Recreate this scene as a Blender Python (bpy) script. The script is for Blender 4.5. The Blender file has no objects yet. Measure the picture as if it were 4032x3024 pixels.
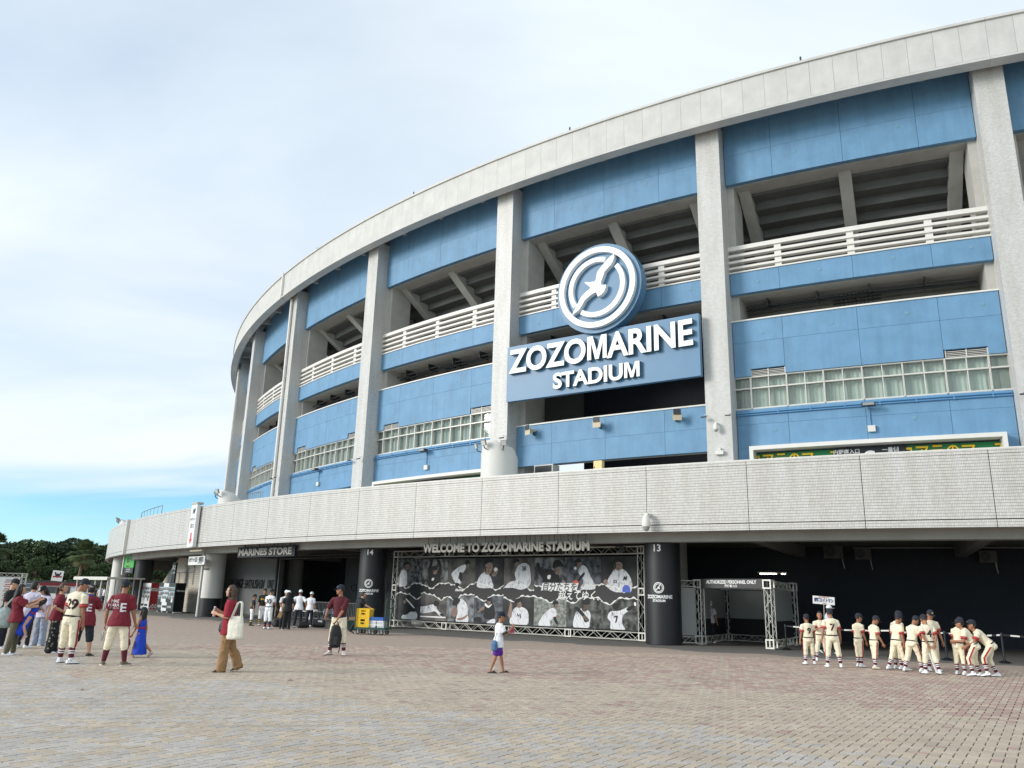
import bpy, bmesh, math, random
from mathutils import Vector, Matrix, noise
random.seed(7)
R_ = math.radians
sc = bpy.context.scene
col = sc.collection

# ---------------------------------------------------------------- camera
cam_d = bpy.data.cameras.new('camera'); cam = bpy.data.objects.new('camera', cam_d); col.objects.link(cam)
cam_d.sensor_width = 36.0; cam_d.lens = 28.09; cam_d.clip_start = 0.05; cam_d.clip_end = 3000
cam.matrix_world = Matrix.Translation((0, 0, 1.55)) @ Matrix.Rotation(R_(90) + 0.262817, 4, 'X') @ Matrix.Rotation(0.0258976, 4, 'Z')
sc.camera = cam

# ---------------------------------------------------------------- sky and sun
SUN_DIR = Vector((-0.93, -0.30, 0.0)).normalized() * math.cos(R_(19)) + Vector((0, 0, math.sin(R_(19))))
world = bpy.data.worlds.new('World'); sc.world = world; world.use_nodes = True
nt = world.node_tree; nt.nodes.clear()
def wn(t, **k):
    n = nt.nodes.new(t)
    for a, b in k.items(): setattr(n, a, b)
    return n
def wmath(op, a, b=None, clamp=False):
    n = wn('ShaderNodeMath', operation=op, use_clamp=clamp)
    for i, s in enumerate((a, b)):
        if s is None: continue
        if isinstance(s, (int, float)): n.inputs[i].default_value = s
        else: nt.links.new(s, n.inputs[i])
    return n.outputs[0]
sky = wn('ShaderNodeTexSky', sky_type='NISHITA', sun_disc=False)
sky.sun_elevation = R_(19); sky.sun_rotation = math.atan2(SUN_DIR.x, SUN_DIR.y); sky.air_density = 1.0; sky.dust_density = 0.0; sky.ozone_density = 5.0
tc = wn('ShaderNodeTexCoord'); sep = wn('ShaderNodeSeparateXYZ'); nt.links.new(tc.outputs['Generated'], sep.inputs[0])
zc = wmath('MAXIMUM', sep.outputs[2], 0.0)
den = wmath('ADD', zc, 0.16)                                   # cloud deck seen in perspective
cmb = wn('ShaderNodeCombineXYZ')
nt.links.new(wmath('DIVIDE', sep.outputs[0], den), cmb.inputs[0]); nt.links.new(wmath('DIVIDE', sep.outputs[1], den), cmb.inputs[1])
mp = wn('ShaderNodeMapping'); nt.links.new(cmb.outputs[0], mp.inputs[0]); mp.inputs['Scale'].default_value = (0.55, 0.9, 1); mp.inputs['Rotation'].default_value = (0, 0, R_(25)); mp.inputs['Location'].default_value = (0.35, 0.2, 0)
n1 = wn('ShaderNodeTexNoise'); n1.inputs['Scale'].default_value = 1.1; n1.inputs['Detail'].default_value = 7; n1.inputs['Roughness'].default_value = 0.52; n1.inputs['Distortion'].default_value = 0.5
nt.links.new(mp.outputs[0], n1.inputs['Vector'])
n2 = wn('ShaderNodeTexNoise'); n2.inputs['Scale'].default_value = 0.45; n2.inputs['Detail'].default_value = 3; nt.links.new(mp.outputs[0], n2.inputs['Vector'])
# an almost closed cloud layer that opens into clear air low over the horizon, with a ragged edge
edge = wmath('MULTIPLY', wmath('SUBTRACT', zc, wmath('ADD', 0.085, wmath('MULTIPLY', wmath('SUBTRACT', n1.outputs[0], 0.5), 0.22))), 16.0, True)
thick = wmath('ADD', 0.97, wmath('MULTIPLY', wmath('SUBTRACT', wmath('ADD', n1.outputs[0], n2.outputs[0]), 1.0), 1.3), True)
mask = wmath('MULTIPLY', edge, thick, True)
tint = wn('ShaderNodeMixRGB', blend_type='MULTIPLY'); tint.inputs[0].default_value = 1; tint.inputs[2].default_value = (0.86, 1.0, 1.06, 1); nt.links.new(sky.outputs[0], tint.inputs[1])
bgs = wn('ShaderNodeBackground'); bgs.inputs['Strength'].default_value = 0.15; nt.links.new(tint.outputs[0], bgs.inputs[0])
ramp = wn('ShaderNodeMixRGB'); ramp.inputs[1].default_value = (0.73, 0.82, 0.885, 1); ramp.inputs[2].default_value = (0.89, 0.915, 0.925, 1)
nt.links.new(wmath('ADD', 0.30, wmath('MULTIPLY', wmath('SUBTRACT', n2.outputs[0], 0.5), 3.0), True), ramp.inputs[0])
bgc = wn('ShaderNodeBackground'); bgc.inputs['Strength'].default_value = 0.88; nt.links.new(ramp.outputs[0], bgc.inputs[0])
mx = wn('ShaderNodeMixShader'); nt.links.new(mask, mx.inputs[0]); nt.links.new(bgs.outputs[0], mx.inputs[1]); nt.links.new(bgc.outputs[0], mx.inputs[2])
wo = wn('ShaderNodeOutputWorld'); nt.links.new(mx.outputs[0], wo.inputs[0])
sun_d = bpy.data.lights.new('sun', 'SUN'); sun_d.energy = 2.0; sun_d.angle = R_(22); sun_d.color = (1.0, 0.95, 0.89)
sun = bpy.data.objects.new('sun', sun_d); col.objects.link(sun); sun.rotation_euler = (-SUN_DIR).to_track_quat('-Z', 'Y').to_euler()
sc.view_settings.view_transform = 'Standard'; sc.view_settings.look = 'None'; sc.view_settings.exposure = 0.45; sc.view_settings.gamma = 1.0
sc.view_settings.use_curve_mapping = False

# ---------------------------------------------------------------- materials
def lin(c):
    return tuple(((x / 255) / 12.92 if x / 255 <= 0.04045 else ((x / 255 + 0.055) / 1.055) ** 2.4) for x in c)
MATS = {}
def mat(name, rgb, rough=0.6, var=0.12, scale=4.0, bump=0.0, bscale=None, metal=0.0, spec=0.5, stretch=None, lin_in=False):
    if name in MATS: return MATS[name]
    m = bpy.data.materials.new(name); m.use_nodes = True; t = m.node_tree; L = t.links
    b = t.nodes['Principled BSDF']; c = rgb if lin_in else lin(rgb)
    co = t.nodes.new('ShaderNodeTexCoord'); src = co.outputs['Object']
    if stretch:
        mpn = t.nodes.new('ShaderNodeMapping'); mpn.inputs['Scale'].default_value = stretch; L.new(src, mpn.inputs[0]); src = mpn.outputs[0]
    n = t.nodes.new('ShaderNodeTexNoise'); n.inputs['Scale'].default_value = scale; n.inputs['Detail'].default_value = 5; n.inputs['Roughness'].default_value = 0.6; L.new(src, n.inputs['Vector'])
    mixn = t.nodes.new('ShaderNodeMixRGB'); L.new(n.outputs[0], mixn.inputs[0])
    mixn.inputs[1].default_value = tuple(max(0, x * (1 - 1.6 * var)) for x in c) + (1,); mixn.inputs[2].default_value = tuple(min(1, x * (1 + 1.6 * var)) for x in c) + (1,)
    L.new(mixn.outputs[0], b.inputs['Base Color']); b.inputs['Roughness'].default_value = rough; b.inputs['Metallic'].default_value = metal
    b.inputs['Specular IOR Level'].default_value = spec
    if bump:
        n3 = t.nodes.new('ShaderNodeTexNoise'); n3.inputs['Scale'].default_value = bscale or scale * 6; n3.inputs['Detail'].default_value = 4; L.new(co.outputs['Object'], n3.inputs['Vector'])
        bp = t.nodes.new('ShaderNodeBump'); bp.inputs['Strength'].default_value = bump; bp.inputs['Distance'].default_value = 0.02; L.new(n3.outputs[0], bp.inputs['Height']); L.new(bp.outputs[0], b.inputs['Normal'])
    MATS[name] = m; return m
def tile_mat(name, rgb, mortar, bw, bh, off, dirt=(0.90, 0.885, 0.86)):
    """glazed mosaic tiles laid by UV in metres, with grout lines, uneven glaze and faint weather streaks"""
    m = bpy.data.materials.new(name); m.use_nodes = True; t = m.node_tree; L = t.links; b = t.nodes['Principled BSDF']
    uv = t.nodes.new('ShaderNodeUVMap'); sp = t.nodes.new('ShaderNodeSeparateXYZ'); L.new(uv.outputs[0], sp.inputs[0]); c = lin(rgb)
    def mth(op, a, b2=None):
        n = t.nodes.new('ShaderNodeMath'); n.operation = op
        for i, s in enumerate((a, b2)):
            if s is None: continue
            if isinstance(s, (int, float)): n.inputs[i].default_value = s
            else: L.new(s, n.inputs[i])
        return n.outputs[0]
    row = mth('DIVIDE', sp.outputs[1], bh); rowi = mth('FLOOR', row); colx = mth('ADD', mth('DIVIDE', sp.outputs[0], bw), mth('MULTIPLY', mth('MODULO', rowi, 2.0), off)); coli = mth('FLOOR', colx)
    gh = mth('LESS_THAN', mth('FRACT', row), 0.0115 / bh); gv = mth('LESS_THAN', mth('FRACT', colx), 0.0075 / bw)
    grout = mth('MAXIMUM', gh, mth('MULTIPLY', gv, 0.55))
    cmbx = t.nodes.new('ShaderNodeCombineXYZ'); L.new(coli, cmbx.inputs[0]); L.new(rowi, cmbx.inputs[1]); wn_ = t.nodes.new('ShaderNodeTexWhiteNoise'); wn_.noise_dimensions = '2D'; L.new(cmbx.outputs[0], wn_.inputs['Vector'])
    tv = t.nodes.new('ShaderNodeMixRGB'); tv.inputs[1].default_value = tuple(x * .88 for x in c) + (1,); tv.inputs[2].default_value = tuple(min(1, x * 1.05) for x in c) + (1,); L.new(wn_.outputs['Value'], tv.inputs[0])
    br = t.nodes.new('ShaderNodeMixRGB'); L.new(grout, br.inputs[0]); L.new(tv.outputs[0], br.inputs[1]); br.inputs[2].default_value = lin(mortar) + (1,)
    mpn = t.nodes.new('ShaderNodeMapping'); mpn.inputs['Scale'].default_value = (1.2, 0.16, 1); L.new(uv.outputs[0], mpn.inputs[0])
    n = t.nodes.new('ShaderNodeTexNoise'); n.inputs['Scale'].default_value = 1.5; n.inputs['Detail'].default_value = 6; L.new(mpn.outputs[0], n.inputs['Vector'])
    cr = t.nodes.new('ShaderNodeValToRGB'); cr.color_ramp.elements[0].position = 0.36; cr.color_ramp.elements[0].color = dirt + (1,); cr.color_ramp.elements[1].position = 0.62; cr.color_ramp.elements[1].color = (1, 1, 1, 1); L.new(n.outputs[0], cr.inputs[0])
    mu = t.nodes.new('ShaderNodeMixRGB'); mu.blend_type = 'MULTIPLY'; mu.inputs[0].default_value = 1.0; L.new(br.outputs[0], mu.inputs[1]); L.new(cr.outputs[0], mu.inputs[2])
    L.new(mu.outputs[0], b.inputs['Base Color']); b.inputs['Roughness'].default_value = 0.42
    bp = t.nodes.new('ShaderNodeBump'); bp.inputs['Strength'].default_value = 0.35; bp.inputs['Distance'].default_value = 0.006; bp.invert = True; L.new(grout, bp.inputs['Height']); L.new(bp.outputs[0], b.inputs['Normal'])
    MATS[name] = m; return m
def paint_mat(name, rgb, dark=(0.72, 0.74, 0.78), bump=0.12):
    """painted concrete panel: broad unevenness, vertical rain streaks and a fine roller texture"""
    m = bpy.data.materials.new(name); m.use_nodes = True; t = m.node_tree; L = t.links; b = t.nodes['Principled BSDF']; c = lin(rgb)
    co = t.nodes.new('ShaderNodeTexCoord'); oi = t.nodes.new('ShaderNodeObjectInfo'); off = t.nodes.new('ShaderNodeVectorMath'); off.operation = 'ADD'
    sc_ = t.nodes.new('ShaderNodeMath'); sc_.operation = 'MULTIPLY'; sc_.inputs[1].default_value = 60; L.new(oi.outputs['Random'], sc_.inputs[0]); L.new(co.outputs['Object'], off.inputs[0]); L.new(sc_.outputs[0], off.inputs[1])
    def noise_(scale, st, detail):
        mpn = t.nodes.new('ShaderNodeMapping'); mpn.inputs['Scale'].default_value = st; L.new(off.outputs[0], mpn.inputs[0])
        n = t.nodes.new('ShaderNodeTexNoise'); n.inputs['Scale'].default_value = scale; n.inputs['Detail'].default_value = detail; n.inputs['Roughness'].default_value = 0.62; L.new(mpn.outputs[0], n.inputs['Vector']); return n.outputs[0]
    def rampc(s, p0, p1, c0, c1):
        cr = t.nodes.new('ShaderNodeValToRGB'); e = cr.color_ramp.elements; e[0].position = p0; e[1].position = p1; e[0].color = c0 + (1,); e[1].color = c1 + (1,); L.new(s, cr.inputs[0]); return cr.outputs[0]
    a = rampc(noise_(0.9, (1, 1, 1), 6), 0.3, 0.7, tuple(x * 0.90 for x in c), tuple(min(1, x * 1.10) for x in c))
    s = rampc(noise_(2.2, (1, 1, 0.10), 6), 0.34, 0.56, dark, (1, 1, 1))
    f = rampc(noise_(14, (1, 1, 1), 3), 0.3, 0.7, (0.96, 0.96, 0.96), (1, 1, 1))
    for other in (s, f):
        mu = t.nodes.new('ShaderNodeMixRGB'); mu.blend_type = 'MULTIPLY'; mu.inputs[0].default_value = 0.42 if other is s else 1; L.new(a, mu.inputs[1]); L.new(other, mu.inputs[2]); a = mu.outputs[0]
    L.new(a, b.inputs['Base Color']); b.inputs['Roughness'].default_value = 0.62
    bp = t.nodes.new('ShaderNodeBump'); bp.inputs['Strength'].default_value = bump; bp.inputs['Distance'].default_value = 0.02; L.new(noise_(3.5, (1, 1, 1), 5), bp.inputs['Height']); L.new(bp.outputs[0], b.inputs['Normal'])
    MATS[name] = m; return m
def emit_mat(name, rgb, strength):
    m = bpy.data.materials.new(name); m.use_nodes = True; b = m.node_tree.nodes['Principled BSDF']; b.inputs['Base Color'].default_value = lin(rgb) + (1,)
    b.inputs['Emission Color'].default_value = lin(rgb) + (1,); b.inputs['Emission Strength'].default_value = strength; MATS[name] = m; return m
def glass_mat(name, rgb, alpha):
    m = bpy.data.materials.new(name); m.use_nodes = True; t = m.node_tree; L = t.links; t.nodes.clear()
    tr = t.nodes.new('ShaderNodeBsdfTransparent'); tr.inputs[0].default_value = lin(rgb) + (1,); gl = t.nodes.new('ShaderNodeBsdfGlossy'); gl.inputs['Roughness'].default_value = 0.03
    fr = t.nodes.new('ShaderNodeLayerWeight'); fr.inputs[0].default_value = .5; pw = t.nodes.new('ShaderNodeMath'); pw.operation = 'POWER'; pw.inputs[1].default_value = 4.5; L.new(fr.outputs['Facing'], pw.inputs[0]); ad = t.nodes.new('ShaderNodeMath'); ad.inputs[1].default_value = alpha; L.new(pw.outputs[0], ad.inputs[0])
    n = t.nodes.new('ShaderNodeTexNoise'); n.inputs['Scale'].default_value = 1.3; co = t.nodes.new('ShaderNodeTexCoord'); L.new(co.outputs['Object'], n.inputs['Vector'])
    bp = t.nodes.new('ShaderNodeBump'); bp.inputs['Strength'].default_value = 0.03; L.new(n.outputs[0], bp.inputs['Height']); L.new(bp.outputs[0], gl.inputs['Normal'])
    mxs = t.nodes.new('ShaderNodeMixShader'); L.new(ad.outputs[0], mxs.inputs[0]); L.new(tr.outputs[0], mxs.inputs[1]); L.new(gl.outputs[0], mxs.inputs[2])
    o = t.nodes.new('ShaderNodeOutputMaterial'); L.new(mxs.outputs[0], o.inputs[0]); MATS[name] = m; return m

# ---------------------------------------------------------------- mesh helpers
class MB:
    def __init__(s): s.v = []; s.f = []; s.uv = []; s.m = []; s.cm = 0
    def face(s, idx, uv=None): s.f.append(tuple(idx)); s.uv.append(uv); s.m.append(s.cm)
    def hexa(s, p, uvs=None):
        b = len(s.v); s.v += [tuple(q) for q in p]
        for i, q in enumerate(((0, 3, 2, 1), (4, 5, 6, 7), (0, 1, 5, 4), (1, 2, 6, 5), (2, 3, 7, 6), (3, 0, 4, 7))): s.face([b + k for k in q], uvs[i] if uvs else None)
    def box(s, c, d, rz=0.0, M=None):
        x, y, z = d[0] / 2, d[1] / 2, d[2] / 2; pts = [(-x, -y, -z), (x, -y, -z), (x, y, -z), (-x, y, -z), (-x, -y, z), (x, -y, z), (x, y, z), (-x, y, z)]
        cr, sr = math.cos(rz), math.sin(rz); o = []
        for p in pts:
            q = Vector((c[0] + p[0] * cr - p[1] * sr, c[1] + p[0] * sr + p[1] * cr, c[2] + p[2])); o.append(M @ q if M else q)
        z0, z1 = c[2] - z, c[2] + z
        def su(w): return [(0, z0), (w, z0), (w, z1), (0, z1)]
        s.hexa(o, [[(0, 0), (0, d[1]), (d[0], d[1]), (d[0], 0)], [(0, 0), (d[0], 0), (d[0], d[1]), (0, d[1])], su(d[0]), su(d[1]), su(d[0]), su(d[1])]); return s
    def arc(s, r0, r1, a0, a1, z0, z1, n=4, z1i=None, z0i=None):
        """curved block between radii r0<r1, angles in degrees, heights z0..z1 (z?i: heights at the inner radius)"""
        z1i = z1 if z1i is None else z1i; z0i = z0 if z0i is None else z0i; b = len(s.v)
        for i in range(n + 1):
            a = R_(a0 + (a1 - a0) * i / n); ca, sa = math.cos(a), math.sin(a)
            s.v += [(r0 * ca, r0 * sa, z0i), (r1 * ca, r1 * sa, z0), (r1 * ca, r1 * sa, z1), (r0 * ca, r0 * sa, z1i)]
        for i in range(n):
            k = b + 4 * i; u0, u1 = R_(a0 + (a1 - a0) * i / n) * r1, R_(a0 + (a1 - a0) * (i + 1) / n) * r1
            s.face((k + 1, k + 5, k + 6, k + 2), [(u0, z0), (u1, z0), (u1, z1), (u0, z1)])
            s.face((k + 2, k + 6, k + 7, k + 3), [(u0, 0), (u1, 0), (u1, r1 - r0), (u0, r1 - r0)])
            s.face((k + 4, k, k + 3, k + 7), [(u1, z0), (u0, z0), (u0, z1), (u1, z1)])
            s.face((k, k + 4, k + 5, k + 1), [(u0, 0), (u1, 0), (u1, r1 - r0), (u0, r1 - r0)])
        w = r1 - r0; k = b + 4 * n
        s.face((b, b + 1, b + 2, b + 3), [(0, z0), (w, z0), (w, z1), (0, z1)]); s.face((k + 1, k, k + 3, k + 2), [(0, z0), (w, z0), (w, z1), (0, z1)]); return s
    def tube(s, p0, p1, r, n=8, r1=None, cap=True):
        p0, p1 = Vector(p0), Vector(p1); d = p1 - p0; r1 = r if r1 is None else r1
        if d.length < 1e-6: return s
        a = d.orthogonal().normalized(); c = d.normalized().cross(a); b = len(s.v)
        for p, rr in ((p0, r), (p1, r1)):
            for i in range(n): t = 2 * math.pi * i / n; s.v.append(tuple(p + (a * math.cos(t) + c * math.sin(t)) * rr))
        for i in range(n): j = (i + 1) % n; s.face((b + i, b + j, b + n + j, b + n + i), [(i / n * 6.283 * r, 0), ((i + 1) / n * 6.283 * r, 0), ((i + 1) / n * 6.283 * r1, d.length), (i / n * 6.283 * r1, d.length)])
        if cap: s.face(range(b + n - 1, b - 1, -1)); s.face(range(b + n, b + 2 * n))
        return s
    def path(s, pts, r, n=8):
        for a, b in zip(pts, pts[1:]): s.tube(a, b, r, n)
        return s
    def lathe(s, prof, n=16, c=(0, 0, 0), M=None):
        b = len(s.v); k = len(prof)
        for i in range(n):
            t = 2 * math.pi * i / n
            for r, z in prof:
                q = Vector((c[0] + r * math.cos(t), c[1] + r * math.sin(t), c[2] + z)); s.v.append(tuple(M @ q if M else q))
        for i in range(n):
            j = (i + 1) % n
            for q in range(k - 1): s.face((b + i * k + q, b + j * k + q, b + j * k + q + 1, b + i * k + q + 1))
        s.face([b + i * k + k - 1 for i in range(n)]); s.face([b + i * k for i in range(n - 1, -1, -1)]); return s
    def prism(s, poly, d0, d1, M=None):
        """extrude a 2-D outline (x, z) from y=d0 to y=d1"""
        n = len(poly); b = len(s.v)
        for d in (d0, d1):
            for x, z in poly: q = Vector((x, d, z)); s.v.append(tuple(M @ q if M else q))
        s.face(range(b, b + n)); s.face(range(b + 2 * n - 1, b + n - 1, -1))
        for i in range(n): j = (i + 1) % n; s.face((b + j, b + i, b + n + i, b + n + j))
        return s
    def loft(s, rings, cap=True):
        b = len(s.v); n = len(rings[0])
        for r in rings: s.v += [tuple(p) for p in r]
        for k in range(len(rings) - 1):
            for i in range(n): j = (i + 1) % n; s.face((b + k * n + i, b + k * n + j, b + (k + 1) * n + j, b + (k + 1) * n + i))
        if cap: s.face(range(b + n - 1, b - 1, -1)); e = b + (len(rings) - 1) * n; s.face(range(e, e + n))
        return s
    def ball(s, c, r, n=8, M=None):
        rx, ry, rz = (r, r, r) if isinstance(r, (int, float)) else r
        rings = []
        for k in range(1, n):
            t = math.pi * k / n; rings.append([(M @ Vector((c[0] + rx * math.sin(t) * math.cos(a), c[1] + ry * math.sin(t) * math.sin(a), c[2] - rz * math.cos(t))) if M else Vector((c[0] + rx * math.sin(t) * math.cos(a), c[1] + ry * math.sin(t) * math.sin(a), c[2] - rz * math.cos(t)))) for a in [2 * math.pi * i / (2 * n) for i in range(2 * n)]])
        return s.loft(rings)
    def mesh(s, name, mats, smooth=False, fix=True):
        me = bpy.data.meshes.new(name); me.from_pydata(s.v, [], s.f)
        for m in (mats if isinstance(mats, (list, tuple)) else [mats]): me.materials.append(m)
        if any(s.m): me.polygons.foreach_set('material_index', s.m)
        if any(u is not None for u in s.uv):
            ul = me.uv_layers.new(name='UVMap'); k = 0
            for u, f in zip(s.uv, s.f):
                for q in range(len(f)):
                    if u: ul.data[k].uv = u[q]
                    k += 1
        if fix:
            bm = bmesh.new(); bm.from_mesh(me); bmesh.ops.recalc_face_normals(bm, faces=bm.faces); bm.to_mesh(me); bm.free()
        if smooth: me.polygons.foreach_set('use_smooth', [True] * len(me.polygons)); me.set_sharp_from_angle(angle=R_(40))
        me.update(); return me
    def build(s, name, mats, parent=None, smooth=False, loc=None, rz=None):
        return link(name, s.mesh(name, mats, smooth), parent, loc, rz)
def link(name, me, parent=None, loc=None, rz=None):
    o = bpy.data.objects.new(name, me); col.objects.link(o)
    if parent: o.parent = parent
    if loc is not None: o.location = loc
    if rz is not None: o.rotation_euler = (0, 0, rz)
    return o
def tag(o, label=None, cat=None, group=None, kind=None):
    for k, v in (('label', label), ('category', cat), ('group', group), ('kind', kind)):
        if v: o[k] = v
    return o
def empty(name, loc=(0, 0, 0), rz=0.0, label=None, cat=None, group=None):
    o = bpy.data.objects.new(name, None); col.objects.link(o); o.location = loc; o.rotation_euler = (0, 0, rz); o.empty_display_size = 0.2
    return tag(o, label, cat, group)
def copy_tree(o, parent=None):
    c = o.copy(); col.objects.link(c); c.parent = parent
    for ch in [k for k in o.children]: copy_tree(ch, c)
    return c
_txt = {}
def text_mesh(body, size=1.0, depth=0.0, offset=0.0, xs=1.0, align='CENTER', res=3, shear=0.0, space=1.0):
    """outline lettering turned into a mesh lying in XZ (reading along +X, facing -Y), sized by capital height"""
    c = bpy.data.curves.new('lettering', 'FONT'); c.body = body; c.size = size / 0.70; c.extrude = depth / 2; c.offset = offset; c.align_x = align; c.resolution_u = res; c.shear = shear; c.space_character = space
    o = bpy.data.objects.new('lettering', c)
    me = bpy.data.meshes.new_from_object(o)
    bpy.data.objects.remove(o); bpy.data.curves.remove(c)
    me.transform(Matrix.Rotation(R_(90), 4, 'X') @ Matrix.Diagonal((xs, 1, 1, 1)))
    return me
def text(body, size, m, parent=None, loc=(0, 0, 0), rz=0.0, name='lettering', width=None, **k):
    me = text_mesh(body, size, **k)
    if width:
        xsv = [v.co.x for v in me.vertices]; f = width / (max(xsv) - min(xsv)); me.transform(Matrix.Diagonal((f, 1, 1, 1)))
    me.materials.append(m); return link(name, me, parent, loc, rz)
CX, CY = 60.9, 125.9
def PP(R, az, z=0.0): return Vector((CX + R * math.cos(R_(az)), CY + R * math.sin(R_(az)), z))
def face_out(az): return R_(az + 90)      # rotation that turns a thing facing -Y so that it faces radially outwards at azimuth az
# ---------------------------------------------------------------- stadium
tile_v = tile_mat('fascia_tiles', (208, 207, 204), (96, 95, 93), 0.05, 0.1, 0.0)
tile_h = tile_mat('column_tiles', (222, 222, 220), (108, 108, 107), 0.1, 0.05, 0.5)
roofw = paint_mat('roof_fascia_paint', (198, 198, 195), (0.92, 0.915, 0.90), 0.12)
white = mat('white_trim_paint', (220, 218, 213), 0.5, 0.06, 2.0)
blue = paint_mat('blue_wall_paint', (104, 148, 183))
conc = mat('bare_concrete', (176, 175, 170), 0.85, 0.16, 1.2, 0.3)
conc_d = mat('shaded_concrete', (114, 114, 111), 0.9, 0.18, 1.1, 0.3)  # darker copy of the bare concrete, with shade put into its colour
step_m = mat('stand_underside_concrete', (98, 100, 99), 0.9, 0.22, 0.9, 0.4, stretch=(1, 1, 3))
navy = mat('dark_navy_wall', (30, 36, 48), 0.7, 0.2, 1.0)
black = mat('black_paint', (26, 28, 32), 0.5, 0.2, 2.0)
grey_wall = mat('grey_store_wall', (128, 130, 130), 0.75, 0.08, 0.8)
alum = mat('window_aluminium', (206, 204, 198), 0.4, 0.06, 3.0, metal=0.1)
glass = glass_mat('window_glass', (232, 238, 236), 0.06)
bpipe = mat('blue_conduit', (84, 140, 186), 0.45, 0.08)
steel = mat('galvanised_steel', (140, 143, 145), 0.45, 0.15, 6.0, metal=0.6)
darkst = mat('dark_steel', (52, 54, 58), 0.5, 0.2, 5.0)
greyp = mat('grey_plastic', (150, 152, 152), 0.5, 0.1)
def curtain_mat():
    m = bpy.data.materials.new('curtain_cloth'); m.use_nodes = True; t = m.node_tree; b = t.nodes['Principled BSDF']; L = t.links
    uv = t.nodes.new('ShaderNodeTexCoord'); n = t.nodes.new('ShaderNodeTexNoise'); n.inputs['Scale'].default_value = 2.0; L.new(uv.outputs['Object'], n.inputs['Vector'])
    cr = t.nodes.new('ShaderNodeValToRGB'); cr.color_ramp.elements[0].color = lin((222, 224, 218)) + (1,); cr.color_ramp.elements[1].color = lin((246, 246, 241)) + (1,); L.new(n.outputs[0], cr.inputs[0]); L.new(cr.outputs[0], b.inputs['Base Color']); b.inputs['Roughness'].default_value = 0.9
    MATS['curtain_cloth'] = m; return m
curtain = curtain_mat()

stadium = empty('stadium', (CX, CY, 0), 0, 'round blue and white baseball stadium with tiled columns and a curved white roof edge', 'stadium')
AZ = [263.65 - 8 * k for k in range(10)]          # column azimuths, 263.65 ... 191.65
BAYS = AZ[1:]                                     # a bay runs from its azimuth to azimuth + 8
SIGN_BAY = 231.65
def put(name, me, az): return link(name, me, stadium, None, R_(az))
E4 = (0.40, 1.9, 4.0, 6.1, 7.60)
g_ = 0.0045
def panel(a0, a1, z0, z1, r0=98.08, r1=98.4, n=4): return MB().arc(r0, r1, a0 + g_, a1 - g_, z0 + 0.005, z1 - 0.005, n)
def amesh(name, m, *arcs, n=4):
    b = MB()
    for a in arcs: b.arc(*a[:6], n, *(a[6:] or ()))
    return b.mesh(name, m)
# shared meshes
m_top = [[panel(E4[i], E4[i + 1], z0, z1).mesh('wall_panel', blue) for i in range(4)] for z0, z1 in ((24.4, 26.2), (26.2, 28.75))]
m_band = [panel(E4[i], E4[i + 1], 17.79, 19.0).mesh('wall_panel', blue) for i in range(4)]
m_up = [panel(E4[i], E4[i + 1], 15.0, 16.2).mesh('wall_panel', blue) for i in range(4)]
def notch(i):
    b = MB(); a0, a1 = E4[i], E4[i + 1]; z0, z1 = 13.14, 15.0
    if i == 0: b.arc(98.08, 98.4, a0 + g_, 0.89, z0, z1 - .007, 2); b.arc(98.08, 98.4, 0.89, a1 - g_, 13.52, z1 - .007, 3)
    elif i == 3: b.arc(98.08, 98.4, a0 + g_, 6.13, 13.52, z1 - .007, 1); b.arc(98.08, 98.4, 6.13, 7.18, 13.52, z1 - .007, 3); b.arc(98.08, 98.4, 7.18, a1 - g_, z0, z1 - .007, 2)
    else: b.arc(98.08, 98.4, a0 + g_, a1 - g_, z0, z1 - .007, 4)
    return b.mesh('wall_panel', blue)
m_mid = [notch(i) for i in range(4)]
m_low1 = [panel(E4[i], E4[i + 1], 10.55, 11.36).mesh('wall_panel', blue) for i in range(4)]
m_low2 = [panel(E4[i], E4[i + 1], 9.3, 10.55).mesh('wall_panel', blue) for i in range(4)]
m_lowside = [panel(0.40, 0.80, 5.45, 9.3, n=1).mesh('wall_panel', blue), panel(7.28, 7.60, 5.45, 9.3, n=1).mesh('wall_panel', blue)]
m_sgn_up = [panel(E4[i], E4[i + 1], 10.55, 11.78).mesh('wall_panel', blue) for i in range(4)]
m_core_top = amesh('upper_beam', conc, (96.7, 98.06, 0.3, 7.7, 24.36, 28.9), n=6)
m_core_band = amesh('gallery_slab', conc, (95.0, 98.06, 0.3, 7.7, 17.75, 19.03), n=6)
m_core_mid = amesh('wall_backing', conc, (97.7, 98.06, 0.3, 7.7, 13.5, 16.18), n=6)
m_core_low = amesh('wall_backing', conc, (97.7, 98.06, 0.3, 7.7, 9.32, 11.34), n=6)
m_cap = amesh('parapet_cap', white, (97.65, 98.46, 0.38, 7.62, 16.2, 16.28), n=6)
m_cap2 = amesh('parapet_cap', white, (97.65, 98.46, 0.38, 7.62, 19.0, 19.08), n=6)
m_cap3 = amesh('parapet_cap', white, (97.65, 98.46, 0.38, 7.62, 11.78, 11.86), n=6)
m_rail = [amesh('rail_bar', white, (98.12, 98.42, 0.38, 7.62, z0, z1), n=8) for z0, z1 in ((20.36, 20.6), (19.98, 20.12), (19.62, 19.75), (19.27, 19.39))]
m_post = amesh('rail_post', white, (98.10, 98.34, -0.10, 0.10, 19.08, 20.36), n=1)
m_colu = MB().box((98.68, 0, 16.6), (1.36, 1.32, 22.6)).mesh('tiled_column', tile_h)
m_pier = MB().box((97.2, 0, 18.0), (1.75, 2.1, 21.5)).mesh('inner_pier', conc)
m_step = [amesh('stand_step', step_m, (96.9 - 0.86 * (k + 1), 96.9 - 0.86 * k - 0.015, 0.0, 8.0, 24.62 - 0.50 * k - 0.42, 24.62 - 0.50 * k + .3), n=4) for k in range(9)]
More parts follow.
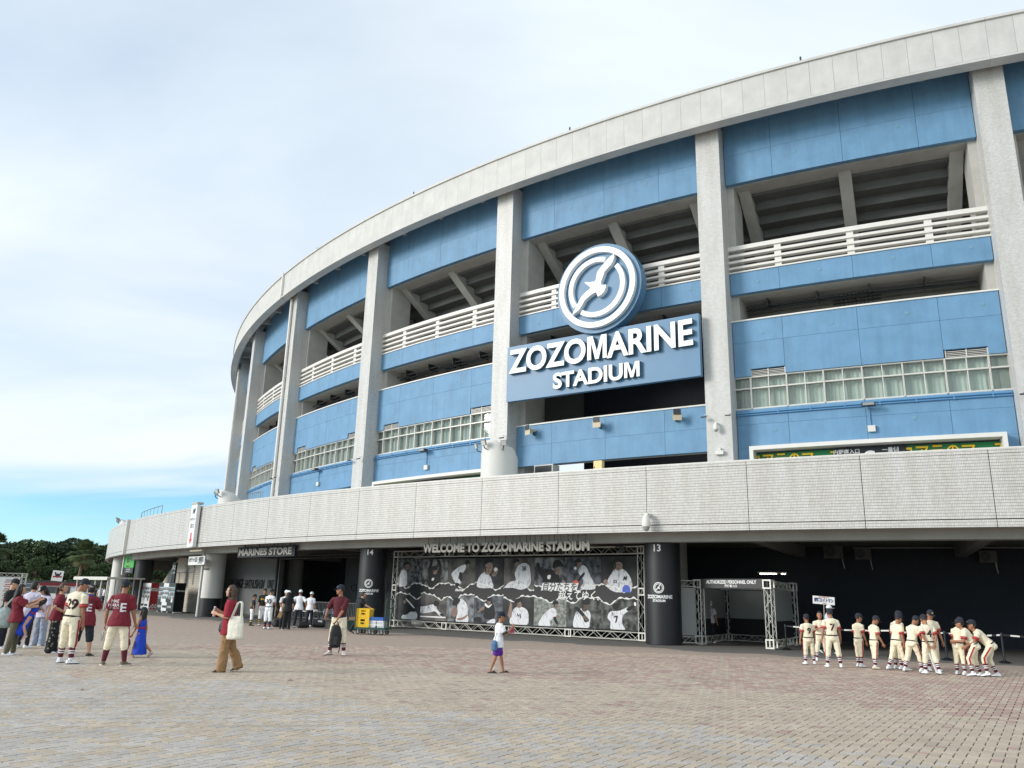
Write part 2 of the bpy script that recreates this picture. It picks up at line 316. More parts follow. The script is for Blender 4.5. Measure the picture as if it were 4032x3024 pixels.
def rake(a):
    b = MB(); M = Matrix.Rotation(R_(a), 4, 'Z')
    p = [(97.4, 24.95), (97.4, 24.40), (89.6, 18.9), (89.6, 20.3)]
    v = [(r, s_ * 0.32, z) for s_ in (-1, 1) for r, z in p]; b.v = [tuple(M @ Vector(q)) for q in v]; b.f = [(3, 2, 1, 0), (4, 5, 6, 7), (0, 1, 5, 4), (1, 2, 6, 5), (2, 3, 7, 6), (3, 0, 4, 7)]; b.uv = [None] * 6; b.m = [0] * 6
    return b.mesh('raking_beam', conc)
m_rake = [rake(4.0), rake(0.85), rake(7.15)]
m_inner = amesh('gallery_wall', conc, (94.6, 94.9, 0, 8, 9.0, 17.76), n=4)
m_inner_dark = amesh('gallery_wall', navy, (89.5, 89.8, 0, 8, 5.4, 17.76), n=4)  # darkness of the open concourse put into the wall's navy colour
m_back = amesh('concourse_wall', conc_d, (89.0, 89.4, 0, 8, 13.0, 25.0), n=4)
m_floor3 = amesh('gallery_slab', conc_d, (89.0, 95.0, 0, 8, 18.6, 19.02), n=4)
# cable ladders, pipes hung in the gallery opening
def gallery_pipes():
    b = MB()
    for z, r, rr in ((17.45, 97.2, .05), (17.34, 96.9, .06), (17.5, 96.5, .09), (16.75, 95.2, .045)):
        pts = [(r * math.cos(R_(a)), r * math.sin(R_(a)), z - 0.02 * abs(a - 4)) for a in (0.7, 2, 3.3, 4.6, 6, 7.3)]; b.path(pts, rr, 6)
    for a in (1.4, 2.9, 4.4, 5.9): b.box((96.9 * math.cos(R_(a)), 96.9 * math.sin(R_(a)), 17.55), (0.9, .04, .5), R_(a))
    return b.mesh('gallery_pipework', darkst)
m_gp = gallery_pipes()
def cable_ladder():
    b = MB()
    for k in range(9): b.tube((96.4 * math.cos(R_(3.5 + .12 * k)), 96.4 * math.sin(R_(3.5 + .12 * k)), 16.45), (96.4 * math.cos(R_(3.5 + .12 * k)), 96.4 * math.sin(R_(3.5 + .12 * k)), 17.7), 0.022, 5)
    for z in (16.6, 16.8, 17.0, 17.2, 17.4): b.tube((96.35 * math.cos(R_(3.3)), 96.35 * math.sin(R_(3.3)), z), (96.35 * math.cos(R_(4.7)), 96.35 * math.sin(R_(4.7)), z), .03, 5)
    return b.mesh('cable_ladder', darkst)
m_cl = cable_ladder()
m_hang = [MB().box((96.2, 0, 17.2), (.05, .05, 1.0)).mesh('hanger_rod', darkst)]
# windows
WE = [0.33, 0.86, 1.91, 2.95, 3.99, 5.04, 6.10, 7.16, 7.67]
def window_meshes(a0, a1, pair):
    fr = MB(); e = 0.022
    for s0, s1 in ((a0, a0 + e), (a1 - e, a1)): fr.arc(98.0, 98.34, s0 + .002, s1 - .002, 11.40, 13.12, 1)
    for z0, z1 in ((11.36, 11.45), (12.46, 12.53), (13.07, 13.135)): fr.arc(98.02, 98.32, a0 + e, a1 - e, z0, z1, 2)
    lites = [(a0 + e, (a0 + a1) / 2 - .012), ((a0 + a1) / 2 + .012, a1 - e)] if pair else [(a0 + e, a1 - e)]
    if pair: fr.arc(98.06, 98.30, (a0 + a1) / 2 - .012, (a0 + a1) / 2 + .012, 11.45, 13.07, 1)
    panes = []
    for l0, l1 in lites:
        for z0, z1 in ((11.45, 12.46), (12.53, 13.07)): panes.append(amesh('pane', glass, (98.14, 98.155, l0, l1, z0, z1), n=1))
    cu = MB(); n = 26 if pair else 13; rows = []
    ph = a0 * 37
    for z in (11.44, 12.2, 13.1):
        ring = []
        for i in range(n + 1):
            a = a0 + .01 + (a1 - a0 - .02) * i / n; rr = 97.93 + 0.035 * math.sin(i * 1.9 + ph + z * .6) + 0.018 * math.sin(i * 0.7 + ph * 2)
            ring.append((rr * math.cos(R_(a)), rr * math.sin(R_(a)), z))
        rows.append(ring)
    b0 = 0
    for r in rows: cu.v += r
    for k in range(2):
        for i in range(n): cu.face((k * (n + 1) + i, k * (n + 1) + i + 1, (k + 1) * (n + 1) + i + 1, (k + 1) * (n + 1) + i))
    return fr.mesh('window', alum), panes, cu.mesh('curtain', curtain, smooth=True, fix=False)
m_win = [window_meshes(WE[i], WE[i + 1], 0 < i < 7) for i in range(8)]
def vent(a0, a1):
    b = MB()
    for k in range(4): b.arc(98.05, 98.3, a0 + .03, a1 - .03, 13.17 + .08 * k, 13.20 + .08 * k, 2, z1i=13.26 + .08 * k, z0i=13.23 + .08 * k)
    for a in (a0 + .015, (a0 + a1) / 2, a1 - .015): b.arc(98.0, 98.33, a - .014, a + .014, 13.14, 13.50, 1)
    return b.mesh('vent', alum)
m_vent = [vent(0.89, 1.9), vent(6.13, 7.18)]
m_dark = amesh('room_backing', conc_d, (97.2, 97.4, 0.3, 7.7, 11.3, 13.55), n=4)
def conduits(a0=0.4, a1=7.6):
    b = MB()
    for z, dz in ((11.22, .06), (11.10, .05)):
        for s0, s1, zz in ((a0, 3.9, z - dz), (3.9, a1, z)):
            pts = [(98.47 * math.cos(R_(a)), 98.47 * math.sin(R_(a)), zz) for a in [s0 + (s1 - s0) * i / 4 for i in range(5)]]; b.path(pts, .035, 6)
    for k in range(8): a = .7 + k * .92; b.box((98.45 * math.cos(R_(a)), 98.45 * math.sin(R_(a)), 11.15), (.1, .06, .2), R_(a))
    return b.mesh('conduit', bpipe, smooth=True)
m_cond = conduits()
# entrance portal frame
m_portal = amesh('entrance_frame', white, (98.0, 98.95, 0.79, 7.29, 9.12, 9.32), (98.0, 98.95, 0.79, 0.90, 5.4, 9.12), (98.0, 98.95, 7.18, 7.29, 5.4, 9.12), n=5)
green = mat('green_sign', (18, 122, 70), 0.5, 0.08); yellow = mat('yellow_lettering', (236, 200, 40), 0.5, 0.05); signblk = mat('black_sign', (28, 32, 36), 0.45, 0.1)
wtext = mat('white_lettering', (238, 238, 238), 0.5, 0.03); brown_l = mat('brown_outline', (92, 60, 30), 0.6, 0.1)
m_grn = [amesh('sign_panel', green, (98.1, 98.25, 0.9, 3.05, 7.6, 9.03), n=3), amesh('sign_panel', green, (98.1, 98.25, 4.95, 7.18, 7.6, 9.03), n=3)]
m_blk = amesh('sign_panel', signblk, (98.1, 98.32, 3.09, 4.92, 7.6, 9.05), n=3)
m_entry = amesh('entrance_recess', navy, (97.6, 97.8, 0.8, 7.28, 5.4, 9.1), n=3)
# roof edge
m_rp = amesh('roof_panel', roofw, (100.05, 100.3, 0.003, 0.6637, 27.52, 29.58), n=2)
m_rtop = amesh('roof_coping', roofw, (99.85, 100.40, 0.003, 7.997, 29.58, 29.72), n=10)
m_rb1 = amesh('roof_drip_edge', roofw, (99.75, 100.44, 0.003, 7.997, 27.3, 27.42), n=10)
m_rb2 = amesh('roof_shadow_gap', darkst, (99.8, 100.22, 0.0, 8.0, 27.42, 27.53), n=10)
m_rsof = amesh('roof_soffit', conc, (97.9, 99.8, 0.0, 8.0, 28.75, 28.9), n=6)
m_rback = amesh('roof_edge_beam', conc, (99.6, 100.05, 0.0, 8.0, 27.5, 29.58), n=6)
m_rdeck = amesh('roof_deck', conc, (88.0, 99.9, 0.0, 8.0, 29.2, 29.45), n=6)
m_rrib = MB().box((99.0, 0, 28.45), (1.3, .3, .6)).mesh('soffit_rib', conc)
m_rstub = MB().tube((99.95, 0, 29.7), (99.95, 0, 30.25), .05, 6).mesh('roof_rod', darkst)
plug_m = mat('blue_plug_patch', (108, 148, 172), .6, .1, 5)
m_plug = MB().lathe([(.10, 0), (.10, .012), (.085, .02)], 14, M=Matrix.Translation((98.395, 0, 0)) @ Matrix.Rotation(R_(90), 4, 'Y')).mesh('plug_patch', plug_m)
for az in BAYS:
    for a_, z_ in ((1.25, 18.35), (3.1, 18.5), (5.1, 18.55), (7.1, 18.55), (1.3, 15.45), (3.3, 15.5), (5.3, 15.55), (7.2, 15.6), (2.6, 25.6), (5.6, 25.8), (1.5, 10.2), (5.2, 10.3)):
        if abs(az - SIGN_BAY) < .1 and z_ < 17: continue
        link('plug_patch', m_plug, stadium, (0, 0, z_), R_(az + a_))
for az in AZ:
    put('tiled_column', m_colu, az); put('inner_pier', m_pier, az)
wall_ct = 0
for az in BAYS:
    sgn = abs(az - SIGN_BAY) < .1
    for row in m_top:
        for me in row: put('wall_panel', me, az)
    for me in m_band: put('wall_panel', me, az)
    put('upper_beam', m_core_top, az); put('gallery_slab', m_core_band, az); put('parapet_cap', m_cap2, az)
    for me in m_rail: put('rail_bar', me, az)
    for a in (1.9, 4.0, 6.1): put('rail_post', m_post, az + a)
    for me in m_step: put('stand_step', me, az)
    for me in m_rake: put('raking_beam', me, az)
    put('gallery_wall', m_inner if not sgn else m_inner_dark, az); put('concourse_wall', m_back, az); put('gallery_slab', m_floor3, az)
    put('gallery_pipework', m_gp, az)
    if az > 238 or az == BAYS[4]: put('cable_ladder', m_cl, az)
    put('wall_backing', m_core_low, az)
    if sgn:
        for row in (m_sgn_up, m_low2):
            for me in row: put('wall_panel', me, az)
        put('parapet_cap', m_cap3, az)
    else:
        for row in (m_up, m_mid, m_low1, m_low2, m_lowside):
            for me in row: put('wall_panel', me, az)
        put('wall_backing', m_core_mid, az); put('parapet_cap', m_cap, az); put('room_backing', m_dark, az)
        for fr, panes, cu in m_win:
            w = put('window', fr, az)
            for pm in panes: link('pane', pm, w)
            link('curtain', cu, w)
        for me in m_vent: put('vent', me, az)
        put('conduit', m_cond, az); put('entrance_recess', m_entry, az)
        if az > 220: put('entrance_frame', m_portal, az)
    for k in range(12): put('roof_panel', m_rp, az + k * 8 / 12)
    for nm, me in (('roof_coping', m_rtop), ('roof_drip_edge', m_rb1), ('roof_shadow_gap', m_rb2), ('roof_soffit', m_rsof), ('roof_edge_beam', m_rback), ('roof_deck', m_rdeck)): put(nm, me, az)
    for a in (1.6, 4.0, 6.4): put('soffit_rib', m_rrib, az + a)
    put('roof_rod', m_rstub, az + 3.1)
# entrance sign boards (bays with a portal), lettering follows the curved board
def curved_text(parent, body, size, m, Rr, az, z, name='lettering', depth=0.02, **k):
    me = text_mesh(body, size, depth=depth, **k); me.materials.append(m)
    for v in me.vertices:
        a = R_(az) + v.co.x / Rr; r = Rr - v.co.y
        v.co = Vector((r * math.cos(a), r * math.sin(a), z + v.co.z))
    return link(name, me, parent)
for az in (239.65, 223.65):
    for me in m_grn: put('sign_panel', me, az)
    bs = put('sign_panel', m_blk, az)
    for a in (1.98, 6.05):
        curved_text(stadium, 'コアラのマーチ', 0.62, brown_l, 98.275, az + a, 8.31, offset=.035, xs=.72, depth=.01)
        curved_text(stadium, 'コアラのマーチ', 0.62, yellow, 98.29, az + a, 8.31, offset=.012, xs=.72, depth=.012)
    curved_text(stadium, 'C', 0.52, wtext, 98.335, az + 3.98, 8.33, offset=.03)
    curved_text(stadium, '内野席入口', 0.17, wtext, 98.335, az + 3.40, 8.78, offset=.004)
    curved_text(stadium, 'ENTRANCE', 0.055, wtext, 98.335, az + 3.40, 8.66, offset=.002)
    curved_text(stadium, '一塁側', 0.17, wtext, 98.335, az + 4.53, 8.78, offset=.004)
    curved_text(stadium, 'RIGHT INFIELD STAND', 0.05, wtext, 98.335, az + 4.53, 8.66, offset=.002)
# expansion joint in the roof edge, with its rain pipes on the columns
put('roof_joint_cover', amesh('roof_joint_cover', white, (100.1, 100.5, -.05, .05, 27.3, 29.74), n=1), 215.25)
for az, off_ in ((215.65, -.35), (199.65, 0.1), (207.65 - 8 * 2, 0)):
    b = MB(); b.tube((99.5, off_, 5.4), (99.5, off_, 27.3), .13, 10)
    for k in range(22): b.box((99.45, off_, 6 + k), (.12, .34, .06))
    put('rain_pipe', b.mesh('rain_pipe', white, smooth=True), az)

# lower deck: canopy, tiled parapet, round columns, walls below
m_par = amesh('parapet_panel', tile_v, (109.85, 110.1, 0.006, 1.994, 4.42, 6.50), n=4)
m_pb = amesh('parapet_foot', tile_v, (109.86, 110.11, 0.006, 1.994, 4.15, 4.385), n=4)
m_pt = amesh('parapet_head', tile_v, (109.84, 110.11, 0.006, 1.994, 6.515, 6.665), n=4)
m_pk = amesh('parapet_core', conc_d, (109.5, 109.88, 0, 2, 4.2, 6.6), n=2)
for k in range(38):
    a = 189.67 + 2 * k
    for nm, me in (('parapet_panel', m_par), ('parapet_foot', m_pb), ('parapet_head', m_pt), ('parapet_core', m_pk)): put(nm, me, a)
for k in range(9):
    put('deck_slab', amesh('deck_slab', conc, (97.0, 109.5, 0, 8, 4.95, 5.35), n=4), 191.65 + 8 * k)
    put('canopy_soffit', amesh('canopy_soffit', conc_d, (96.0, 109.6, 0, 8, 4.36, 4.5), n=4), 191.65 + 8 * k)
    put('edge_beam', amesh('edge_beam', conc, (108.3, 108.95, 0, 8, 3.86, 4.36), n=6), 191.65 + 8 * k)
    put('deck_handrail', amesh('deck_handrail', white, (109.55, 109.62, 0, 8, 6.72, 6.79), n=8), 191.65 + 8 * k)
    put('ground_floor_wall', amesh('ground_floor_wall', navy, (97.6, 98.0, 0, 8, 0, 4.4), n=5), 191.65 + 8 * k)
for k in range(20): put('canopy_beam', MB().box((103, 0, 4.12), (11.0, .45, .5)).mesh('canopy_beam', conc_d), 193.6 + 4 * k)
def round_column(az, R, m, base=None, r=0.70):
    b = MB(); b.lathe([(r, 0), (r, 4.36)] if not base else [(r, 1.12), (r, 4.36)], 40, (R, 0, 0)); o = put('round_column', b.mesh('round_column', m, smooth=True), az)
    if base:
        link('column_base', MB().lathe([(r + .004, 0), (r + .004, 1.12)], 40, (R, 0, 0)).mesh('column_base', base, smooth=True), o)
    return o
white_c = mat('white_column_paint', (214, 213, 208), 0.55, 0.06, 1.0)
for az, R, m, bs in ((248.2, 108, black, None), (256.4, 108, black, None), (239.58, 108, black, None), (231.16, 108, black, None), (222.3, 108, white_c, black), (213.23, 108, black, None), (208.9, 108.9, white_c, None)):
    round_column(az, R, m, bs)
for az, R in ((220.9, 101), (229.6, 101.5), (238.6, 101.5), (213, 101)): put('inner_column', MB().lathe([(.62, 0), (.62, 4.36)], 28, (R, 0, 0)).mesh('inner_column', conc, smooth=True), az)
# numbers and emblem plates on the round columns
ring_white = mat('emblem_white', (236, 238, 238), 0.45, 0.03)
GULL = [(0.700, 1.038), (0.708, 0.920), (0.657, 0.772), (0.559, 0.643), (0.342, 0.465), (0.283, 0.310), (0.205, 0.126), (0.205, 0.022), (0.252, -0.004), (0.393, -0.011), (0.374, -0.133), (0.323, -0.244), (0.205, -0.347), (0.079, -0.384), (0.047, -0.281), (0.016, -0.214), (-0.071, -0.225), (-0.228, -0.299), (-0.425, -0.428), (-0.543, -0.613), (-0.661, -0.742), (-0.905, -0.872), (-0.858, -0.761), (-0.740, -0.576), (-0.622, -0.373), (-0.523, -0.236), (-0.386, -0.133), (-0.228, -0.048), (-0.189, -0.011), (-0.287, 0.089), (-0.417, 0.207), (-0.417, 0.244), (-0.366, 0.244), (-0.236, 0.188), (-0.110, 0.199), (-0.051, 0.174), (0.008, 0.236), (0.039, 0.403), (0.067, 0.513), (0.205, 0.661), (0.401, 0.846), (0.559, 0.968)]
def ring_poly(mb, r0, r1, y0, y1, M=None, gaps=()):
    n = 72
    for i in range(n):
        a0, a1 = 2 * math.pi * i / n, 2 * math.pi * (i + 1) / n; am = math.degrees((a0 + a1) / 2)
        if any(lo <= am <= hi for lo, hi in gaps): continue
        p = [(r0 * math.cos(a0), r0 * math.sin(a0)), (r1 * math.cos(a0), r1 * math.sin(a0)), (r1 * math.cos(a1), r1 * math.sin(a1)), (r0 * math.cos(a1), r0 * math.sin(a1))]
        mb.prism(p, y0, y1, M)
def emblem(mb, R, d, M=None, y=0.0):
    ring_poly(mb, R * .86, R, y, y - d, M); ring_poly(mb, R * .635, R * .76, y, y - d, M, gaps=((42, 68), (213, 237)))
    mb.prism([(x * R * .72 + R * .0, z * R * .72) for x, z in GULL], y, y - d * 1.2, M)
for az, num in ((239.58, '13'), (231.16, '14'), (222.3, '15')):
    va = 25.8 + 0; pc = PP(108, az); tocam = math.atan2(-pc.y, -pc.x); base = math.degrees(tocam)
    def wrap(me, z, name, m, turn=0.0):
        me.materials.clear(); me.materials.append(m)
        for v in me.vertices:
            a = R_(base + turn) + v.co.x / .705; r = .705 - v.co.y
            v.co = Vector((pc.x - CX + r * math.cos(a), pc.y - CY + r * math.sin(a), z + v.co.z))
        return link(name, me, stadium)
    wrap(text_mesh(num, .26, depth=.006, offset=.006), 3.52 if num != '15' else 3.3, 'column_number', wtext if num != '15' else signblk, -18 if num != '15' else -60)
    if num != '15':
        b = MB(); emblem(b, .21, .006); me = b.mesh('column_emblem', ring_white, fix=True); wrap(me, 2.12, 'column_emblem', ring_white, -14)
        wrap(text_mesh('ZOZOMARINE', .125, depth=.006, offset=.006, xs=.92), 1.72, 'column_lettering', ring_white, -14)
        wrap(text_mesh('STADIUM', .085, depth=.006, offset=.004), 1.59, 'column_lettering', ring_white, -14)
    else: wrap(text_mesh('Marines', .16, depth=.006, offset=.006, shear=.4), 2.85, 'column_lettering', black, -55)
# ---------------------------------------------------------------- ground
BEIGE, PINK, GREY, STRIP = lin((192, 178, 159)), lin((180, 154, 143)), lin((188, 181, 173)), lin((120, 118, 113))
def ground_mat():
    m = bpy.data.materials.new('paved_ground'); m.use_nodes = True; t = m.node_tree; L = t.links; b = t.nodes['Principled BSDF']
    co = t.nodes.new('ShaderNodeTexCoord'); sub = t.nodes.new('ShaderNodeVectorMath'); sub.operation = 'SUBTRACT'; sub.inputs[1].default_value = (CX, CY, 0); L.new(co.outputs['Object'], sub.inputs[0])
    ln = t.nodes.new('ShaderNodeVectorMath'); ln.operation = 'LENGTH'; L.new(sub.outputs[0], ln.inputs[0])
    n = t.nodes.new('ShaderNodeTexNoise'); n.inputs['Scale'].default_value = 0.5; n.inputs['Detail'].default_value = 6; L.new(co.outputs['Object'], n.inputs['Vector'])
    ad = t.nodes.new('ShaderNodeMath'); ad.operation = 'MULTIPLY_ADD'; L.new(n.outputs[0], ad.inputs[0]); ad.inputs[1].default_value = 5.0; L.new(ln.outputs['Value'], ad.inputs[2])
    mr = t.nodes.new('ShaderNodeMapRange'); mr.inputs[1].default_value = 100; mr.inputs[2].default_value = 160; L.new(ad.outputs[0], mr.inputs[0])
    cr = t.nodes.new('ShaderNodeValToRGB'); e = cr.color_ramp.elements; L.new(mr.outputs[0], cr.inputs[0])
    def k(c, f=.80): return tuple(x * f for x in c) + (1,)
    mixp = tuple((a + c) / 2 for a, c in zip(BEIGE, PINK)); mixg = tuple((a + c) / 2 for a, c in zip(BEIGE, GREY))
    e[0].position = 0.222; e[0].color = k(STRIP); e[1].position = 1.0; e[1].color = k(mixg)
    for p, c in ((0.226, mixp), (0.38, mixp), (0.46, BEIGE), (0.52, BEIGE), (0.60, mixg)):
        q = e.new(p); q.color = k(c)
    n4 = t.nodes.new('ShaderNodeTexNoise'); n4.inputs['Scale'].default_value = 5; n4.inputs['Detail'].default_value = 8; L.new(co.outputs['Object'], n4.inputs['Vector'])
    cr2 = t.nodes.new('ShaderNodeValToRGB'); cr2.color_ramp.elements[0].color = (.8, .8, .8, 1); cr2.color_ramp.elements[0].position = .3; cr2.color_ramp.elements[1].position = .7; cr2.color_ramp.elements[1].color = (1.08, 1.08, 1.08, 1); L.new(n4.outputs[0], cr2.inputs[0])
    mu = t.nodes.new('ShaderNodeMixRGB'); mu.blend_type = 'MULTIPLY'; mu.inputs[0].default_value = 1; L.new(cr.outputs[0], mu.inputs[1]); L.new(cr2.outputs[0], mu.inputs[2])
    L.new(mu.outputs[0], b.inputs['Base Color']); b.inputs['Roughness'].default_value = 0.88
    return m
gb = MB(); rr = [0, 3, 6, 10, 15, 20, 26, 34, 45, 60, 80, 110, 160, 240, 400, 900]
ring0 = None
for r in rr[1:]:
    gb.v += [(r * math.cos(2 * math.pi * i / 64), r * math.sin(2 * math.pi * i / 64), -0.016) for i in range(64)]
gb.face(range(64))
for k in range(len(rr) - 2):
    for i in range(64): j = (i + 1) % 64; gb.face((k * 64 + i, k * 64 + j, (k + 1) * 64 + j, (k + 1) * 64 + i))
ground = gb.build('ground', ground_mat()); tag(ground, kind='structure')
joint = mat('joint_sand', (38, 35, 32), 0.95, 0.25, 9.0)
def paver_mat(name, use_obj):
    m = bpy.data.materials.new(name); m.use_nodes = True; t = m.node_tree; L = t.links; b = t.nodes['Principled BSDF']
    if use_obj: src = t.nodes.new('ShaderNodeObjectInfo').outputs['Color']
    else: an = t.nodes.new('ShaderNodeAttribute'); an.attribute_name = 'paver_colour'; src = an.outputs['Color']
    ge = t.nodes.new('ShaderNodeNewGeometry'); n = t.nodes.new('ShaderNodeTexNoise'); n.inputs['Scale'].default_value = 55; n.inputs['Detail'].default_value = 4; L.new(ge.outputs['Position'], n.inputs['Vector'])
    cr = t.nodes.new('ShaderNodeValToRGB'); cr.color_ramp.elements[0].position = .3; cr.color_ramp.elements[0].color = (.80, .80, .80, 1); cr.color_ramp.elements[1].position = .7; cr.color_ramp.elements[1].color = (1.06, 1.06, 1.06, 1); L.new(n.outputs[0], cr.inputs[0])
    n5 = t.nodes.new('ShaderNodeTexNoise'); n5.inputs['Scale'].default_value = 0.8; n5.inputs['Detail'].default_value = 7; n5.inputs['Roughness'].default_value = .65; L.new(ge.outputs['Position'], n5.inputs['Vector'])
    cr5 = t.nodes.new('ShaderNodeValToRGB'); cr5.color_ramp.elements[0].position = .32; cr5.color_ramp.elements[0].color = (.84, .83, .82, 1); cr5.color_ramp.elements[1].position = .6; cr5.color_ramp.elements[1].color = (1, 1, 1, 1); L.new(n5.outputs[0], cr5.inputs[0])
    for o_ in (cr.outputs[0], cr5.outputs[0]):
        mu = t.nodes.new('ShaderNodeMixRGB'); mu.blend_type = 'MULTIPLY'; mu.inputs[0].default_value = 1; L.new(src, mu.inputs[1]); L.new(o_, mu.inputs[2]); src = mu.outputs[0]
    L.new(src, b.inputs['Base Color']); b.inputs['Roughness'].default_value = 0.85
    bp = t.nodes.new('ShaderNodeBump'); bp.inputs['Strength'].default_value = 0.25; bp.inputs['Distance'].default_value = 0.003; L.new(n.outputs[0], bp.inputs['Height']); L.new(bp.outputs[0], b.inputs['Normal'])
    return m
pav_obj, pav_att = paver_mat('paver_concrete', True), paver_mat('paver_field_concrete', False)
PW = 0.118; UA = R_(56.5); ux, uy = math.cos(UA), math.sin(UA); vx, vy = math.cos(UA - math.pi / 2), math.sin(UA - math.pi / 2)
def paver_outline(wavy):
    """outline of one 2:1 interlocking paver, centred, long side along x"""
    hl, hw = PW - .006, PW / 2 - .006
    if not wavy: return [(-hl, -hw), (hl, -hw), (hl, hw), (-hl, hw)]
    a = .0055; o = []
    for i in range(6): o.append((-hl + 2 * hl * i / 6, -hw + (a if i % 2 else -a * .3)))
    for i in range(3): o.append((hl + (-a * .3 if i % 2 == 0 else a), -hw + 2 * hw * i / 3))
    for i in range(6): o.append((hl - 2 * hl * i / 6, hw + (a if i % 2 else -a * .3)))
    for i in range(3): o.append((-hl + (a * .3 if i % 2 == 0 else -a), hw - 2 * hw * i / 3))
    return o
OUT = {True: paver_outline(True), False: paver_outline(False)}
pm = MB(); n_ = len(OUT[True]); pm.v = [(x * .975, y * .95, 0) for x, y in OUT[True]] + [(x, y, -.007) for x, y in OUT[True]] + [(x, y, -.03) for x, y in OUT[True]]
pm.face(range(n_))
for k in range(2):
    for i in range(n_): j = (i + 1) % n_; pm.face((k * n_ + j, k * n_ + i, (k + 1) * n_ + i, (k + 1) * n_ + j))
m_paver = pm.mesh('paver', pav_obj)
def paver_col(x, y):
    r = math.hypot(x - CX, y - CY) + 2.2 * (noise.noise(Vector((x * .35, y * .35, 0))) ) + .8 * (random.random() - .5)
    q = random.random()
    if r < 111: c = STRIP if q < .8 else tuple((a + b_) / 2 for a, b_ in zip(STRIP, GREY))
    elif r < 124: c = PINK if q < .58 else BEIGE
    elif r < 129.0: c = BEIGE if q < .93 else PINK
    else:
        pg = .48 if x > -2 else .48 + min(.3, (-2 - x) * .06)
        c = GREY if q < pg else BEIGE
    f = 1 + (random.random() - .5) * .17
    return tuple(min(1, v_ * f) for v_ in c) + (1,)
pav = []
for i in range(-275, 275):
    for j in range(-275, 275):
        d = (i - j) % 4
        if d == 0: cu, cv, lng = i + 1.0, j + .5, 0
        elif d == 3: cu, cv, lng = i + .5, j + 1.0, 1
        else: continue
        x = (cu * ux + cv * vx) * PW; y = 14 + (cu * uy + cv * vy) * PW
        if y < 5.2 or math.hypot(x, y) > 27 or abs(x) > .70 * y + 1.2 or math.hypot(x - CX, y - CY) < 106.5: continue
        pav.append((x, y, lng))
def near_key(p): return (p[1] if abs(p[0]) < .60 * p[1] - .2 and p[1] > 8.1 else 99)
pav.sort(key=near_key)
def clip_bed():
    """joint bed under the modelled pavers: a fan that follows the same outline"""
    b = MB(); cs = []
    for k in range(-40, 41):
        a = R_(36.5) * k / 40; cs.append((math.sin(a) * 26.9, math.cos(a) * 26.9))
    b.v = [(-4.9, 5.2, -.0125), (4.9, 5.2, -.0125)] + [(x, y, -.0125) for x, y in cs]
    b.face([0, 1] + list(range(len(b.v) - 1, 1, -1))); return b
paving = clip_bed().build('paving', joint); tag(paving, kind='structure')
for x, y, lng in pav[:300]:
    o = link('paver', m_paver, paving, (x, y, random.uniform(-.0015, .0015)), UA + (0 if lng == 0 else math.pi / 2))
    o.rotation_euler[0] = random.uniform(-.006, .006); o.color = paver_col(x, y)
fld = MB(); cols = []
for x, y, lng in pav[300:]:
    wav = math.hypot(x, y) < 15; out = OUT[wav]; n_ = len(out); a = UA + (0 if lng == 0 else math.pi / 2); ca, sa = math.cos(a), math.sin(a); b0 = len(fld.v)
    z = random.uniform(-.0015, .0015); tx, ty = random.uniform(-.012, .012), random.uniform(-.02, .02)
    for s1, s2, zz in ((.975, .95, 0), (1, 1, -.009)):
        for px_, py_ in out: X, Y = px_ * s1, py_ * s2; fld.v.append((x + X * ca - Y * sa, y + X * sa + Y * ca, z + zz + X * tx + Y * ty))
    c = paver_col(x, y); fld.f.append(tuple(range(b0, b0 + n_))); cols.append((c, n_))
    for i in range(n_): j = (i + 1) % n_; fld.f.append((b0 + j, b0 + i, b0 + n_ + i, b0 + n_ + j)); cols.append((c, 4))
fld.uv = [None] * len(fld.f); fld.m = [0] * len(fld.f)
me = fld.mesh('pavers', pav_att, fix=False)
at = me.color_attributes.new('paver_colour', 'FLOAT_COLOR', 'CORNER'); flat = []
for c, k in cols: flat += list(c) * k
at.data.foreach_set('color', flat)
tag(link('paver_field', me, paving), kind='stuff')
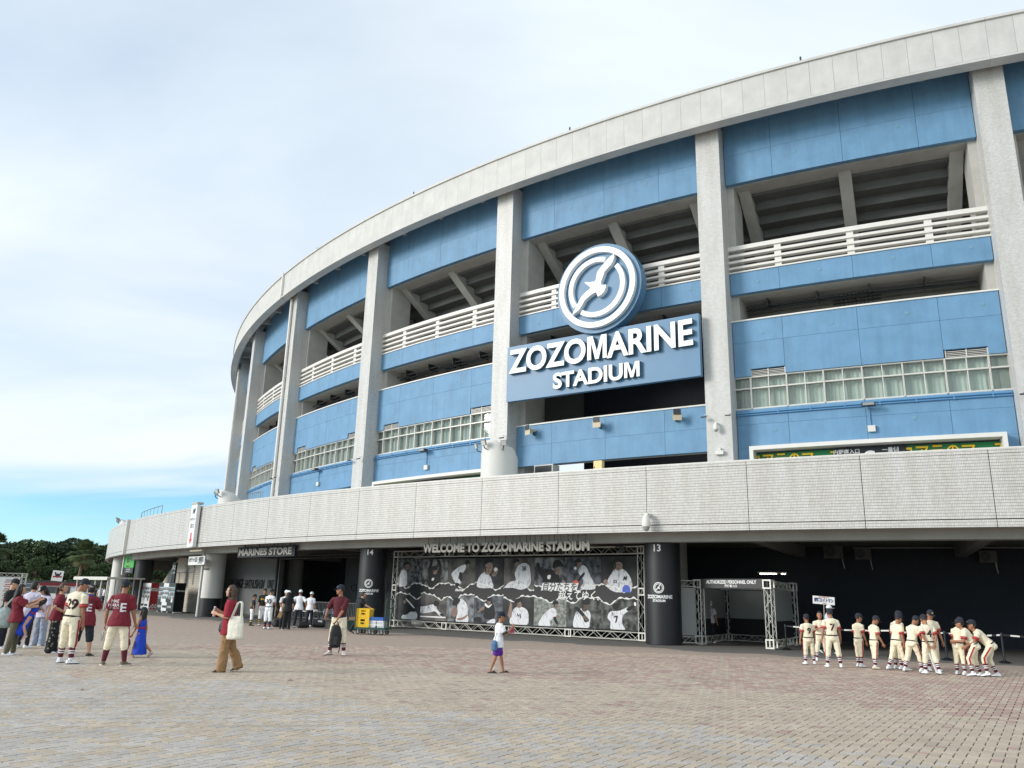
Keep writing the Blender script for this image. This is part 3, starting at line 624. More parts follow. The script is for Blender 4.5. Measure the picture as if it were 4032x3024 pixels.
# ---------------------------------------------------------------- big stadium sign
def letter_mats(front, side): return [front, side]
def letters(parent, body, width, height, depth, mats, x0=0.0, z0=0.0, y=0.0, offset=0.02, name='letter', rods=None, space=1.0):
    """each character its own mesh, the word centred on x0 and scaled to the given width"""
    full = text_mesh(body, height, offset=offset, align='LEFT', space=space); xs = [v.co.x for v in full.vertices]; lo, hi = min(xs), max(xs); f = width / (hi - lo); out = []
    for i, ch in enumerate(body):
        if ch == ' ': continue
        pre = text_mesh(body[:i + 1], height, offset=offset, align='LEFT', space=space); right = max(v.co.x for v in pre.vertices)
        me = text_mesh(ch, height, depth=depth, offset=offset, align='LEFT', res=8)
        if ch == 'M' and depth > .1:       # broad block M with clean inner strokes
            q = [v.co.x for v in me.vertices]; a0_, w_ = min(q), max(q) - min(q); bpy.data.meshes.remove(me)
            me = MB().prism([(a0_ + x * w_, z * height) for x, z in ((0, 0), (0, 1), (.28, 1), (.5, .33), (.72, 1), (1, 1), (1, 0), (.80, 0), (.80, .73), (.59, 0), (.41, 0), (.20, .73), (.20, 0))], -depth / 2, depth / 2).mesh('letter', mats[0]); me.materials.clear()
        ex = [v.co.x for v in me.vertices]
        me.transform(Matrix.Translation((right - max(ex) - lo, 0, 0))); me.transform(Matrix.Diagonal((f, 1, 1, 1)))
        cxm = (min(v.co.x for v in me.vertices) + max(v.co.x for v in me.vertices)) / 2; me.transform(Matrix.Translation((-cxm, 0, 0)))
        for m_ in mats: me.materials.append(m_)
        if len(mats) > 1:
            for p in me.polygons: p.material_index = 0 if p.normal.y < -.7 else 1
        o = link(name, me, parent, (x0 - width / 2 + cxm, y, z0)); out.append(o); bpy.data.meshes.remove(pre)
        if rods: link('hanger', MB().tube((0, 0, height * .9), (0, 0, height + rods), .012, 5).mesh('hanger', darkst), o)
    bpy.data.meshes.remove(full); return out
sign_blue = mat('sign_blue_panel', (84, 126, 160), 0.4, 0.08, .7, spec=.4)
sign_side = mat('letter_side', (92, 112, 120), 0.5, 0.1)
A_, B_ = PP(99.75, 232.2), PP(99.75, 239.26); mid = (A_ + B_) / 2; W_ = (B_ - A_).length
sg = empty('stadium_sign', (mid.x, mid.y, 13.05), math.atan2(B_.y - A_.y, B_.x - A_.x), 'blue stadium name sign with a round seagull emblem and raised white letters', 'sign')
def bevel_box(b, c, d): b.box(c, d)
pb = MB().box((0, 0, 1.72), (W_, .3, 3.45)); pnl = pb.build('sign_board', sign_blue, sg)
MBd = MB(); MBd.prism([(2.72 * math.cos(2 * math.pi * i / 96), 2.72 * math.sin(2 * math.pi * i / 96)) for i in range(96)], -.42, .25)
disc = MBd.build('emblem_disc', sign_blue, sg, loc=(.28, 0, 5.97))
rb = MB(); ring_poly(rb, 2.13, 2.46, -.42, -.68); rb.build('emblem_ring', [ring_white], disc)
for gp_ in (((0, 68), (213, 360)), ((42, 237),)): rb = MB(); ring_poly(rb, 1.53, 1.82, -.42, -.68, gaps=gp_); rb.build('emblem_ring', [ring_white], disc)
gm = MB(); gm.prism([(x * 2.46 * .69, z * 2.46 * .69) for x, z in GULL], -.42, -.74); gm.build('seagull', [ring_white], disc)
let_w = mat('letter_white', (240, 243, 242), 0.4, 0.02)
letters(sg, 'ZOZOMARINE', 11.72, 1.40, .26, [let_w, sign_side], x0=.02, z0=1.71, y=-.28, offset=.055)
letters(sg, 'STADIUM', 5.5, .88, .24, [let_w, sign_side], x0=.03, z0=.36, y=-.27, offset=.04)
for x in (-5.6, -2, 2, 5.6): MB().box((x, .45, 1.7), (.14, .62, .14)).build('sign_bracket', steel, sg)
# hanging words under the canopy
hang_let = mat('hanging_letter', (142, 140, 133), 0.5, 0.06)
A_, B_ = PP(109.25, 233.6), PP(109.25, 238.2); mid = (A_ + B_) / 2
wl = empty('welcome_sign', (mid.x, mid.y, 3.55), math.atan2(B_.y - A_.y, B_.x - A_.x), 'row of pale hanging letters reading WELCOME TO ZOZOMARINE STADIUM above the photo banner', 'sign')
letters(wl, 'WELCOME TO ZOZOMARINE STADIUM', (B_ - A_).length, .36, .06, [hang_let], offset=.022, rods=.4)
A_, B_ = PP(109.15, 225.3), PP(109.15, 228.48); mid = (A_ + B_) / 2; W_ = (B_ - A_).length
st = empty('store_sign', (mid.x, mid.y, 3.5), math.atan2(B_.y - A_.y, B_.x - A_.x), 'long black hanging sign with pale letters reading MARINES STORE', 'sign')
MB().box((0, 0, .29), (W_, .16, .58)).build('sign_board', navy, st)
letters(st, 'MARINES STORE', W_ * .93, .36, .05, [hang_let], z0=.11, y=-.105, offset=.02, name='letter')
for x in (-2.4, -.8, .8, 2.4): MB().tube((x, 0, .58), (x, 0, .95), .03, 6).build('hanger', darkst, st)
# store wall with words, dark wall beside it
wl_b = MB().arc(102.9, 103.2, 214.0, 222.05, 0, 4.36, 8).build('store_wall', grey_wall, stadium)
for wd, a, z, hgt in (('CHALLENGE', 217.85, 1.86, .62), ('ENTHUSIASM', 219.9, 1.83, .60), ('UNITY', 221.5, 1.86, .56)):
    curved_text(stadium, wd, hgt, black, 103.225, a, z, depth=.01, offset=.02, xs=.68 if wd != 'UNITY' else .55, shear=.18, name='wall_lettering')
MB().tube((103.6 * math.cos(R_(222.3)), 103.6 * math.sin(R_(222.3)), 0), (103.6 * math.cos(R_(222.3)), 103.6 * math.sin(R_(222.3)), 4.3), .10, 10).build('drain_pipe', darkst, stadium, smooth=True)
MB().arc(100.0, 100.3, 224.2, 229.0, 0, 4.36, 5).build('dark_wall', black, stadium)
curved_text(stadium, 'CHALLENGE ENTHUSIASM', .55, mat('slate_lettering', (58, 64, 74), .6, .05), 100.33, 226.2, 1.75, depth=.01, offset=.015, xs=.6, shear=.18, name='wall_lettering')  # slate letters slightly lighter than the black wall
# pipes and air-conditioner plumbing along the canopy
b = MB()
for k in range(9): b.tube((104.6 * math.cos(R_(223.5 + k)), 104.6 * math.sin(R_(223.5 + k)), 3.72), (104.6 * math.cos(R_(224.5 + k)), 104.6 * math.sin(R_(224.5 + k)), 3.72), .06, 7); b.tube((104.9 * math.cos(R_(223.5 + k)), 104.9 * math.sin(R_(223.5 + k)), 3.86), (104.9 * math.cos(R_(224.5 + k)), 104.9 * math.sin(R_(224.5 + k)), 3.86), .05, 7)
b.build('ceiling_pipe', darkst, stadium, smooth=True)
b = MB()
for k in range(12): b.tube((98.3 * math.cos(R_(243.0 + .5 * k)), 98.3 * math.sin(R_(243.0 + .5 * k)), 4.28), (98.3 * math.cos(R_(243.5 + .5 * k)), 98.3 * math.sin(R_(243.5 + .5 * k)), 4.28), .035, 6)
b.build('wall_conduit', greyp, stadium, smooth=True)

# ---------------------------------------------------------------- lattice trusses
truss_m = mat('truss_aluminium', (206, 205, 198), 0.45, 0.08, 5.0, metal=0.25)
def truss(p0, p1, w=.3, pitch=.42, r=.022, zup=Vector((0, 0, 1))):
    p0, p1 = Vector(p0), Vector(p1); d = (p1 - p0); L_ = d.length; d.normalize(); s = d.cross(zup if abs(d.dot(zup)) < .9 else Vector((0, 1, 0)) if abs(d.y) < .9 else Vector((1, 0, 0))).normalized(); u = s.cross(d).normalized(); b = MB(); h = w / 2
    cs = [s * h + u * h, s * h - u * h, -s * h - u * h, -s * h + u * h]
    for c in cs: b.tube(p0 + c, p1 + c, r, 6)
    n = max(2, round(L_ / pitch))
    for k in range(4):
        a, c = cs[k], cs[(k + 1) % 4]
        for i in range(n):
            q0, q1 = p0 + d * (L_ * i / n), p0 + d * (L_ * (i + 1) / n); b.tube(q0 + (a if i % 2 else c), q1 + (c if i % 2 else a), r * .5, 5, cap=False)
    for k in range(1, int(L_ / 2.4)):
        q = p0 + d * (L_ * k / int(L_ / 2.4))
        for c in cs[:2]: b.box(q + c * .98, (.05, .05, w * .0 + .05))
        b.tube(q + cs[0], q + cs[1], r * 1.5, 6); b.tube(q + cs[3], q + cs[2], r * 1.5, 6)
    return b
def node(c, w=.34, rz=0.0):
    """open corner cube of a truss"""
    b = MB(); h = w / 2; t_ = .05; M = Matrix.Translation(c) @ Matrix.Rotation(rz, 4, 'Z')
    for x in (-1, 1):
        for y in (-1, 1): b.box((x * (h - t_ / 2), y * (h - t_ / 2), 0), (t_, t_, w), M=M)
    for z in (-1, 1):
        for x in (-1, 1): b.box((x * (h - t_ / 2 - .001), 0, z * (h - t_ / 2)), (t_ - .002, w - 2 * t_, t_), M=M); b.box((0, x * (h - t_ / 2 - .001), z * (h - t_ / 2)), (w - 2 * t_, t_ - .002, t_), M=M)
    return b
A_, B_ = Vector((-5.95, 43.5, 0)), Vector((5.83, 34.28, 0)); mid = (A_ + B_) / 2; W_ = (B_ - A_).length; rzb = math.atan2(B_.y - A_.y, B_.x - A_.x)
bf = empty('banner_frame', mid, rzb, 'white aluminium lattice truss frame holding the photo banner', 'truss frame')
h = W_ / 2
for z in (.19, 3.69):
    for k in range(4): truss((-h + .36 + k * (2 * h - .36) / 4, 0, z), (-h + (k + 1) * (2 * h - .36) / 4, 0, z)).build('truss_beam', truss_m, bf)
for x in (-h + .18, h - .18): truss((x, 0, .38), (x, 0, 3.5)).build('truss_post', truss_m, bf)
for k in range(5):
    for z in (.19, 3.69): node(Vector((-h + .18 + k * (2 * h - .36) / 4, 0, z))).build('corner_cube', truss_m, bf)
for x in (-h + .18, h - .18): node(Vector((x, 0, 1.98)), .31).build('corner_cube', truss_m, bf)
for x in (-3.4, 0.2, 3.9, 7.0):
    lampo = MB().tube((x - .9, -.18, 3.82), (x - .2, -.75, 3.82), .018, 6).box((x - .2, -.76, 3.68), (.2, .16, .22)).build('banner_lamp', darkst, bf)
# photo banner: flat print, grey action photographs with torn-paper edges around a charcoal band
bn = empty('photo_banner', (mid.x, mid.y, 0), rzb, 'wide black and white banner of baseball photographs with torn paper edges and slogan', 'banner')
ban_dark = mat('banner_charcoal', (32, 33, 35), 0.6, 0.05); torn = mat('torn_paper', (228, 229, 226), 0.7, 0.08, 9)
x0, x1 = -h + .016 * W_ + .02, -h + .969 * W_ + .05; cw = (x1 - x0) / 8
MB().box(((x0 + x1) / 2, -.02, 1.92), (x1 - x0 + .14, .03, 3.05)).build('banner_sheet', ban_dark, bn)
def smooth_poly(p, k=5):
    o = []; n = len(p)
    for i in range(n):
        p0, p1, p2, p3 = (p[(i + q) % n] for q in (-1, 0, 1, 2))
        for s in range(k):
            t = s / k; o.append(tuple(.5 * (2 * p1[c] + (p2[c] - p0[c]) * t + (2 * p0[c] - 5 * p1[c] + 4 * p2[c] - p3[c]) * t * t + (3 * p1[c] - p0[c] - 3 * p2[c] + p3[c]) * t ** 3) for c in (0, 1)))
    return o
def photo_bg(name, a, b_, sc_):
    m = bpy.data.materials.new(name); m.use_nodes = True; t = m.node_tree; L = t.links; bs = t.nodes['Principled BSDF']; co = t.nodes.new('ShaderNodeTexCoord')
    n = t.nodes.new('ShaderNodeTexNoise'); n.inputs['Scale'].default_value = sc_; n.inputs['Detail'].default_value = 3; L.new(co.outputs['Object'], n.inputs['Vector'])
    cr = t.nodes.new('ShaderNodeValToRGB'); cr.color_ramp.elements[0].position = .38; cr.color_ramp.elements[1].position = .66; cr.color_ramp.elements[0].color = lin(tuple(q * .66 for q in a)) + (1,); cr.color_ramp.elements[1].color = lin(tuple(q * .86 for q in b_)) + (1,); L.new(n.outputs[0], cr.inputs[0]); L.new(cr.outputs[0], bs.inputs['Base Color']); bs.inputs['Roughness'].default_value = .7
    return m
BG = [photo_bg('photo_backdrop_%d' % i, *q) for i, q in enumerate((((52, 54, 58), (150, 152, 154), 5), ((70, 72, 74), (176, 178, 178), 3.2), ((84, 82, 80), (122, 120, 116), 1.6), ((44, 46, 50), (74, 76, 80), 2.0), ((96, 92, 90), (140, 136, 132), 1.4), ((62, 66, 74), (170, 174, 180), 2.6), ((46, 52, 66), (120, 126, 136), 3.5), ((40, 42, 44), (70, 72, 74), 1.5), ((150, 158, 150), (180, 186, 178), 8), ((36, 40, 38), (120, 126, 122), 4)))]
def jersey_print():
    m = bpy.data.materials.new('print_jersey'); m.use_nodes = True; t = m.node_tree; L = t.links; bs = t.nodes['Principled BSDF']; co = t.nodes.new('ShaderNodeTexCoord')
    mpn = t.nodes.new('ShaderNodeMapping'); mpn.inputs['Scale'].default_value = (5.0, 1, 2.2); mpn.inputs['Rotation'].default_value = (0, .5, 0); L.new(co.outputs['Object'], mpn.inputs[0])
    n = t.nodes.new('ShaderNodeTexNoise'); n.inputs['Scale'].default_value = 1.6; n.inputs['Detail'].default_value = 6; n.inputs['Distortion'].default_value = 1.2; L.new(mpn.outputs[0], n.inputs['Vector'])
    cr = t.nodes.new('ShaderNodeValToRGB'); e = cr.color_ramp.elements; e[0].position = .28; e[0].color = lin((132, 134, 140)) + (1,); e[1].position = .50; e[1].color = lin((222, 224, 228)) + (1,); L.new(n.outputs[0], cr.inputs[0])
    w = t.nodes.new('ShaderNodeTexWave'); w.inputs['Scale'].default_value = 5.5; w.inputs['Distortion'].default_value = 1.5; w.inputs['Detail Scale'].default_value = .6; L.new(co.outputs['Object'], w.inputs['Vector'])
    c2 = t.nodes.new('ShaderNodeValToRGB'); c2.color_ramp.elements[0].position = .04; c2.color_ramp.elements[0].color = (.72, .72, .76, 1); c2.color_ramp.elements[1].position = .12; L.new(w.outputs[0], c2.inputs[0])
    mu = t.nodes.new('ShaderNodeMixRGB'); mu.blend_type = 'MULTIPLY'; mu.inputs[0].default_value = 1; L.new(cr.outputs[0], mu.inputs[1]); L.new(c2.outputs[0], mu.inputs[2]); L.new(mu.outputs[0], bs.inputs['Base Color']); bs.inputs['Roughness'].default_value = .6
    return m
Pc = {'j': jersey_print(), 'k': mat('print_black', (22, 23, 26), .7, .45, 5), 's': mat('print_skin', (136, 112, 100), .55, .38, 5), 'd': mat('print_dark_skin', (84, 66, 58), .55, .18, 6), 'b': mat('print_blue_glove', (64, 92, 190), .55, .2, 9), 'o': mat('print_orange_glove', (206, 84, 50), .55, .2, 9), 'g': mat('print_leather', (128, 100, 88), .55, .2, 8), 'w': mat('print_white', (236, 236, 236), .55, .05)}
def oval(cx_, cz_, rx, rz_, n=12): return [(cx_ + rx * math.cos(2 * math.pi * i / n), cz_ + rz_ * math.sin(2 * math.pi * i / n)) for i in range(n)]
FIG = [  # unit tile (x 0..1, z 0..1): colour key, outline; upper row then lower row
 (0, [('j', [(.02, 0), (.05, .30), (.15, .56), (.27, .62), (.37, .54), (.41, .3), (.40, .04), (.3, 0)]), ('s', [(.28, .62), (.29, .76), (.37, .84), (.46, .82), (.47, .70), (.42, .64), (.36, .57)]), ('k', [(.21, .78), (.24, .90), (.36, .94), (.46, .89), (.54, .83), (.44, .84), (.30, .79)])]),
 (1, [('k', [(.28, 0), (.26, .45), (.24, .62), (.31, .96), (.40, .97), (.38, .70), (.44, .58), (.56, .58), (.66, .70), (.56, .95), (.66, .97), (.76, .66), (.73, .40), (.70, 0)]), ('s', oval(.50, .58, .09, .13)), ('k', oval(.49, .68, .11, .09)), ('w', [(.40, .30), (.48, .32), (.47, .23), (.40, .22)])]),
 (2, [('j', [(.30, .14), (.15, .38), (.16, .52), (.34, .68), (.52, .78), (.64, .80), (.66, .68), (.56, .52), (.42, .44), (.40, .30), (.52, .20), (.46, .1)]), ('s', oval(.72, .78, .05, .09)), ('k', [(.64, .80), (.64, .94), (.74, .96), (.82, .84), (.76, .83)]), ('k', [(.30, .02), (.30, .14), (.44, .12), (.40, .02)]), ('k', [(.42, .5), (.47, .22), (.53, .22), (.52, .5)])]),
 (3, [('j', [(.10, 0), (.12, .30), (.24, .48), (.38, .54), (.52, .40), (.60, .20), (.62, 0)]), ('s', [(.33, .50), (.33, .74), (.42, .86), (.58, .84), (.60, .64), (.54, .52), (.45, .44)]), ('k', [(.30, .76), (.30, .92), (.42, 1.0), (.60, .98), (.62, .90), (.46, .86)]), ('s', [(.60, .42), (.62, .56), (.68, .72), (.74, .68), (.80, .60), (.74, .44), (.66, .38)]), ('w', oval(.72, .62, .06, .07))]),
 (4, [('j', [(.05, 0), (.20, .20), (.40, .26), (.36, .50), (.46, .74), (.64, .84), (.82, .76), (.88, .40), (.86, .10), (.60, -.06), (.3, .0)]), ('s', oval(.40, .82, .07, .11)), ('k', [(.28, .84), (.30, .94), (.44, .99), (.52, .90), (.44, .88)])]),
 (5, [('k', [(.30, 0), (.26, .30), (.14, .50), (.06, .80), (.14, .84), (.24, .60), (.42, .64), (.58, .60), (.76, .44), (.78, 0)]), ('s', oval(.72, .60, .10, .14)), ('k', [(.58, .66), (.60, .88), (.74, .94), (.86, .84), (.92, .70), (.78, .72)]), ('w', [(.42, .42), (.51, .44), (.50, .32), (.42, .31)])]),
 (6, [('j', [(.42, 0), (.50, .24), (.36, .50), (.38, .66), (.48, .76), (.60, .66), (.70, .40), (.80, .20), (.82, 0)]), ('s', oval(.36, .78, .07, .10)), ('k', [(.22, .84), (.28, .94), (.38, .97), (.42, .86)]), ('k', [(.54, .48), (.38, .24), (.34, .30), (.48, .50)]), ('o', oval(.27, .17, .10, .10)), ('w', oval(.26, .66, .04, .05))]),
 (7, [('j', [(.24, 0), (.16, .20), (.30, .50), (.42, .64), (.62, .62), (.78, .44), (.86, .16), (.80, -.1), (.6, -.16)]), ('s', oval(.49, .74, .11, .17)), ('k', [(.36, .80), (.40, .96), (.50, 1.0), (.60, .94), (.62, .80), (.50, .86)]), ('s', oval(.13, .22, .06, .09)), ('b', oval(.70, -.02, .11, .16))]),
 (3, [('j', [(.30, 0), (.34, .20), (.58, .32), (.86, .30), (.84, 0)]), ('k', [(.30, .20), (.34, .52), (.30, .66), (.44, .72), (.66, .58), (.82, .34), (.60, .30), (.46, .18)]), ('s', oval(.36, .74, .07, .10)), ('k', [(.26, .80), (.34, .92), (.46, .92), (.50, .80), (.40, .78)]), ('w', [(.42, .80), (.72, .48), (.75, .52), (.45, .83)])]),
 (4, [('j', [(.0, .30), (.0, .52), (.20, .56), (.46, .64), (.60, .60), (.66, .44), (.86, .22), (.78, .18), (.58, .36), (.40, .32), (.2, .28)]), ('k', [(.52, .62), (.52, .74), (.62, .80), (.72, .74), (.72, .66), (.62, .56)]), ('k', oval(.84, .24, .08, .05)), ('w', [(0, .12), (1, .12), (1, .16), (0, .16)])]),
 (5, [('j', [(.38, 0), (.42, .36), (.40, .60), (.48, .88), (.64, .84), (.76, .64), (.78, .34), (.80, 0)]), ('k', [(.22, .64), (.24, .86), (.36, .94), (.50, .86), (.44, .72), (.34, .64)]), ('g', oval(.30, .36, .10, .20)), ('s', [(.40, .12), (.60, .18), (.78, .30), (.74, .18), (.56, .06), (.44, .06)])]),
 (6, [('k', [(.34, .22), (.38, .60), (.42, .80), (.58, .80), (.70, .64), (.72, .24), (.6, .14)]), ('j', [(.46, 0), (.60, .14), (.74, .16), (.72, 0)]), ('s', oval(.50, .80, .07, .11)), ('k', oval(.51, .90, .09, .07)), ('s', [(.12, .40), (.22, .54), (.34, .62), (.36, .54), (.22, .42)]), ('k', oval(.14, .12, .14, .10)), ('w', [(.40, .76), (.50, .66), (.62, .74), (.60, .68), (.50, .58), (.38, .68)])]),
 (7, [('j', [(.26, 0), (.28, .40), (.40, .62), (.60, .66), (.80, .52), (.84, .18), (.76, 0)]), ('s', [(.16, .30), (.22, .70), (.24, .84), (.30, .70), (.30, .40), (.26, .24)]), ('s', oval(.52, .74, .09, .13)), ('k', [(.36, .80), (.42, .94), (.56, .98), (.64, .84), (.56, .86), (.50, .80)]), ('k', [(.46, .26), (.48, .42), (.53, .34), (.57, .42), (.60, .26), (.57, .26), (.56, .36), (.52, .28), (.49, .36)])]),
 (8, [('j', [(.16, 0), (.24, .30), (.40, .52), (.56, .66), (.68, .58), (.70, .36), (.52, .20), (.50, 0)]), ('s', oval(.69, .74, .06, .10)), ('k', [(.58, .78), (.60, .90), (.70, .94), (.76, .82)]), ('k', [(.60, .30), (.70, .08), (.75, .10), (.68, .34)]), ('s', oval(.74, .36, .06, .05))]),
 (9, [('j', [(.22, 0), (.24, .40), (.36, .64), (.56, .66), (.70, .50), (.68, .20), (.62, 0)]), ('d', [(.46, .60), (.46, .82), (.56, .92), (.66, .80), (.62, .64), (.54, .56)]), ('k', oval(.56, .90, .12, .10)), ('k', [(.26, .66), (.34, .72), (.56, .44), (.64, .26), (.54, .20), (.46, .40)]), ('d', [(.48, .36), (.62, .22), (.66, .30), (.54, .44)])]),
 (9, [('j', [(.28, 0), (.26, .24), (.18, .40), (.26, .60), (.50, .64), (.72, .76), (.78, .68), (.60, .48), (.58, .20), (.64, 0)]), ('k', oval(.40, .78, .09, .12)), ('k', [(.70, .72), (.90, .86), (.92, .80), (.76, .64)]), ('w', oval(.93, .88, .03, .07)), ('k', [(.36, .44), (.46, .46), (.42, .24), (.39, .24), (.42, .41), (.36, .40)])]),
]
rnd = random.Random(3)
def torn_edge(z, seed, up):
    r = random.Random(seed); n = 26; pts = []; ph = r.uniform(0, 6); 
    for i in range(n + 1):
        u = i / n; pts.append((u * cw, z + .13 * math.sin(u * 5.5 + ph) + .05 * math.sin(u * 13 + ph * 2) + r.uniform(-.018, .018)))
    return pts
for k in range(16):
    row, c = divmod(k, 8); xl = x0 + c * cw
    bgi, shapes = FIG[k]
    if row == 0: e = torn_edge(2.16, 11 + c, 1); poly = e + [(cw, 3.42), (0, 3.42)]; zb, zt = 2.06, 3.40
    else: e = torn_edge(1.58, 31 + c, 0); poly = [(0, .42), (cw, .42)] + e[::-1]; zb, zt = .42, 1.62
    ph_ = empty('photo_print') if False else None
    t_ = MB().prism([(x + (0.006 if x < .01 else -.006 if x > cw - .01 else 0), z) for x, z in poly], -.036, -.040).build('photo_print', BG[bgi], bn, loc=(xl, 0, 0))
    strip = [(x, z) for x, z in e] + [(x, z + (-.055 - .03 * math.sin(x * 23 + k) if row == 0 else .055 + .03 * math.sin(x * 19 + k))) for x, z in e[::-1]]
    MB().prism(strip, -.041, -.044).build('torn_edge', torn, t_)
    for q, (key, pl) in enumerate(shapes):
        pts = [(min(max(x, .01), .99) * cw, max(zb - .12 if row == 0 else zb + .004, zb + z * (zt - zb))) for x, z in smooth_poly(pl, 4)]
        MB().prism(pts, -.0415 - .0016 * q, -.0425 - .0016 * q).build('printed_figure', Pc[key], t_)
        if key in 'sd':
            xs_, zs_ = [p[0] for p in pts], [p[1] for p in pts]; fx, fz = (min(xs_) + max(xs_)) / 2, (min(zs_) + max(zs_)) / 2; fw, fh = max(xs_) - min(xs_), max(zs_) - min(zs_)
            if fw > .12 and fh > .14 and fh < .6 and fz > zb + .45 * (zt - zb):
                yy = -.0415 - .0016 * (len(shapes) + 1); fb = MB()
                for ex in (-.16, .20): fb.prism(oval(fx + ex * fw, fz + .06 * fh, .10 * fw, .035 * fh, 8), yy, yy - .0008)
                fb.prism(oval(fx + .03 * fw, fz - .26 * fh, .14 * fw, .045 * fh, 8), yy, yy - .0008); fb.prism([(fx + .02 * fw, fz + .03 * fh), (fx + .09 * fw, fz - .12 * fh), (fx + .01 * fw, fz - .13 * fh)], yy, yy - .0008); fb.prism([(fx - .48 * fw, fz + .2 * fh), (fx - .30 * fw, fz + .2 * fh), (fx - .26 * fw, fz - .3 * fh), (fx - .40 * fw, fz - .25 * fh)], yy, yy - .0008); fb.build('printed_features', Pc['k'], t_)
yb = -.055
def btext(body, size, m, x, z, y=yb, **k): return text(body, size, m, bn, (x, y, z), name='banner_lettering', **k)
xr = x0 + 5.22 * cw
wblock = MB().prism([(0, 0), (.09, .34), (2.02, .34), (1.93, 0)], yb + .004, yb + .002).build('slogan_block', Pc['w'], bn, loc=(xr, 0, 1.96))
btext('自分たちを', .29, ban_dark, xr + 1.0, 1.985, shear=.2, offset=.006, xs=.92, depth=.002)
btext('超えてゆく。', .31, Pc['w'], xr + 2.15, 1.62, shear=.2, offset=.004, xs=.92, depth=.002)
btext('38', .19, Pc['k'], x0 + 4.66 * cw, 2.85, offset=.006, depth=.002); btext('7', .2, Pc['k'], x0 + 7.40 * cw, 0.78, offset=.006, depth=.002) if False else None
btext('52', .13, Pc['k'], x0 + 7.40 * cw, 2.32, offset=.004, depth=.002); btext('M', .16, Pc['k'], x0 + 7.66 * cw, 2.44, offset=.008, shear=.3, depth=.002)
btext('Marines', .12, Pc['w'], x0 + 2.45 * cw, 1.86, shear=.4, offset=.006, depth=.002)

# ---------------------------------------------------------------- staff gate of trusses beside column 13
gate = empty('staff_gate', (9.75, 33.8, 0), 0, 'lattice truss enclosure with grey cloth walls and a black AUTHORIZED PERSONNEL ONLY sign', 'gate')
gl, gr, gbr, gmn = (Vector(p) for p in ((7.72, 33.05, 0), (9.87, 31.0, 0), (11.95, 34.5, 0), (9.75, 36.7, 0)))
O_ = gate.location; cloth = mat('grey_cloth', (146, 148, 146), 0.8, 0.06, 1.5, bump=.15, bscale=3); cloth_b = mat('black_cloth', (32, 34, 38), 0.8, 0.15, 1.5, bump=.2, bscale=4)
rz_f = math.atan2(gr.y - gl.y, gr.x - gl.x)
def gp(p, z): return Vector((p.x - O_.x, p.y - O_.y, z))
for p in (gl, gr, gbr, gmn):
    truss(gp(p, .36), gp(p, 2.16), .27, .34, .018, Vector((math.cos(rz_f), math.sin(rz_f), 0))).build('truss_post', truss_m, gate); node(gp(p, .18), .34, rz_f).build('corner_cube', truss_m, gate); node(gp(p, 2.33), .34, rz_f).build('corner_cube', truss_m, gate)
def seg_ends(a, b_, ins=.18): d = (b_ - a).normalized(); return a + d * ins, b_ - d * ins
for a, b_, zs in ((gmn, gbr, (.18, 2.33)), (gr, gbr, (.18, 2.33)), (gl, gmn, (.18, 2.33)), (gl, gr, (2.33,))):
    q0, q1 = seg_ends(a, b_)
    for z in zs: truss(gp(q0, z), gp(q1, z), .24, .4, .016).build('truss_beam', truss_m, gate)
c13 = PP(108, 239.58); e13 = c13 + (gl - c13).normalized() * .72
for z in (.18, 2.33): q0, q1 = seg_ends(e13, gl, .0); truss(gp(q0, z), gp(q1 - (gl - e13).normalized() * .18, z), .22, .36, .015).build('truss_beam', truss_m, gate)
def cloth_wall(a, b_, split=.98, off=.0, z0=.32, z1=2.17):
    d = (b_ - a); L_ = d.length; rz = math.atan2(d.y, d.x); nn = 14
    for (za, zb_), m_ in (((z0, split), cloth_b), ((split, z1), cloth)) if split else (((z0, z1), cloth),):
        bq = MB(); rows = 5; v = []
        for r_ in range(rows + 1):
            for i in range(nn + 1): v.append((L_ * i / nn, .012 * math.sin(i * 1.7 + r_ * .8) + off, za + (zb_ - za) * r_ / rows))
        bq.v = v
        for r_ in range(rows):
            for i in range(nn): k = r_ * (nn + 1) + i; bq.face((k, k + 1, k + nn + 2, k + nn + 1))
        bq.build('cloth_panel', m_, gate, smooth=True, loc=gp(a, 0), rz=rz)
for a, b_ in ((gmn, gbr), (gr, gbr), (gl, gmn)): q0, q1 = seg_ends(a, b_, .15); cloth_wall(q0, q1)
q0, q1 = e13, gl - (gl - e13).normalized() * .16; cloth_wall(q0, q1, None, z0=.34)
q0, q1 = seg_ends(gl, gr, .18); mdp = (q0 + q1) / 2
sp = MB().box((0, 0, 0), ((q1 - q0).length, .3, .36)).build('sign_panel', signblk, gate, loc=gp(mdp, 2.34), rz=rz_f)
text('AUTHORIZED PERSONNEL ONLY', .125, wtext, sp, (0, -.155, .0), offset=.006, depth=.004, width=(q1 - q0).length * .82)
text('関係者入口', .075, wtext, sp, (0, -.155, -.125), offset=.003, depth=.004)
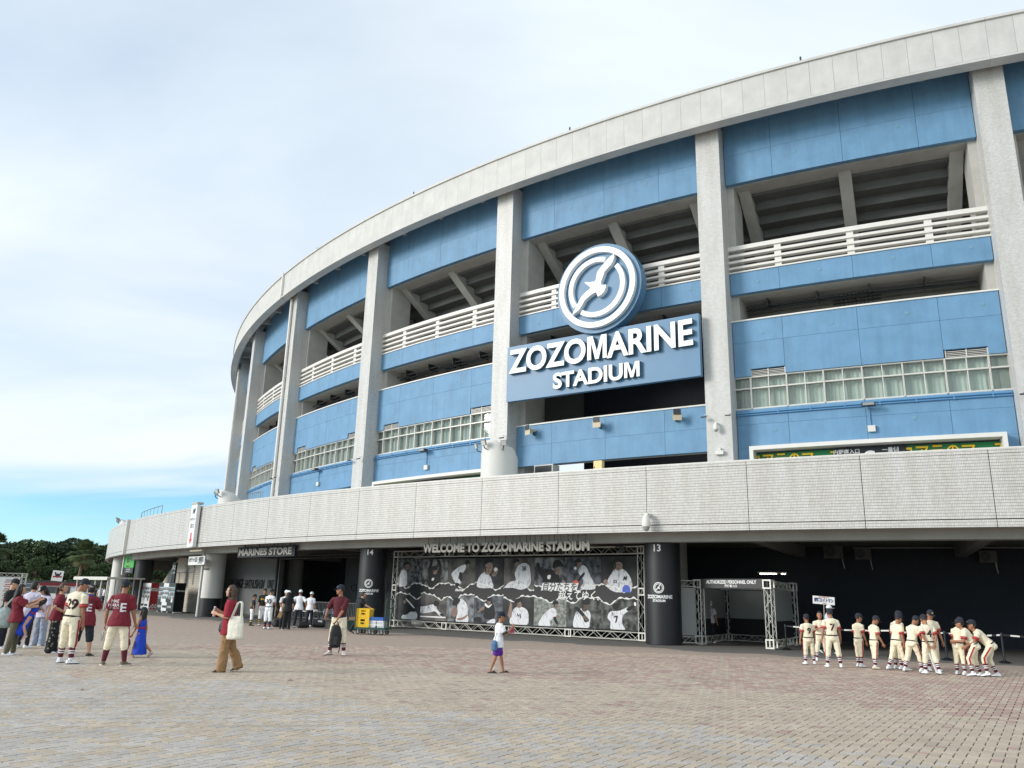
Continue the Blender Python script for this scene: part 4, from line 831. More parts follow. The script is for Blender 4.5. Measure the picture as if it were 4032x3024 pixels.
# ---------------------------------------------------------------- queue posts with belts
qm = mat('queue_post_black', (30, 34, 38), 0.45, 0.15); beltm = mat('belt_black', (26, 28, 32), 0.6, .1); beltw = mat('belt_white_print', (214, 214, 208), 0.6, .05)
Q = [(10.4, 31.0), (12.97, 28.09), (14.33, 27.23), (15.73, 26.45), (18.3, 25.0)]
qlab = ('leftmost black belt post, beside the staff gate', 'black belt post between the two boys and the group around number 4', 'black belt post behind the boy wearing number 4', 'black belt post behind the bending boy number 8', 'black belt post at the far right past the boys')
for i, (x, y) in enumerate(Q):
    e_ = empty('queue_post', (x, y, 0), 0, qlab[i], 'queue post', 'black belt posts along the dark wall')
    MB().lathe([(.17, 0), (.175, .02), (.05, .07), (.035, .10)], 20).build('base', qm, e_, smooth=True); MB().lathe([(.032, .10), (.032, .82)], 14).build('post', qm, e_, smooth=True); MB().lathe([(.042, .80), (.045, .88), (.03, .90)], 14).build('belt_head', qm, e_, smooth=True)
    if i + 1 < len(Q):
        dx, dy = Q[i + 1][0] - x, Q[i + 1][1] - y; L_ = math.hypot(dx, dy); rz = math.atan2(dy, dx); n = 12; b = MB(); prints = []
        for k in range(n):
            sag = lambda u: .84 - .05 * 4 * u * (1 - u)
            u0, u1 = k / n, (k + 1) / n; t_ = b
            if k % 2: bw = MB(); t_ = bw; prints.append(bw)
            bb = len(t_.v); t_.v += [(L_ * u0, 0, sag(u0) - .024), (L_ * u1, 0, sag(u1) - .024), (L_ * u1, 0, sag(u1) + .024), (L_ * u0, 0, sag(u0) + .024)]; t_.face((bb, bb + 1, bb + 2, bb + 3))
        
        for k in range(n):
            if k % 2: u0, u1 = k / n, (k + 1) / n; bb = len(b.v); b.v += [(L_ * u0, .004, sag(u0) - .024), (L_ * u1, .004, sag(u1) - .024), (L_ * u1, .004, sag(u1) + .024), (L_ * u0, .004, sag(u0) + .024)]; b.face((bb, bb + 1, bb + 2, bb + 3))
        bo = b.build('belt', beltm, e_, rz=rz)
        for w_ in prints: w_.build('belt_print', beltw, bo)
# ---------------------------------------------------------------- people
from mathutils.bvhtree import BVHTree
SKIN = mat('skin', (196, 150, 122), 0.55, 0.10, 9, bump=.05); SKIN_T = mat('tanned_skin', (160, 112, 86), 0.55, 0.10, 9, bump=.05)
HAIR = mat('black_hair', (28, 24, 22), 0.5, 0.35, 30, bump=.5, bscale=80); HAIRB = mat('brown_hair', (74, 50, 36), 0.5, 0.35, 30, bump=.5, bscale=80)
def cloth_m(name, rgb, var=.09): return mat(name, rgb, 0.85, var, 7.0, bump=.25, bscale=28)
CREAM = cloth_m('cream_uniform', (232, 222, 196)); MAROON = cloth_m('maroon_cotton', (116, 26, 42)); MAR_D = cloth_m('dark_maroon_cotton', (84, 24, 34)); RED = cloth_m('red_trim', (168, 36, 44)); NAVYC = cloth_m('navy_cap_cloth', (34, 38, 50)); BLK = cloth_m('black_cloth_fabric', (28, 29, 33)); WHT = cloth_m('white_cotton', (232, 234, 238)); LAV = cloth_m('lavender_cotton', (206, 200, 222)); JEAN = cloth_m('pale_grey_denim', (148, 158, 178)); DNAVY = cloth_m('dark_navy_trousers', (32, 36, 48)); OLIVE = cloth_m('olive_cotton', (92, 88, 72)); TAN = cloth_m('tan_corduroy', (150, 116, 80)); ROYAL = cloth_m('royal_blue_dress', (28, 66, 188)); PURP = cloth_m('purple_shorts_cloth', (92, 38, 150)); SOCKM = cloth_m('maroon_sock', (92, 24, 40)); SHOEW = mat('white_trainer', (236, 237, 240), .5, .05, 12); SHOEB = mat('black_shoe', (30, 30, 32), .5, .2, 12); SHOEBR = mat('brown_suede_shoe', (108, 96, 82), .8, .12, 12); SOLE = mat('rubber_sole', (60, 58, 58), .8, .15); SOLEW = mat('pale_sole', (214, 206, 192), .8, .1); EYE = mat('dark_eye', (24, 20, 18), .3, .1); LIP = mat('lips', (170, 104, 94), .5, .1); NUM = cloth_m('number_print', (44, 16, 24)); GOLD = cloth_m('gold_print', (214, 178, 60)); GREYC = cloth_m('light_blue_vest', (190, 204, 222)); MASK = cloth_m('white_mask', (236, 238, 238), .03); PINKS = cloth_m('pink_shoe', (196, 160, 150))
PENDING = []      # (object, voxel, smooth, wrinkle, decimate)
AFTER = []        # work to do once clothing surfaces exist
wr_tex = bpy.data.textures.new('cloth_folds', 'CLOUDS'); wr_tex.noise_scale = 0.075; wr_tex.noise_depth = 3
hair_tex = bpy.data.textures.new('hair_waves', 'CLOUDS'); hair_tex.noise_scale = 0.045; hair_tex.noise_depth = 3
def ringc(c, d, r, n=10, ry=None, side=None):
    d = Vector(d).normalized(); a = (Vector(side) - d * Vector(side).dot(d)).normalized() if side is not None else d.orthogonal().normalized(); b = d.cross(a); ry = r if ry is None else ry
    return [Vector(c) + a * (r * math.cos(2 * math.pi * i / n)) + b * (ry * math.sin(2 * math.pi * i / n)) for i in range(n)]
def limb(mb, pts, rad, n=10, ends=True):
    pts = [Vector(p) for p in pts]; rings = []; ref = Vector((1, 0.13, 0.07))
    dirs = [(pts[min(i + 1, len(pts) - 1)] - pts[max(i - 1, 0)]).normalized() for i in range(len(pts))]
    if ends: rings.append(ringc(pts[0] - dirs[0] * rad[0] * .5, dirs[0], rad[0] * .6, n, side=ref))
    for p, d, r in zip(pts, dirs, rad): rings.append(ringc(p, d, r, n, side=ref))
    if ends: rings.append(ringc(pts[-1] + dirs[-1] * rad[-1] * .5, dirs[-1], rad[-1] * .6, n, side=ref))
    mb.loft(rings)
def lerp(a, b, t): return a + (b - a) * t
def hand(mb, w, d, palm_n, H, side, curl=.35, fist=False):
    """palm with four unequal fingers and a thumb leaving its side; d points down the hand, palm_n out of the palm"""
    d = d.normalized(); palm_n = (palm_n - d * palm_n.dot(d)).normalized(); a = d.cross(palm_n) * side     # a points to the thumb side
    r = .0052 * H; mb.loft([ringc(w - d * .004 * H, d, .015 * H, 8, .012 * H, a), ringc(w + d * .02 * H, d, .021 * H, 8, .011 * H, a), ringc(w + d * .046 * H, d, .024 * H, 8, .0095 * H, a), ringc(w + d * .055 * H, d, .022 * H, 8, .007 * H, a)])
    c0 = 1.1 if fist else curl
    for k, L_ in enumerate((.041, .046, .043, .034)):
        o = w + d * .050 * H + a * ((.0175 - .0118 * k) * H); p = o; pts = [o]; ang = 0
        for s_ in (.42, .32, .26): ang += c0 * (.8 if s_ == .42 else 1.0); p = p + (d * math.cos(ang) + palm_n * math.sin(ang)) * (L_ * H * s_ * 1.0); pts.append(p)
        limb(mb, pts, [r, r * .95, r * .9, r * .8], 6)
    t0 = w + d * .014 * H + a * .017 * H; t1 = t0 + (d * .75 + a * .65 + palm_n * .3).normalized() * .026 * H; t2 = t1 + (d * .95 + a * .15 + palm_n * .4).normalized() * .022 * H
    limb(mb, [t0, t1, t2], [r * 1.25, r * 1.1, r * .9], 6)
def make_person(label, pos, heading, H, pose=None, top=CREAM, bottom=CREAM, shoe=SHOEW, sole=SOLE, skin=SKIN, cap=None, hair=HAIR, hair_style='short', style='uniform', hs=1.0, fat=1.0, number=None, num_m=NUM, socks=None, trim=None, stripe=None, sleeve=.72, hem=None, bw=1.0, group=None, near=True, sandals=False, mask=False, beard=False, face=True, capm=None, print_=None, brimw=None, z0=0.0):
    P = dict(lean=3, side=0, twist=0, hy=0, hp=0, hr=0, la=(4, 8, 12, 0), ra=(4, 8, 12, 0), ll=(0, 3, 2), rl=(0, 3, 2), toe=12, lh=None, rh=None)
    P.update(pose or {}); S = H
    # ---- skeleton
    Mt = Matrix.Rotation(R_(-P['twist']), 3, 'Z') @ Matrix.Rotation(R_(P['side']), 3, 'Y') @ Matrix.Rotation(R_(-P['lean']), 3, 'X')
    legs = {}
    for sd, key in ((-1, 'll'), (1, 'rl')):
        f, a, k = P[key]; hip = Vector((sd * .052 * S * bw, 0, 0)); d1 = Vector((sd * math.sin(R_(a)), math.sin(R_(f)), -math.cos(R_(f)))).normalized(); kn = hip + d1 * .245 * S
        d2 = Vector((sd * math.sin(R_(a * .8)), math.sin(R_(f - k)), -math.cos(R_(f - k)))).normalized(); an = kn + d2 * .24 * S; legs[sd] = [hip, kn, an]
    dz = .045 * S - min(legs[-1][2].z, legs[1][2].z)
    if P.get('drop'): dz += P['drop']
    mx_ = (legs[-1][2] + legs[1][2]) / 2; off = Vector((-mx_.x, -mx_.y, dz))
    for sd in legs: legs[sd] = [p + off for p in legs[sd]]
    pel = off.copy()
    def T(x, y, z): return pel + Mt @ Vector((x * S, y * S, z * S))
    shw = .101 * (1.0 + (fat - 1) * .5) * bw
    arms = {}
    for sd, key in ((-1, 'la'), (1, 'ra')):
        f, a, e, i_ = P[key]; sh = T(sd * shw, 0, .268); d1 = Mt @ Vector((sd * math.sin(R_(a)), math.sin(R_(f)) * math.cos(R_(a)), -math.cos(R_(f)) * math.cos(R_(a)))); el = sh + d1 * .172 * S
        d2 = (Mt @ Vector((sd * (math.sin(R_(a)) * .6 - math.sin(R_(i_))), math.sin(R_(f + e)) * math.cos(R_(i_)), -math.cos(R_(f + e)) * math.cos(R_(i_))))).normalized(); wr = el + d2 * .148 * S
        if P['lh' if sd < 0 else 'rh']:                            # explicit wrist target in local metres
            tgt = Vector(P['lh' if sd < 0 else 'rh']); dv = tgt - sh; L1, L2 = .172 * S, .148 * S; dist = min(dv.length, (L1 + L2) * .995); dv.normalize(); cosA = (L1 * L1 + dist * dist - L2 * L2) / (2 * L1 * dist); A_ = math.acos(max(-1, min(1, cosA)))
            pole = Mt @ Vector((sd * .9, -.55, -.5)); pole = (pole - dv * pole.dot(dv)).normalized(); el = sh + (dv * math.cos(A_) + pole * math.sin(A_)) * L1; wr = sh + dv * dist; d2 = (wr - el).normalized()
        arms[sd] = [sh, el, wr, d2]
    Mh = Mt @ Matrix.Rotation(R_(-P['hy']), 3, 'Z') @ Matrix.Rotation(R_(P['lean'] * .7 - P['hp']), 3, 'X') @ Matrix.Rotation(R_(P['hr']), 3, 'Y')
    hc = T(0, .012, .345) + Mh @ Vector((0, .008 * S, (.062 + .004) * S * hs))
    def Hd(x, y, z): return hc + Mh @ Vector((x * S * hs, y * S * hs, z * S * hs))
    MH = Matrix.Translation(hc) @ Mh.to_4x4() @ Matrix.Diagonal((S * hs, S * hs, S * hs, 1))
    # ---- body, one continuous surface
    b = MB(); ft = fat
    def trings(lst, infl=0.0, fx=1.0, n=16): return [ringc(T(0, y, z), Mt @ Vector((0, 0, 1)), (rx * fx * bw + infl) * S, n, (ry * fx + infl) * S, Mt @ Vector((1, 0, 0))) for z, rx, ry, y in lst]
    TOR = [(-.065, .06, .05, 0), (-.02, .086, .064, -.006), (.04, .084, .062, 0), (.10, .078, .058, .004), (.17, .086, .062, .004), (.24, .094, .062, 0), (.275, .090, .052, -.002), (.298, .066, .044, 0), (.318, .036, .036, .004), (.35, .030, .033, .010), (.385, .029, .033, .014)]
    b.loft(trings(TOR, 0, ft))
    HEAD = [(-.066, .016, .018, .030), (-.052, .032, .034, .018), (-.024, .041, .049, .006), (.015, .0455, .055, 0), (.042, .040, .048, -.003), (.060, .025, .031, -.004), (.067, .010, .012, -.004)]
    b.loft([ringc(Hd(0, y, z), Mh @ Vector((0, 0, 1)), rx * S * hs, 14, ry * S * hs, Mh @ Vector((1, 0, 0))) for z, rx, ry, y in HEAD])
    b.ball((0, .054, -.012), (.008, .013, .013), 5, MH)
    for sx in (-1, 1): b.ball((sx * .046, -.004, -.004), (.007, .013, .020), 5, MH)
    for sd in (-1, 1):
        hp_, kn, an = legs[sd]; limb(b, [hp_ + Vector((0, 0, -.01 * S)), lerp(hp_, kn, .5), kn, lerp(kn, an, .35), lerp(kn, an, .75), an, an + Vector((0, 0, -.03 * S))], [.054 * S * ft, .046 * S * ft, .034 * S, .034 * S, .024 * S, .020 * S, .020 * S], 12)
        fa = R_(sd * P['toe']); fd = Vector((math.sin(fa), math.cos(fa), 0)); limb(b, [an + fd * -.02 * S + Vector((0, 0, -.028 * S)), an + fd * .025 * S + Vector((0, 0, -.028 * S)), an + fd * .062 * S + Vector((0, 0, -.034 * S))], [.015 * S, .016 * S, .009 * S], 8)
        sh, el, wr, d2 = arms[sd]; limb(b, [lerp(sh, T(0, 0, .27), .25), sh, lerp(sh, el, .5), el, lerp(el, wr, .35), wr], [.036 * S, .034 * S, .028 * S, .023 * S, .023 * S, .0155 * S], 10)
        pn = Mt @ Vector((-sd, .25, 0)); pose_p = P.get('palm_l' if sd < 0 else 'palm_r')
        if pose_p: pn = Vector(pose_p)
        hand(b, wr, d2, pn, S * (1 if hs < 1.15 else 1.05), -sd if True else sd, fist=P.get('fist', False))
    root = b.build('person', skin); root.location = (pos[0], pos[1], z0); root.rotation_euler = (0, 0, R_(-heading)); tag(root, label, 'person', group)
    PENDING.append((root, .0072 * max(.8, H / 1.7) if near else .013, 3, 0, .35 if near else .7)); vx_ = .013 if near else .02
    def part(name, mb, m, wrinkle=.010, vox=None, sm=3): o = mb.build(name, m, root); PENDING.append((o, vox or vx_, sm, wrinkle, 1.0)); return o
    # ---- shirt
    if style != 'dress':
        hemz = hem if hem is not None else (.012 if style == 'uniform' else -.055); sb = MB(); inf = .012 if style != 'tight' else .008
        rows = [((r[0], max(r[1], .100), max(r[2], .074), r[3]) if hemz < -.02 and r[0] < .08 else r) for r in TOR if r[0] > max(hemz + .02, -.015 if hemz < -.02 else -1) and r[0] < .32]; lo = [(hemz, .090, .070, 0)] if hemz > -.02 else [(hemz, .121, .090, -.003), (-.02 if hemz < -.04 else hemz + .01, .115, .083, -.003)]; sb.loft(trings(lo + rows, inf, ft))
        for sd in (-1, 1):
            sh, el, wr, d2 = arms[sd]; e_ = lerp(sh, el, min(1, sleeve)) if sleeve <= 1 else lerp(el, wr, sleeve - 1)
            pts = [lerp(sh, T(0, 0, .26), .35), sh + (el - sh) * .06, lerp(sh, el, .45 * min(1, sleeve))] + ([el] if sleeve > 1 else []) + [e_]; rads = [.044 * S, .046 * S, .043 * S] + ([.036 * S] if sleeve > 1 else []) + [(.043 if sleeve <= 1 else .026) * S]
            limb(sb, pts, [r * (1 + (ft - 1) * .5) for r in rads], 12, ends=False)
        shirt = part('shirt', sb, top, .011)
        if trim:
            for sd in (-1, 1):
                sh, el, wr, d2 = arms[sd]; d = (el - sh).normalized()
                for q, (u, wd) in enumerate(((sleeve - .03, .011), (sleeve - .16, .006))):
                    c = sh + (el - sh) * u; tb = MB(); tb.loft([ringc(c - d * wd * S, d, (.0500 if q else .0505) * S, 16), ringc(c + d * wd * S, d, (.0502 if q else .0510) * S, 16)]); tb.build('sleeve_trim', trim if q == 0 else trim, root)
        if number or print_:
            for body, size, zc, xc, m_, kw in ([(number, .115, .165, 0, num_m, dict(offset=.006 * S))] if number else []) + (print_ or []):
                AFTER.append((root, shirt, body, size * S, zc, xc, m_, kw, Mt.copy(), pel.copy(), S))
    # ---- lower garment
    pants = None
    if style == 'dress':
        db = MB(); rows = [(-.45, .145, .13, 0), (-.36, .135, .12, 0), (-.25, .118, .105, 0), (-.12, .105, .09, 0), (-.02, .092, .075, 0), (.06, .08, .066, 0), (.10, .076, .064, 0), (.17, .086, .068, 0), (.24, .094, .064, 0), (.275, .070, .048, 0)]
        db.loft(trings(rows, .006, ft)); part('dress', db, top, .012)
        wb = MB(); wb.loft(trings([(.075, .083, .068, 0), (.115, .080, .066, 0)], .014, ft)); part('sash', wb, RED, .004)
    else:
        pb_ = MB(); pb_.loft(trings([(.03, .084, .064, 0), (0, .088, .067, -.004), (-.05, .090, .070, -.006), (-.085, .06, .055, 0)], .008, ft))
        for sd in (-1, 1):
            hp_, kn, an = legs[sd]; hi = hp_ + Vector((0, 0, (.01 if hem is None or hem > -.03 else -.025) * S)); u1 = lerp(hp_, kn, .5)
            spec = {'uniform': ([hi, u1, kn, lerp(kn, an, .30), lerp(kn, an, .46)], [.064, .058, .049, .048, .036]), 'long': ([hi, u1, kn, lerp(kn, an, .5), an + Vector((0, 0, -.005 * S))], [.063, .055, .046, .042, .038]), 'tight': ([hi, u1, kn, lerp(kn, an, .5), an], [.062, .052, .042, .038, .032]), 'wide': ([hi, u1, kn, lerp(kn, an, .5), an + Vector((0, .012 * S, -.025 * S))], [.064, .062, .058, .058, .062]), 'short': ([hi, u1, lerp(hp_, kn, .86)], [.066, .064, .062]), 'capri': ([hi, u1, kn, lerp(kn, an, .25)], [.064, .058, .052, .05])}[style if style in ('uniform', 'long', 'tight', 'wide', 'short', 'capri') else 'long']
            lo_ = hem is not None and hem < -.03; limb(pb_, spec[0], [r * S * (1 + (ft - 1) * .7) * (.84 if lo_ and q_ == 0 else 1) for q_, r in enumerate(spec[1])], 12)
        pants = part('trousers' if style not in ('short',) else 'shorts', pb_, bottom, .013 if style != 'wide' else .018)
        if style == 'uniform' and (hem is None):
            bb_ = MB(); bb_.loft(trings([(.014, .0900, .0690, 0), (.034, .0895, .0685, 0)], .0185, ft)); part('belt', bb_, BLK, 0, .008, 1)
        if stripe: AFTER.append((root, pants, 'stripe', legs, stripe, S))
    # ---- socks
    if socks:
        for sd in (-1, 1):
            hp_, kn, an = legs[sd]; sk = MB(); seq = socks; fr = [.38 + .62 * i / len(seq) for i in range(len(seq) + 1)]; mats_ = []; prev = None
            for i, m_ in enumerate(seq):
                if m_ not in mats_: mats_.append(m_)
                sk.cm = mats_.index(m_); d = (an - kn).normalized()
                def rad(u): return (.0365 if u < .5 else .0365 - (u - .5) * .023) * S
                sk.loft([ringc(lerp(kn, an, fr[i]), d, rad(fr[i]), 14), ringc(lerp(kn, an, fr[i + 1]), d, rad(fr[i + 1]), 14)], cap=False)
            sk.build('sock', mats_, root, smooth=True)
    # ---- shoes
    for sd in (-1, 1):
        an = legs[sd][2]; lift = an.z - .045 * S; pitch = min(R_(48), lift / (.11 * S)) if lift > .004 else 0; k = S * (1.0 if hs < 1.12 else 1.08)
        M = Matrix.Translation((an.x, an.y, an.z - .045 * S)) @ Matrix.Rotation(R_(-sd * P['toe']), 4, 'Z') @ Matrix.Rotation(-pitch if P[('ll' if sd < 0 else 'rl')][2] > 12 else 0, 4, 'X')
        prof = [(-.047, .014, .034), (-.040, .021, .046), (-.012, .023, .052), (.022, .024, .046), (.052, .028, .030), (.082, .027, .022), (.100, .018, .017), (.108, .006, .012)]
        if sandals: prof = [(-.045, .018, .010), (-.03, .022, .012), (.03, .024, .012), (.045, .027, .034), (.075, .027, .028), (.09, .024, .012), (.106, .010, .010)]
        ub = MB(); ub.loft([[M @ Vector((x * k, y * k, z * k)) for x, z in ((-w, .006), (w, .006), (w * 1.0, h_ * .55), (w * .62, h_), (-w * .62, h_), (-w, h_ * .55))] for y, w, h_ in prof])
        sho = ub.build('sandal' if sandals else 'shoe', shoe, root, smooth=True)
        so = MB(); so.loft([[M @ Vector((x * k, y * k, z * k)) for x, z in ((-w - .002, 0), (w + .002, 0), (w + .002, .011), (-w - .002, .011))] for y, w, h_ in prof]); so.build('sole', sole, sho)
    # ---- head: hair, cap, face
    def head_shell(r, keep, name, m, disp=.006, vox=.008):
        hb = MB(); n = 18; rings = []; ok = {}
        for i in range(n + 1):
            t = math.pi * i / n
            for j in range(2 * n):
                a = 2 * math.pi * j / (2 * n); p = (r[0] * math.sin(t) * math.cos(a), r[1] * math.sin(t) * math.sin(a) - .004, -r[2] * math.cos(t) + .004); ok[len(hb.v)] = keep(p); hb.v.append(tuple(MH @ Vector(p)))
        for i in range(n):
            for j in range(2 * n):
                q = (i * 2 * n + j, i * 2 * n + (j + 1) % (2 * n), (i + 1) * 2 * n + (j + 1) % (2 * n), (i + 1) * 2 * n + j)
                if all(ok[k] for k in q): hb.face(q)
        o = hb.build(name, m, root); so_ = o.modifiers.new('thickness', 'SOLIDIFY'); so_.thickness = .012 * S; so_.offset = -1
        PENDING.append((o, 0, 2, disp, 1.0)); return o
    if cap:
        hk = {'short': -.030, 'long': -.06, 'tail': -.05}.get(hair_style, -.03)
        head_shell((.0485, .0575, .0705), lambda p: p[2] < .03 and p[2] > hk and p[1] < .006, 'hair', hair, .003)
        cb = MB(); cb.loft([[MH @ Vector((rx * math.cos(a), ry * math.sin(a) - .003, z)) for a in [2 * math.pi * i / 20 for i in range(20)]] for z, rx, ry in ((.012, .0515, .0600), (.030, .0520, .0605), (.052, .0475, .0555), (.070, .036, .042), (.079, .020, .024), (.082, .004, .004))])
        co_ = cb.build('cap', cap, root, smooth=True)
        bm_ = MB(); bp = []
        for z_, off_ in ((.016, 0), (.012, 0)):
            bp.append([MH @ Vector((x, y, z_ + .010 - abs(x) * abs(x) * 6 - (y - .05) * .12)) for x, y in [(-.046, .030)] + [(-.046 * math.cos(a), .052 + .056 * math.sin(a)) for a in [math.pi * i / 10 for i in range(11)]] + [(.046, .030)]])
        bm_.loft(bp); bm_.build('brim', brimw or cap, co_)
        MB().ball((0, 0, .083), (.004, .004, .003), 4, MH).build('button', cap, co_)
        if capm: MB().prism([(-.009, -.010), (.009, -.010), (.010, .010), (-.010, .010)], .0, .003, MH @ Matrix.Translation((0, .0525, .046)) @ Matrix.Rotation(R_(28), 4, 'X')).build('badge', capm, co_)
    else:
        fr = .034; hk = {'short': -.035, 'bob': -.062, 'long': -.062, 'tail': -.045}.get(hair_style, -.035)
        head_shell((.0505, .0605, .0745), lambda p: (p[2] > fr and p[1] > .0 or p[1] <= .012 and p[2] > hk - max(0, p[1]) * 2) , 'hair', hair, .007)
    if hair_style == 'tail':
        tb = MB(); limb(tb, [Hd(0, -.056, .01), Hd(0, -.082, -.01), Hd(0, -.080, -.07), Hd(0.01, -.070, -.13), Hd(.012, -.062, -.17)], [.014 * S, .020 * S, .020 * S, .015 * S, .006 * S], 10); part('ponytail', tb, hair, .008, .010)
    if hair_style == 'long':
        lb = MB(); lb.loft([ringc(Hd(0, y, z), Mh @ Vector((0, 0, 1)), rx * S * hs, 12, ry * S * hs, Mh @ Vector((1, 0, 0))) for z, rx, ry, y in ((.045, .042, .034, -.022), (0, .057, .042, -.028), (-.05, .062, .038, -.034), (-.10, .066, .032, -.044), (-.16, .060, .026, -.052), (-.215, .032, .014, -.05))]); part('long_hair', lb, hair, .012, .011)
        for sx in (-1, 1):
            lk = MB(); limb(lk, [Hd(sx * .044, .006, .035), Hd(sx * .052, .010, -.01), Hd(sx * .054, .004, -.06), Hd(sx * .050, .0, -.11)], [.012 * S, .014 * S, .013 * S, .006 * S], 8); part('hair_lock', lk, hair, .006, .010)
    if face:
        for sx in (-1, 1):
            MB().ball((sx * .0175, .0495, .002), (.0065, .004, .0034), 5, MH).build('eye', EYE, root); MB().box((sx * .0175, .0515, .0135), (.017, .004, .003), M=MH).build('eyebrow', HAIR, root)
        if mask:
            mk = MB(); mk.loft([[MH @ Vector((x * w, y - abs(x) * abs(x) * 14, z)) for x in (-.032, -.02, -.008, .008, .02, .032)] + [MH @ Vector((x * w, y - .008 - abs(x) * abs(x) * 14, z)) for x in (.032, .02, .008, -.008, -.02, -.032)] for z, y, w in ((-.058, .050, .75), (-.040, .062, 1.0), (-.015, .066, 1.05), (-.002, .060, .85))]); mk.build('face_mask', MASK, root, smooth=True)
        else: MB().ball((0, .049, -.036), (.0125, .004, .0034), 5, MH).build('mouth', LIP, root)
    root['_k'] = 1; del root['_k']
    info = dict(root=root, arms=arms, legs=legs, S=S, T=T, pel=pel)
    M = Matrix.Translation(root.location) @ Matrix.Rotation(R_(-heading), 4, 'Z')
    info['W'] = lambda v: M @ Vector(v)
    return info
MH_S = [SOCKM, SOCKM, SOCKM, WHT, SOCKM, WHT, SOCKM, SOCKM, SOCKM, SOCKM, WHT, WHT]
SK2 = [SOCKM, SOCKM, WHT, SOCKM, WHT, SOCKM, SOCKM, SOCKM, WHT, WHT]
UNI = dict(style='uniform', top=CREAM, bottom=CREAM, socks=SK2, trim=RED, shoe=SHOEW)
KID = dict(UNI, cap=NAVYC, capm=GOLD, hs=1.16, skin=SKIN_T)
MAE = [('MAE', .038, .205, -.012, WHT, dict(offset=.0, align='RIGHT')), ('HARA', .038, .158, -.004, WHT, dict(offset=.0, align='RIGHT')), ('BASEBALL CLUB', .012, .136, -.004, WHT, dict(align='RIGHT')), ('E', .10, .150, .040, WHT, dict(offset=.006))]
# ---- left group
man29 = make_person('man in cream number 29 uniform with striped maroon socks, back turned', (-9.3, 17.9), 16, 1.74, dict(lean=7, side=3, hy=38, hp=18, ra=(2, 10, 14, 0), la=(10, 8, 25, 10), ll=(4, 7, 2), rl=(-2, 7, 2), toe=25), **dict(UNI, socks=MH_S, cap=NAVYC, skin=SKIN_T, stripe=RED, number='29', brimw=WHT))
woman_star = make_person('woman with brown ponytail, maroon shirt and black star-patterned trousers, hand on hip', (-11.1, 20.6), 62, 1.64, dict(hy=10, lean=2, side=4, la=(-25, 35, 75, 30), ra=(-20, 38, 85, 35), ll=(3, 4, 2), rl=(-3, 4, 2)), top=MAROON, bottom=BLK, style='wide', hair=HAIRB, hair_style='tail', shoe=SHOEW, sole=SHOEW, sleeve=.8)
scarf_p = make_person('person in maroon printed shirt with blue neck scarf and dark cropped trousers', (-9.9, 19.7), -6, 1.63, dict(lean=3, hy=-20, hp=5, la=(35, 8, 60, 25), ra=(35, 10, 60, 25), ll=(-2, 7, 2), rl=(3, 7, 2), toe=18), top=MAROON, bottom=DNAVY, style='capri', hair_style='bob', shoe=SHOEB, sole=SOLEW, sleeve=.85, print_=MAE, fat=1.08, hem=-.10, brimw=None)
man_red = make_person('man in maroon printed shirt, cream baseball trousers and brown shoes, seen from behind', (-8.2, 17.75), -4, 1.73, dict(lean=2, hy=6, la=(-4, 20, 14, 8), ra=(6, 12, 22, 0), ll=(0, 9, 2), rl=(2, 9, 3), toe=30), **dict(UNI, top=MAROON, trim=None, socks=[SOCKM] * 6, shoe=SHOEBR, sole=SOLEW, cap=NAVYC, hem=-.07, style='uniform', print_=MAE, stripe=RED, sleeve=.85, skin=SKIN_T, fat=1.06))
girl_blue = make_person('small girl in a long royal blue dress and dark cap walking to the left', (-8.55, 19.85), -78, 1.10, dict(hy=-8, hp=-12, la=(12, 8, 20, 0), ra=(-8, 8, 12, 0), ll=(16, 2, 4), rl=(-18, 2, 30)), top=ROYAL, style='dress', cap=NAVYC, hair_style='long', hs=1.28, shoe=PINKS, sole=SOLEW, skin=SKIN_T)
mother = make_person('woman in maroon shirt and olive trousers carrying a girl in blue', (-11.5, 19.6), 58, 1.58, dict(lean=-4, hy=5, hp=6, la=(62, 12, 55, 35), ra=(48, 14, 62, 40), ll=(5, 5, 2), rl=(-5, 5, 4)), top=MAROON, bottom=OLIVE, style='long', hair_style='long', shoe=SHOEW, sole=SOLEW, sleeve=.8, fat=1.05)
child = make_person('girl in a blue dress carried by a woman, head thrown back', (mother['W']((.02, .27, 0)).x, mother['W']((.02, .27, 0)).y), -122, 0.98, dict(lean=-26, hp=-52, hy=0, la=(55, 25, 40, 0), ra=(55, 25, 40, 0), ll=(24, 14, 40), rl=(18, 14, 35), drop=.12), top=ROYAL, style='dress', hair_style='long', hs=1.28, shoe=PINKS, sole=SOLEW, z0=.26)
tall_dark = make_person('tall person with black hair and black shirt standing behind the carrying woman', (-12.9, 21.5), 75, 1.72, dict(hy=5, hp=12), top=BLK, bottom=DNAVY, style='long', shoe=SHOEW, sole=SOLEW, cap=BLK)
lav1 = make_person('person with bushy dark hair in lavender shirt and dark jeans seen from behind', (-12.6, 22.0), 12, 1.66, dict(hy=10, hp=5, la=(20, 8, 50, 20), ra=(20, 8, 50, 20)), top=LAV, bottom=DNAVY, style='tight', hair_style='bob', hs=1.08, shoe=SHOEW, sole=SOLEW, sleeve=.8)
lav2 = make_person('girl in dark cap, lavender shirt and wide pale grey jeans looking down', (-12.75, 23.0), 195, 1.57, dict(hy=18, hp=24, la=(6, 10, 10, 0), ra=(22, 8, 60, 20)), top=LAV, bottom=JEAN, style='wide', cap=BLK, capm=WHT, hair_style='long', shoe=SHOEW, sole=SOLEW, sleeve=.75)
far_blk = make_person('man in black shirt and shorts with an orange-brown cap at the left edge', (-29.0, 48.8), 150, 1.80, dict(hy=-25), top=BLK, bottom=BLK, style='short', cap=cloth_m('rust_cap', (150, 70, 48)), shoe=SHOEB, sleeve=.95, fat=1.15, near=False, print_=None)
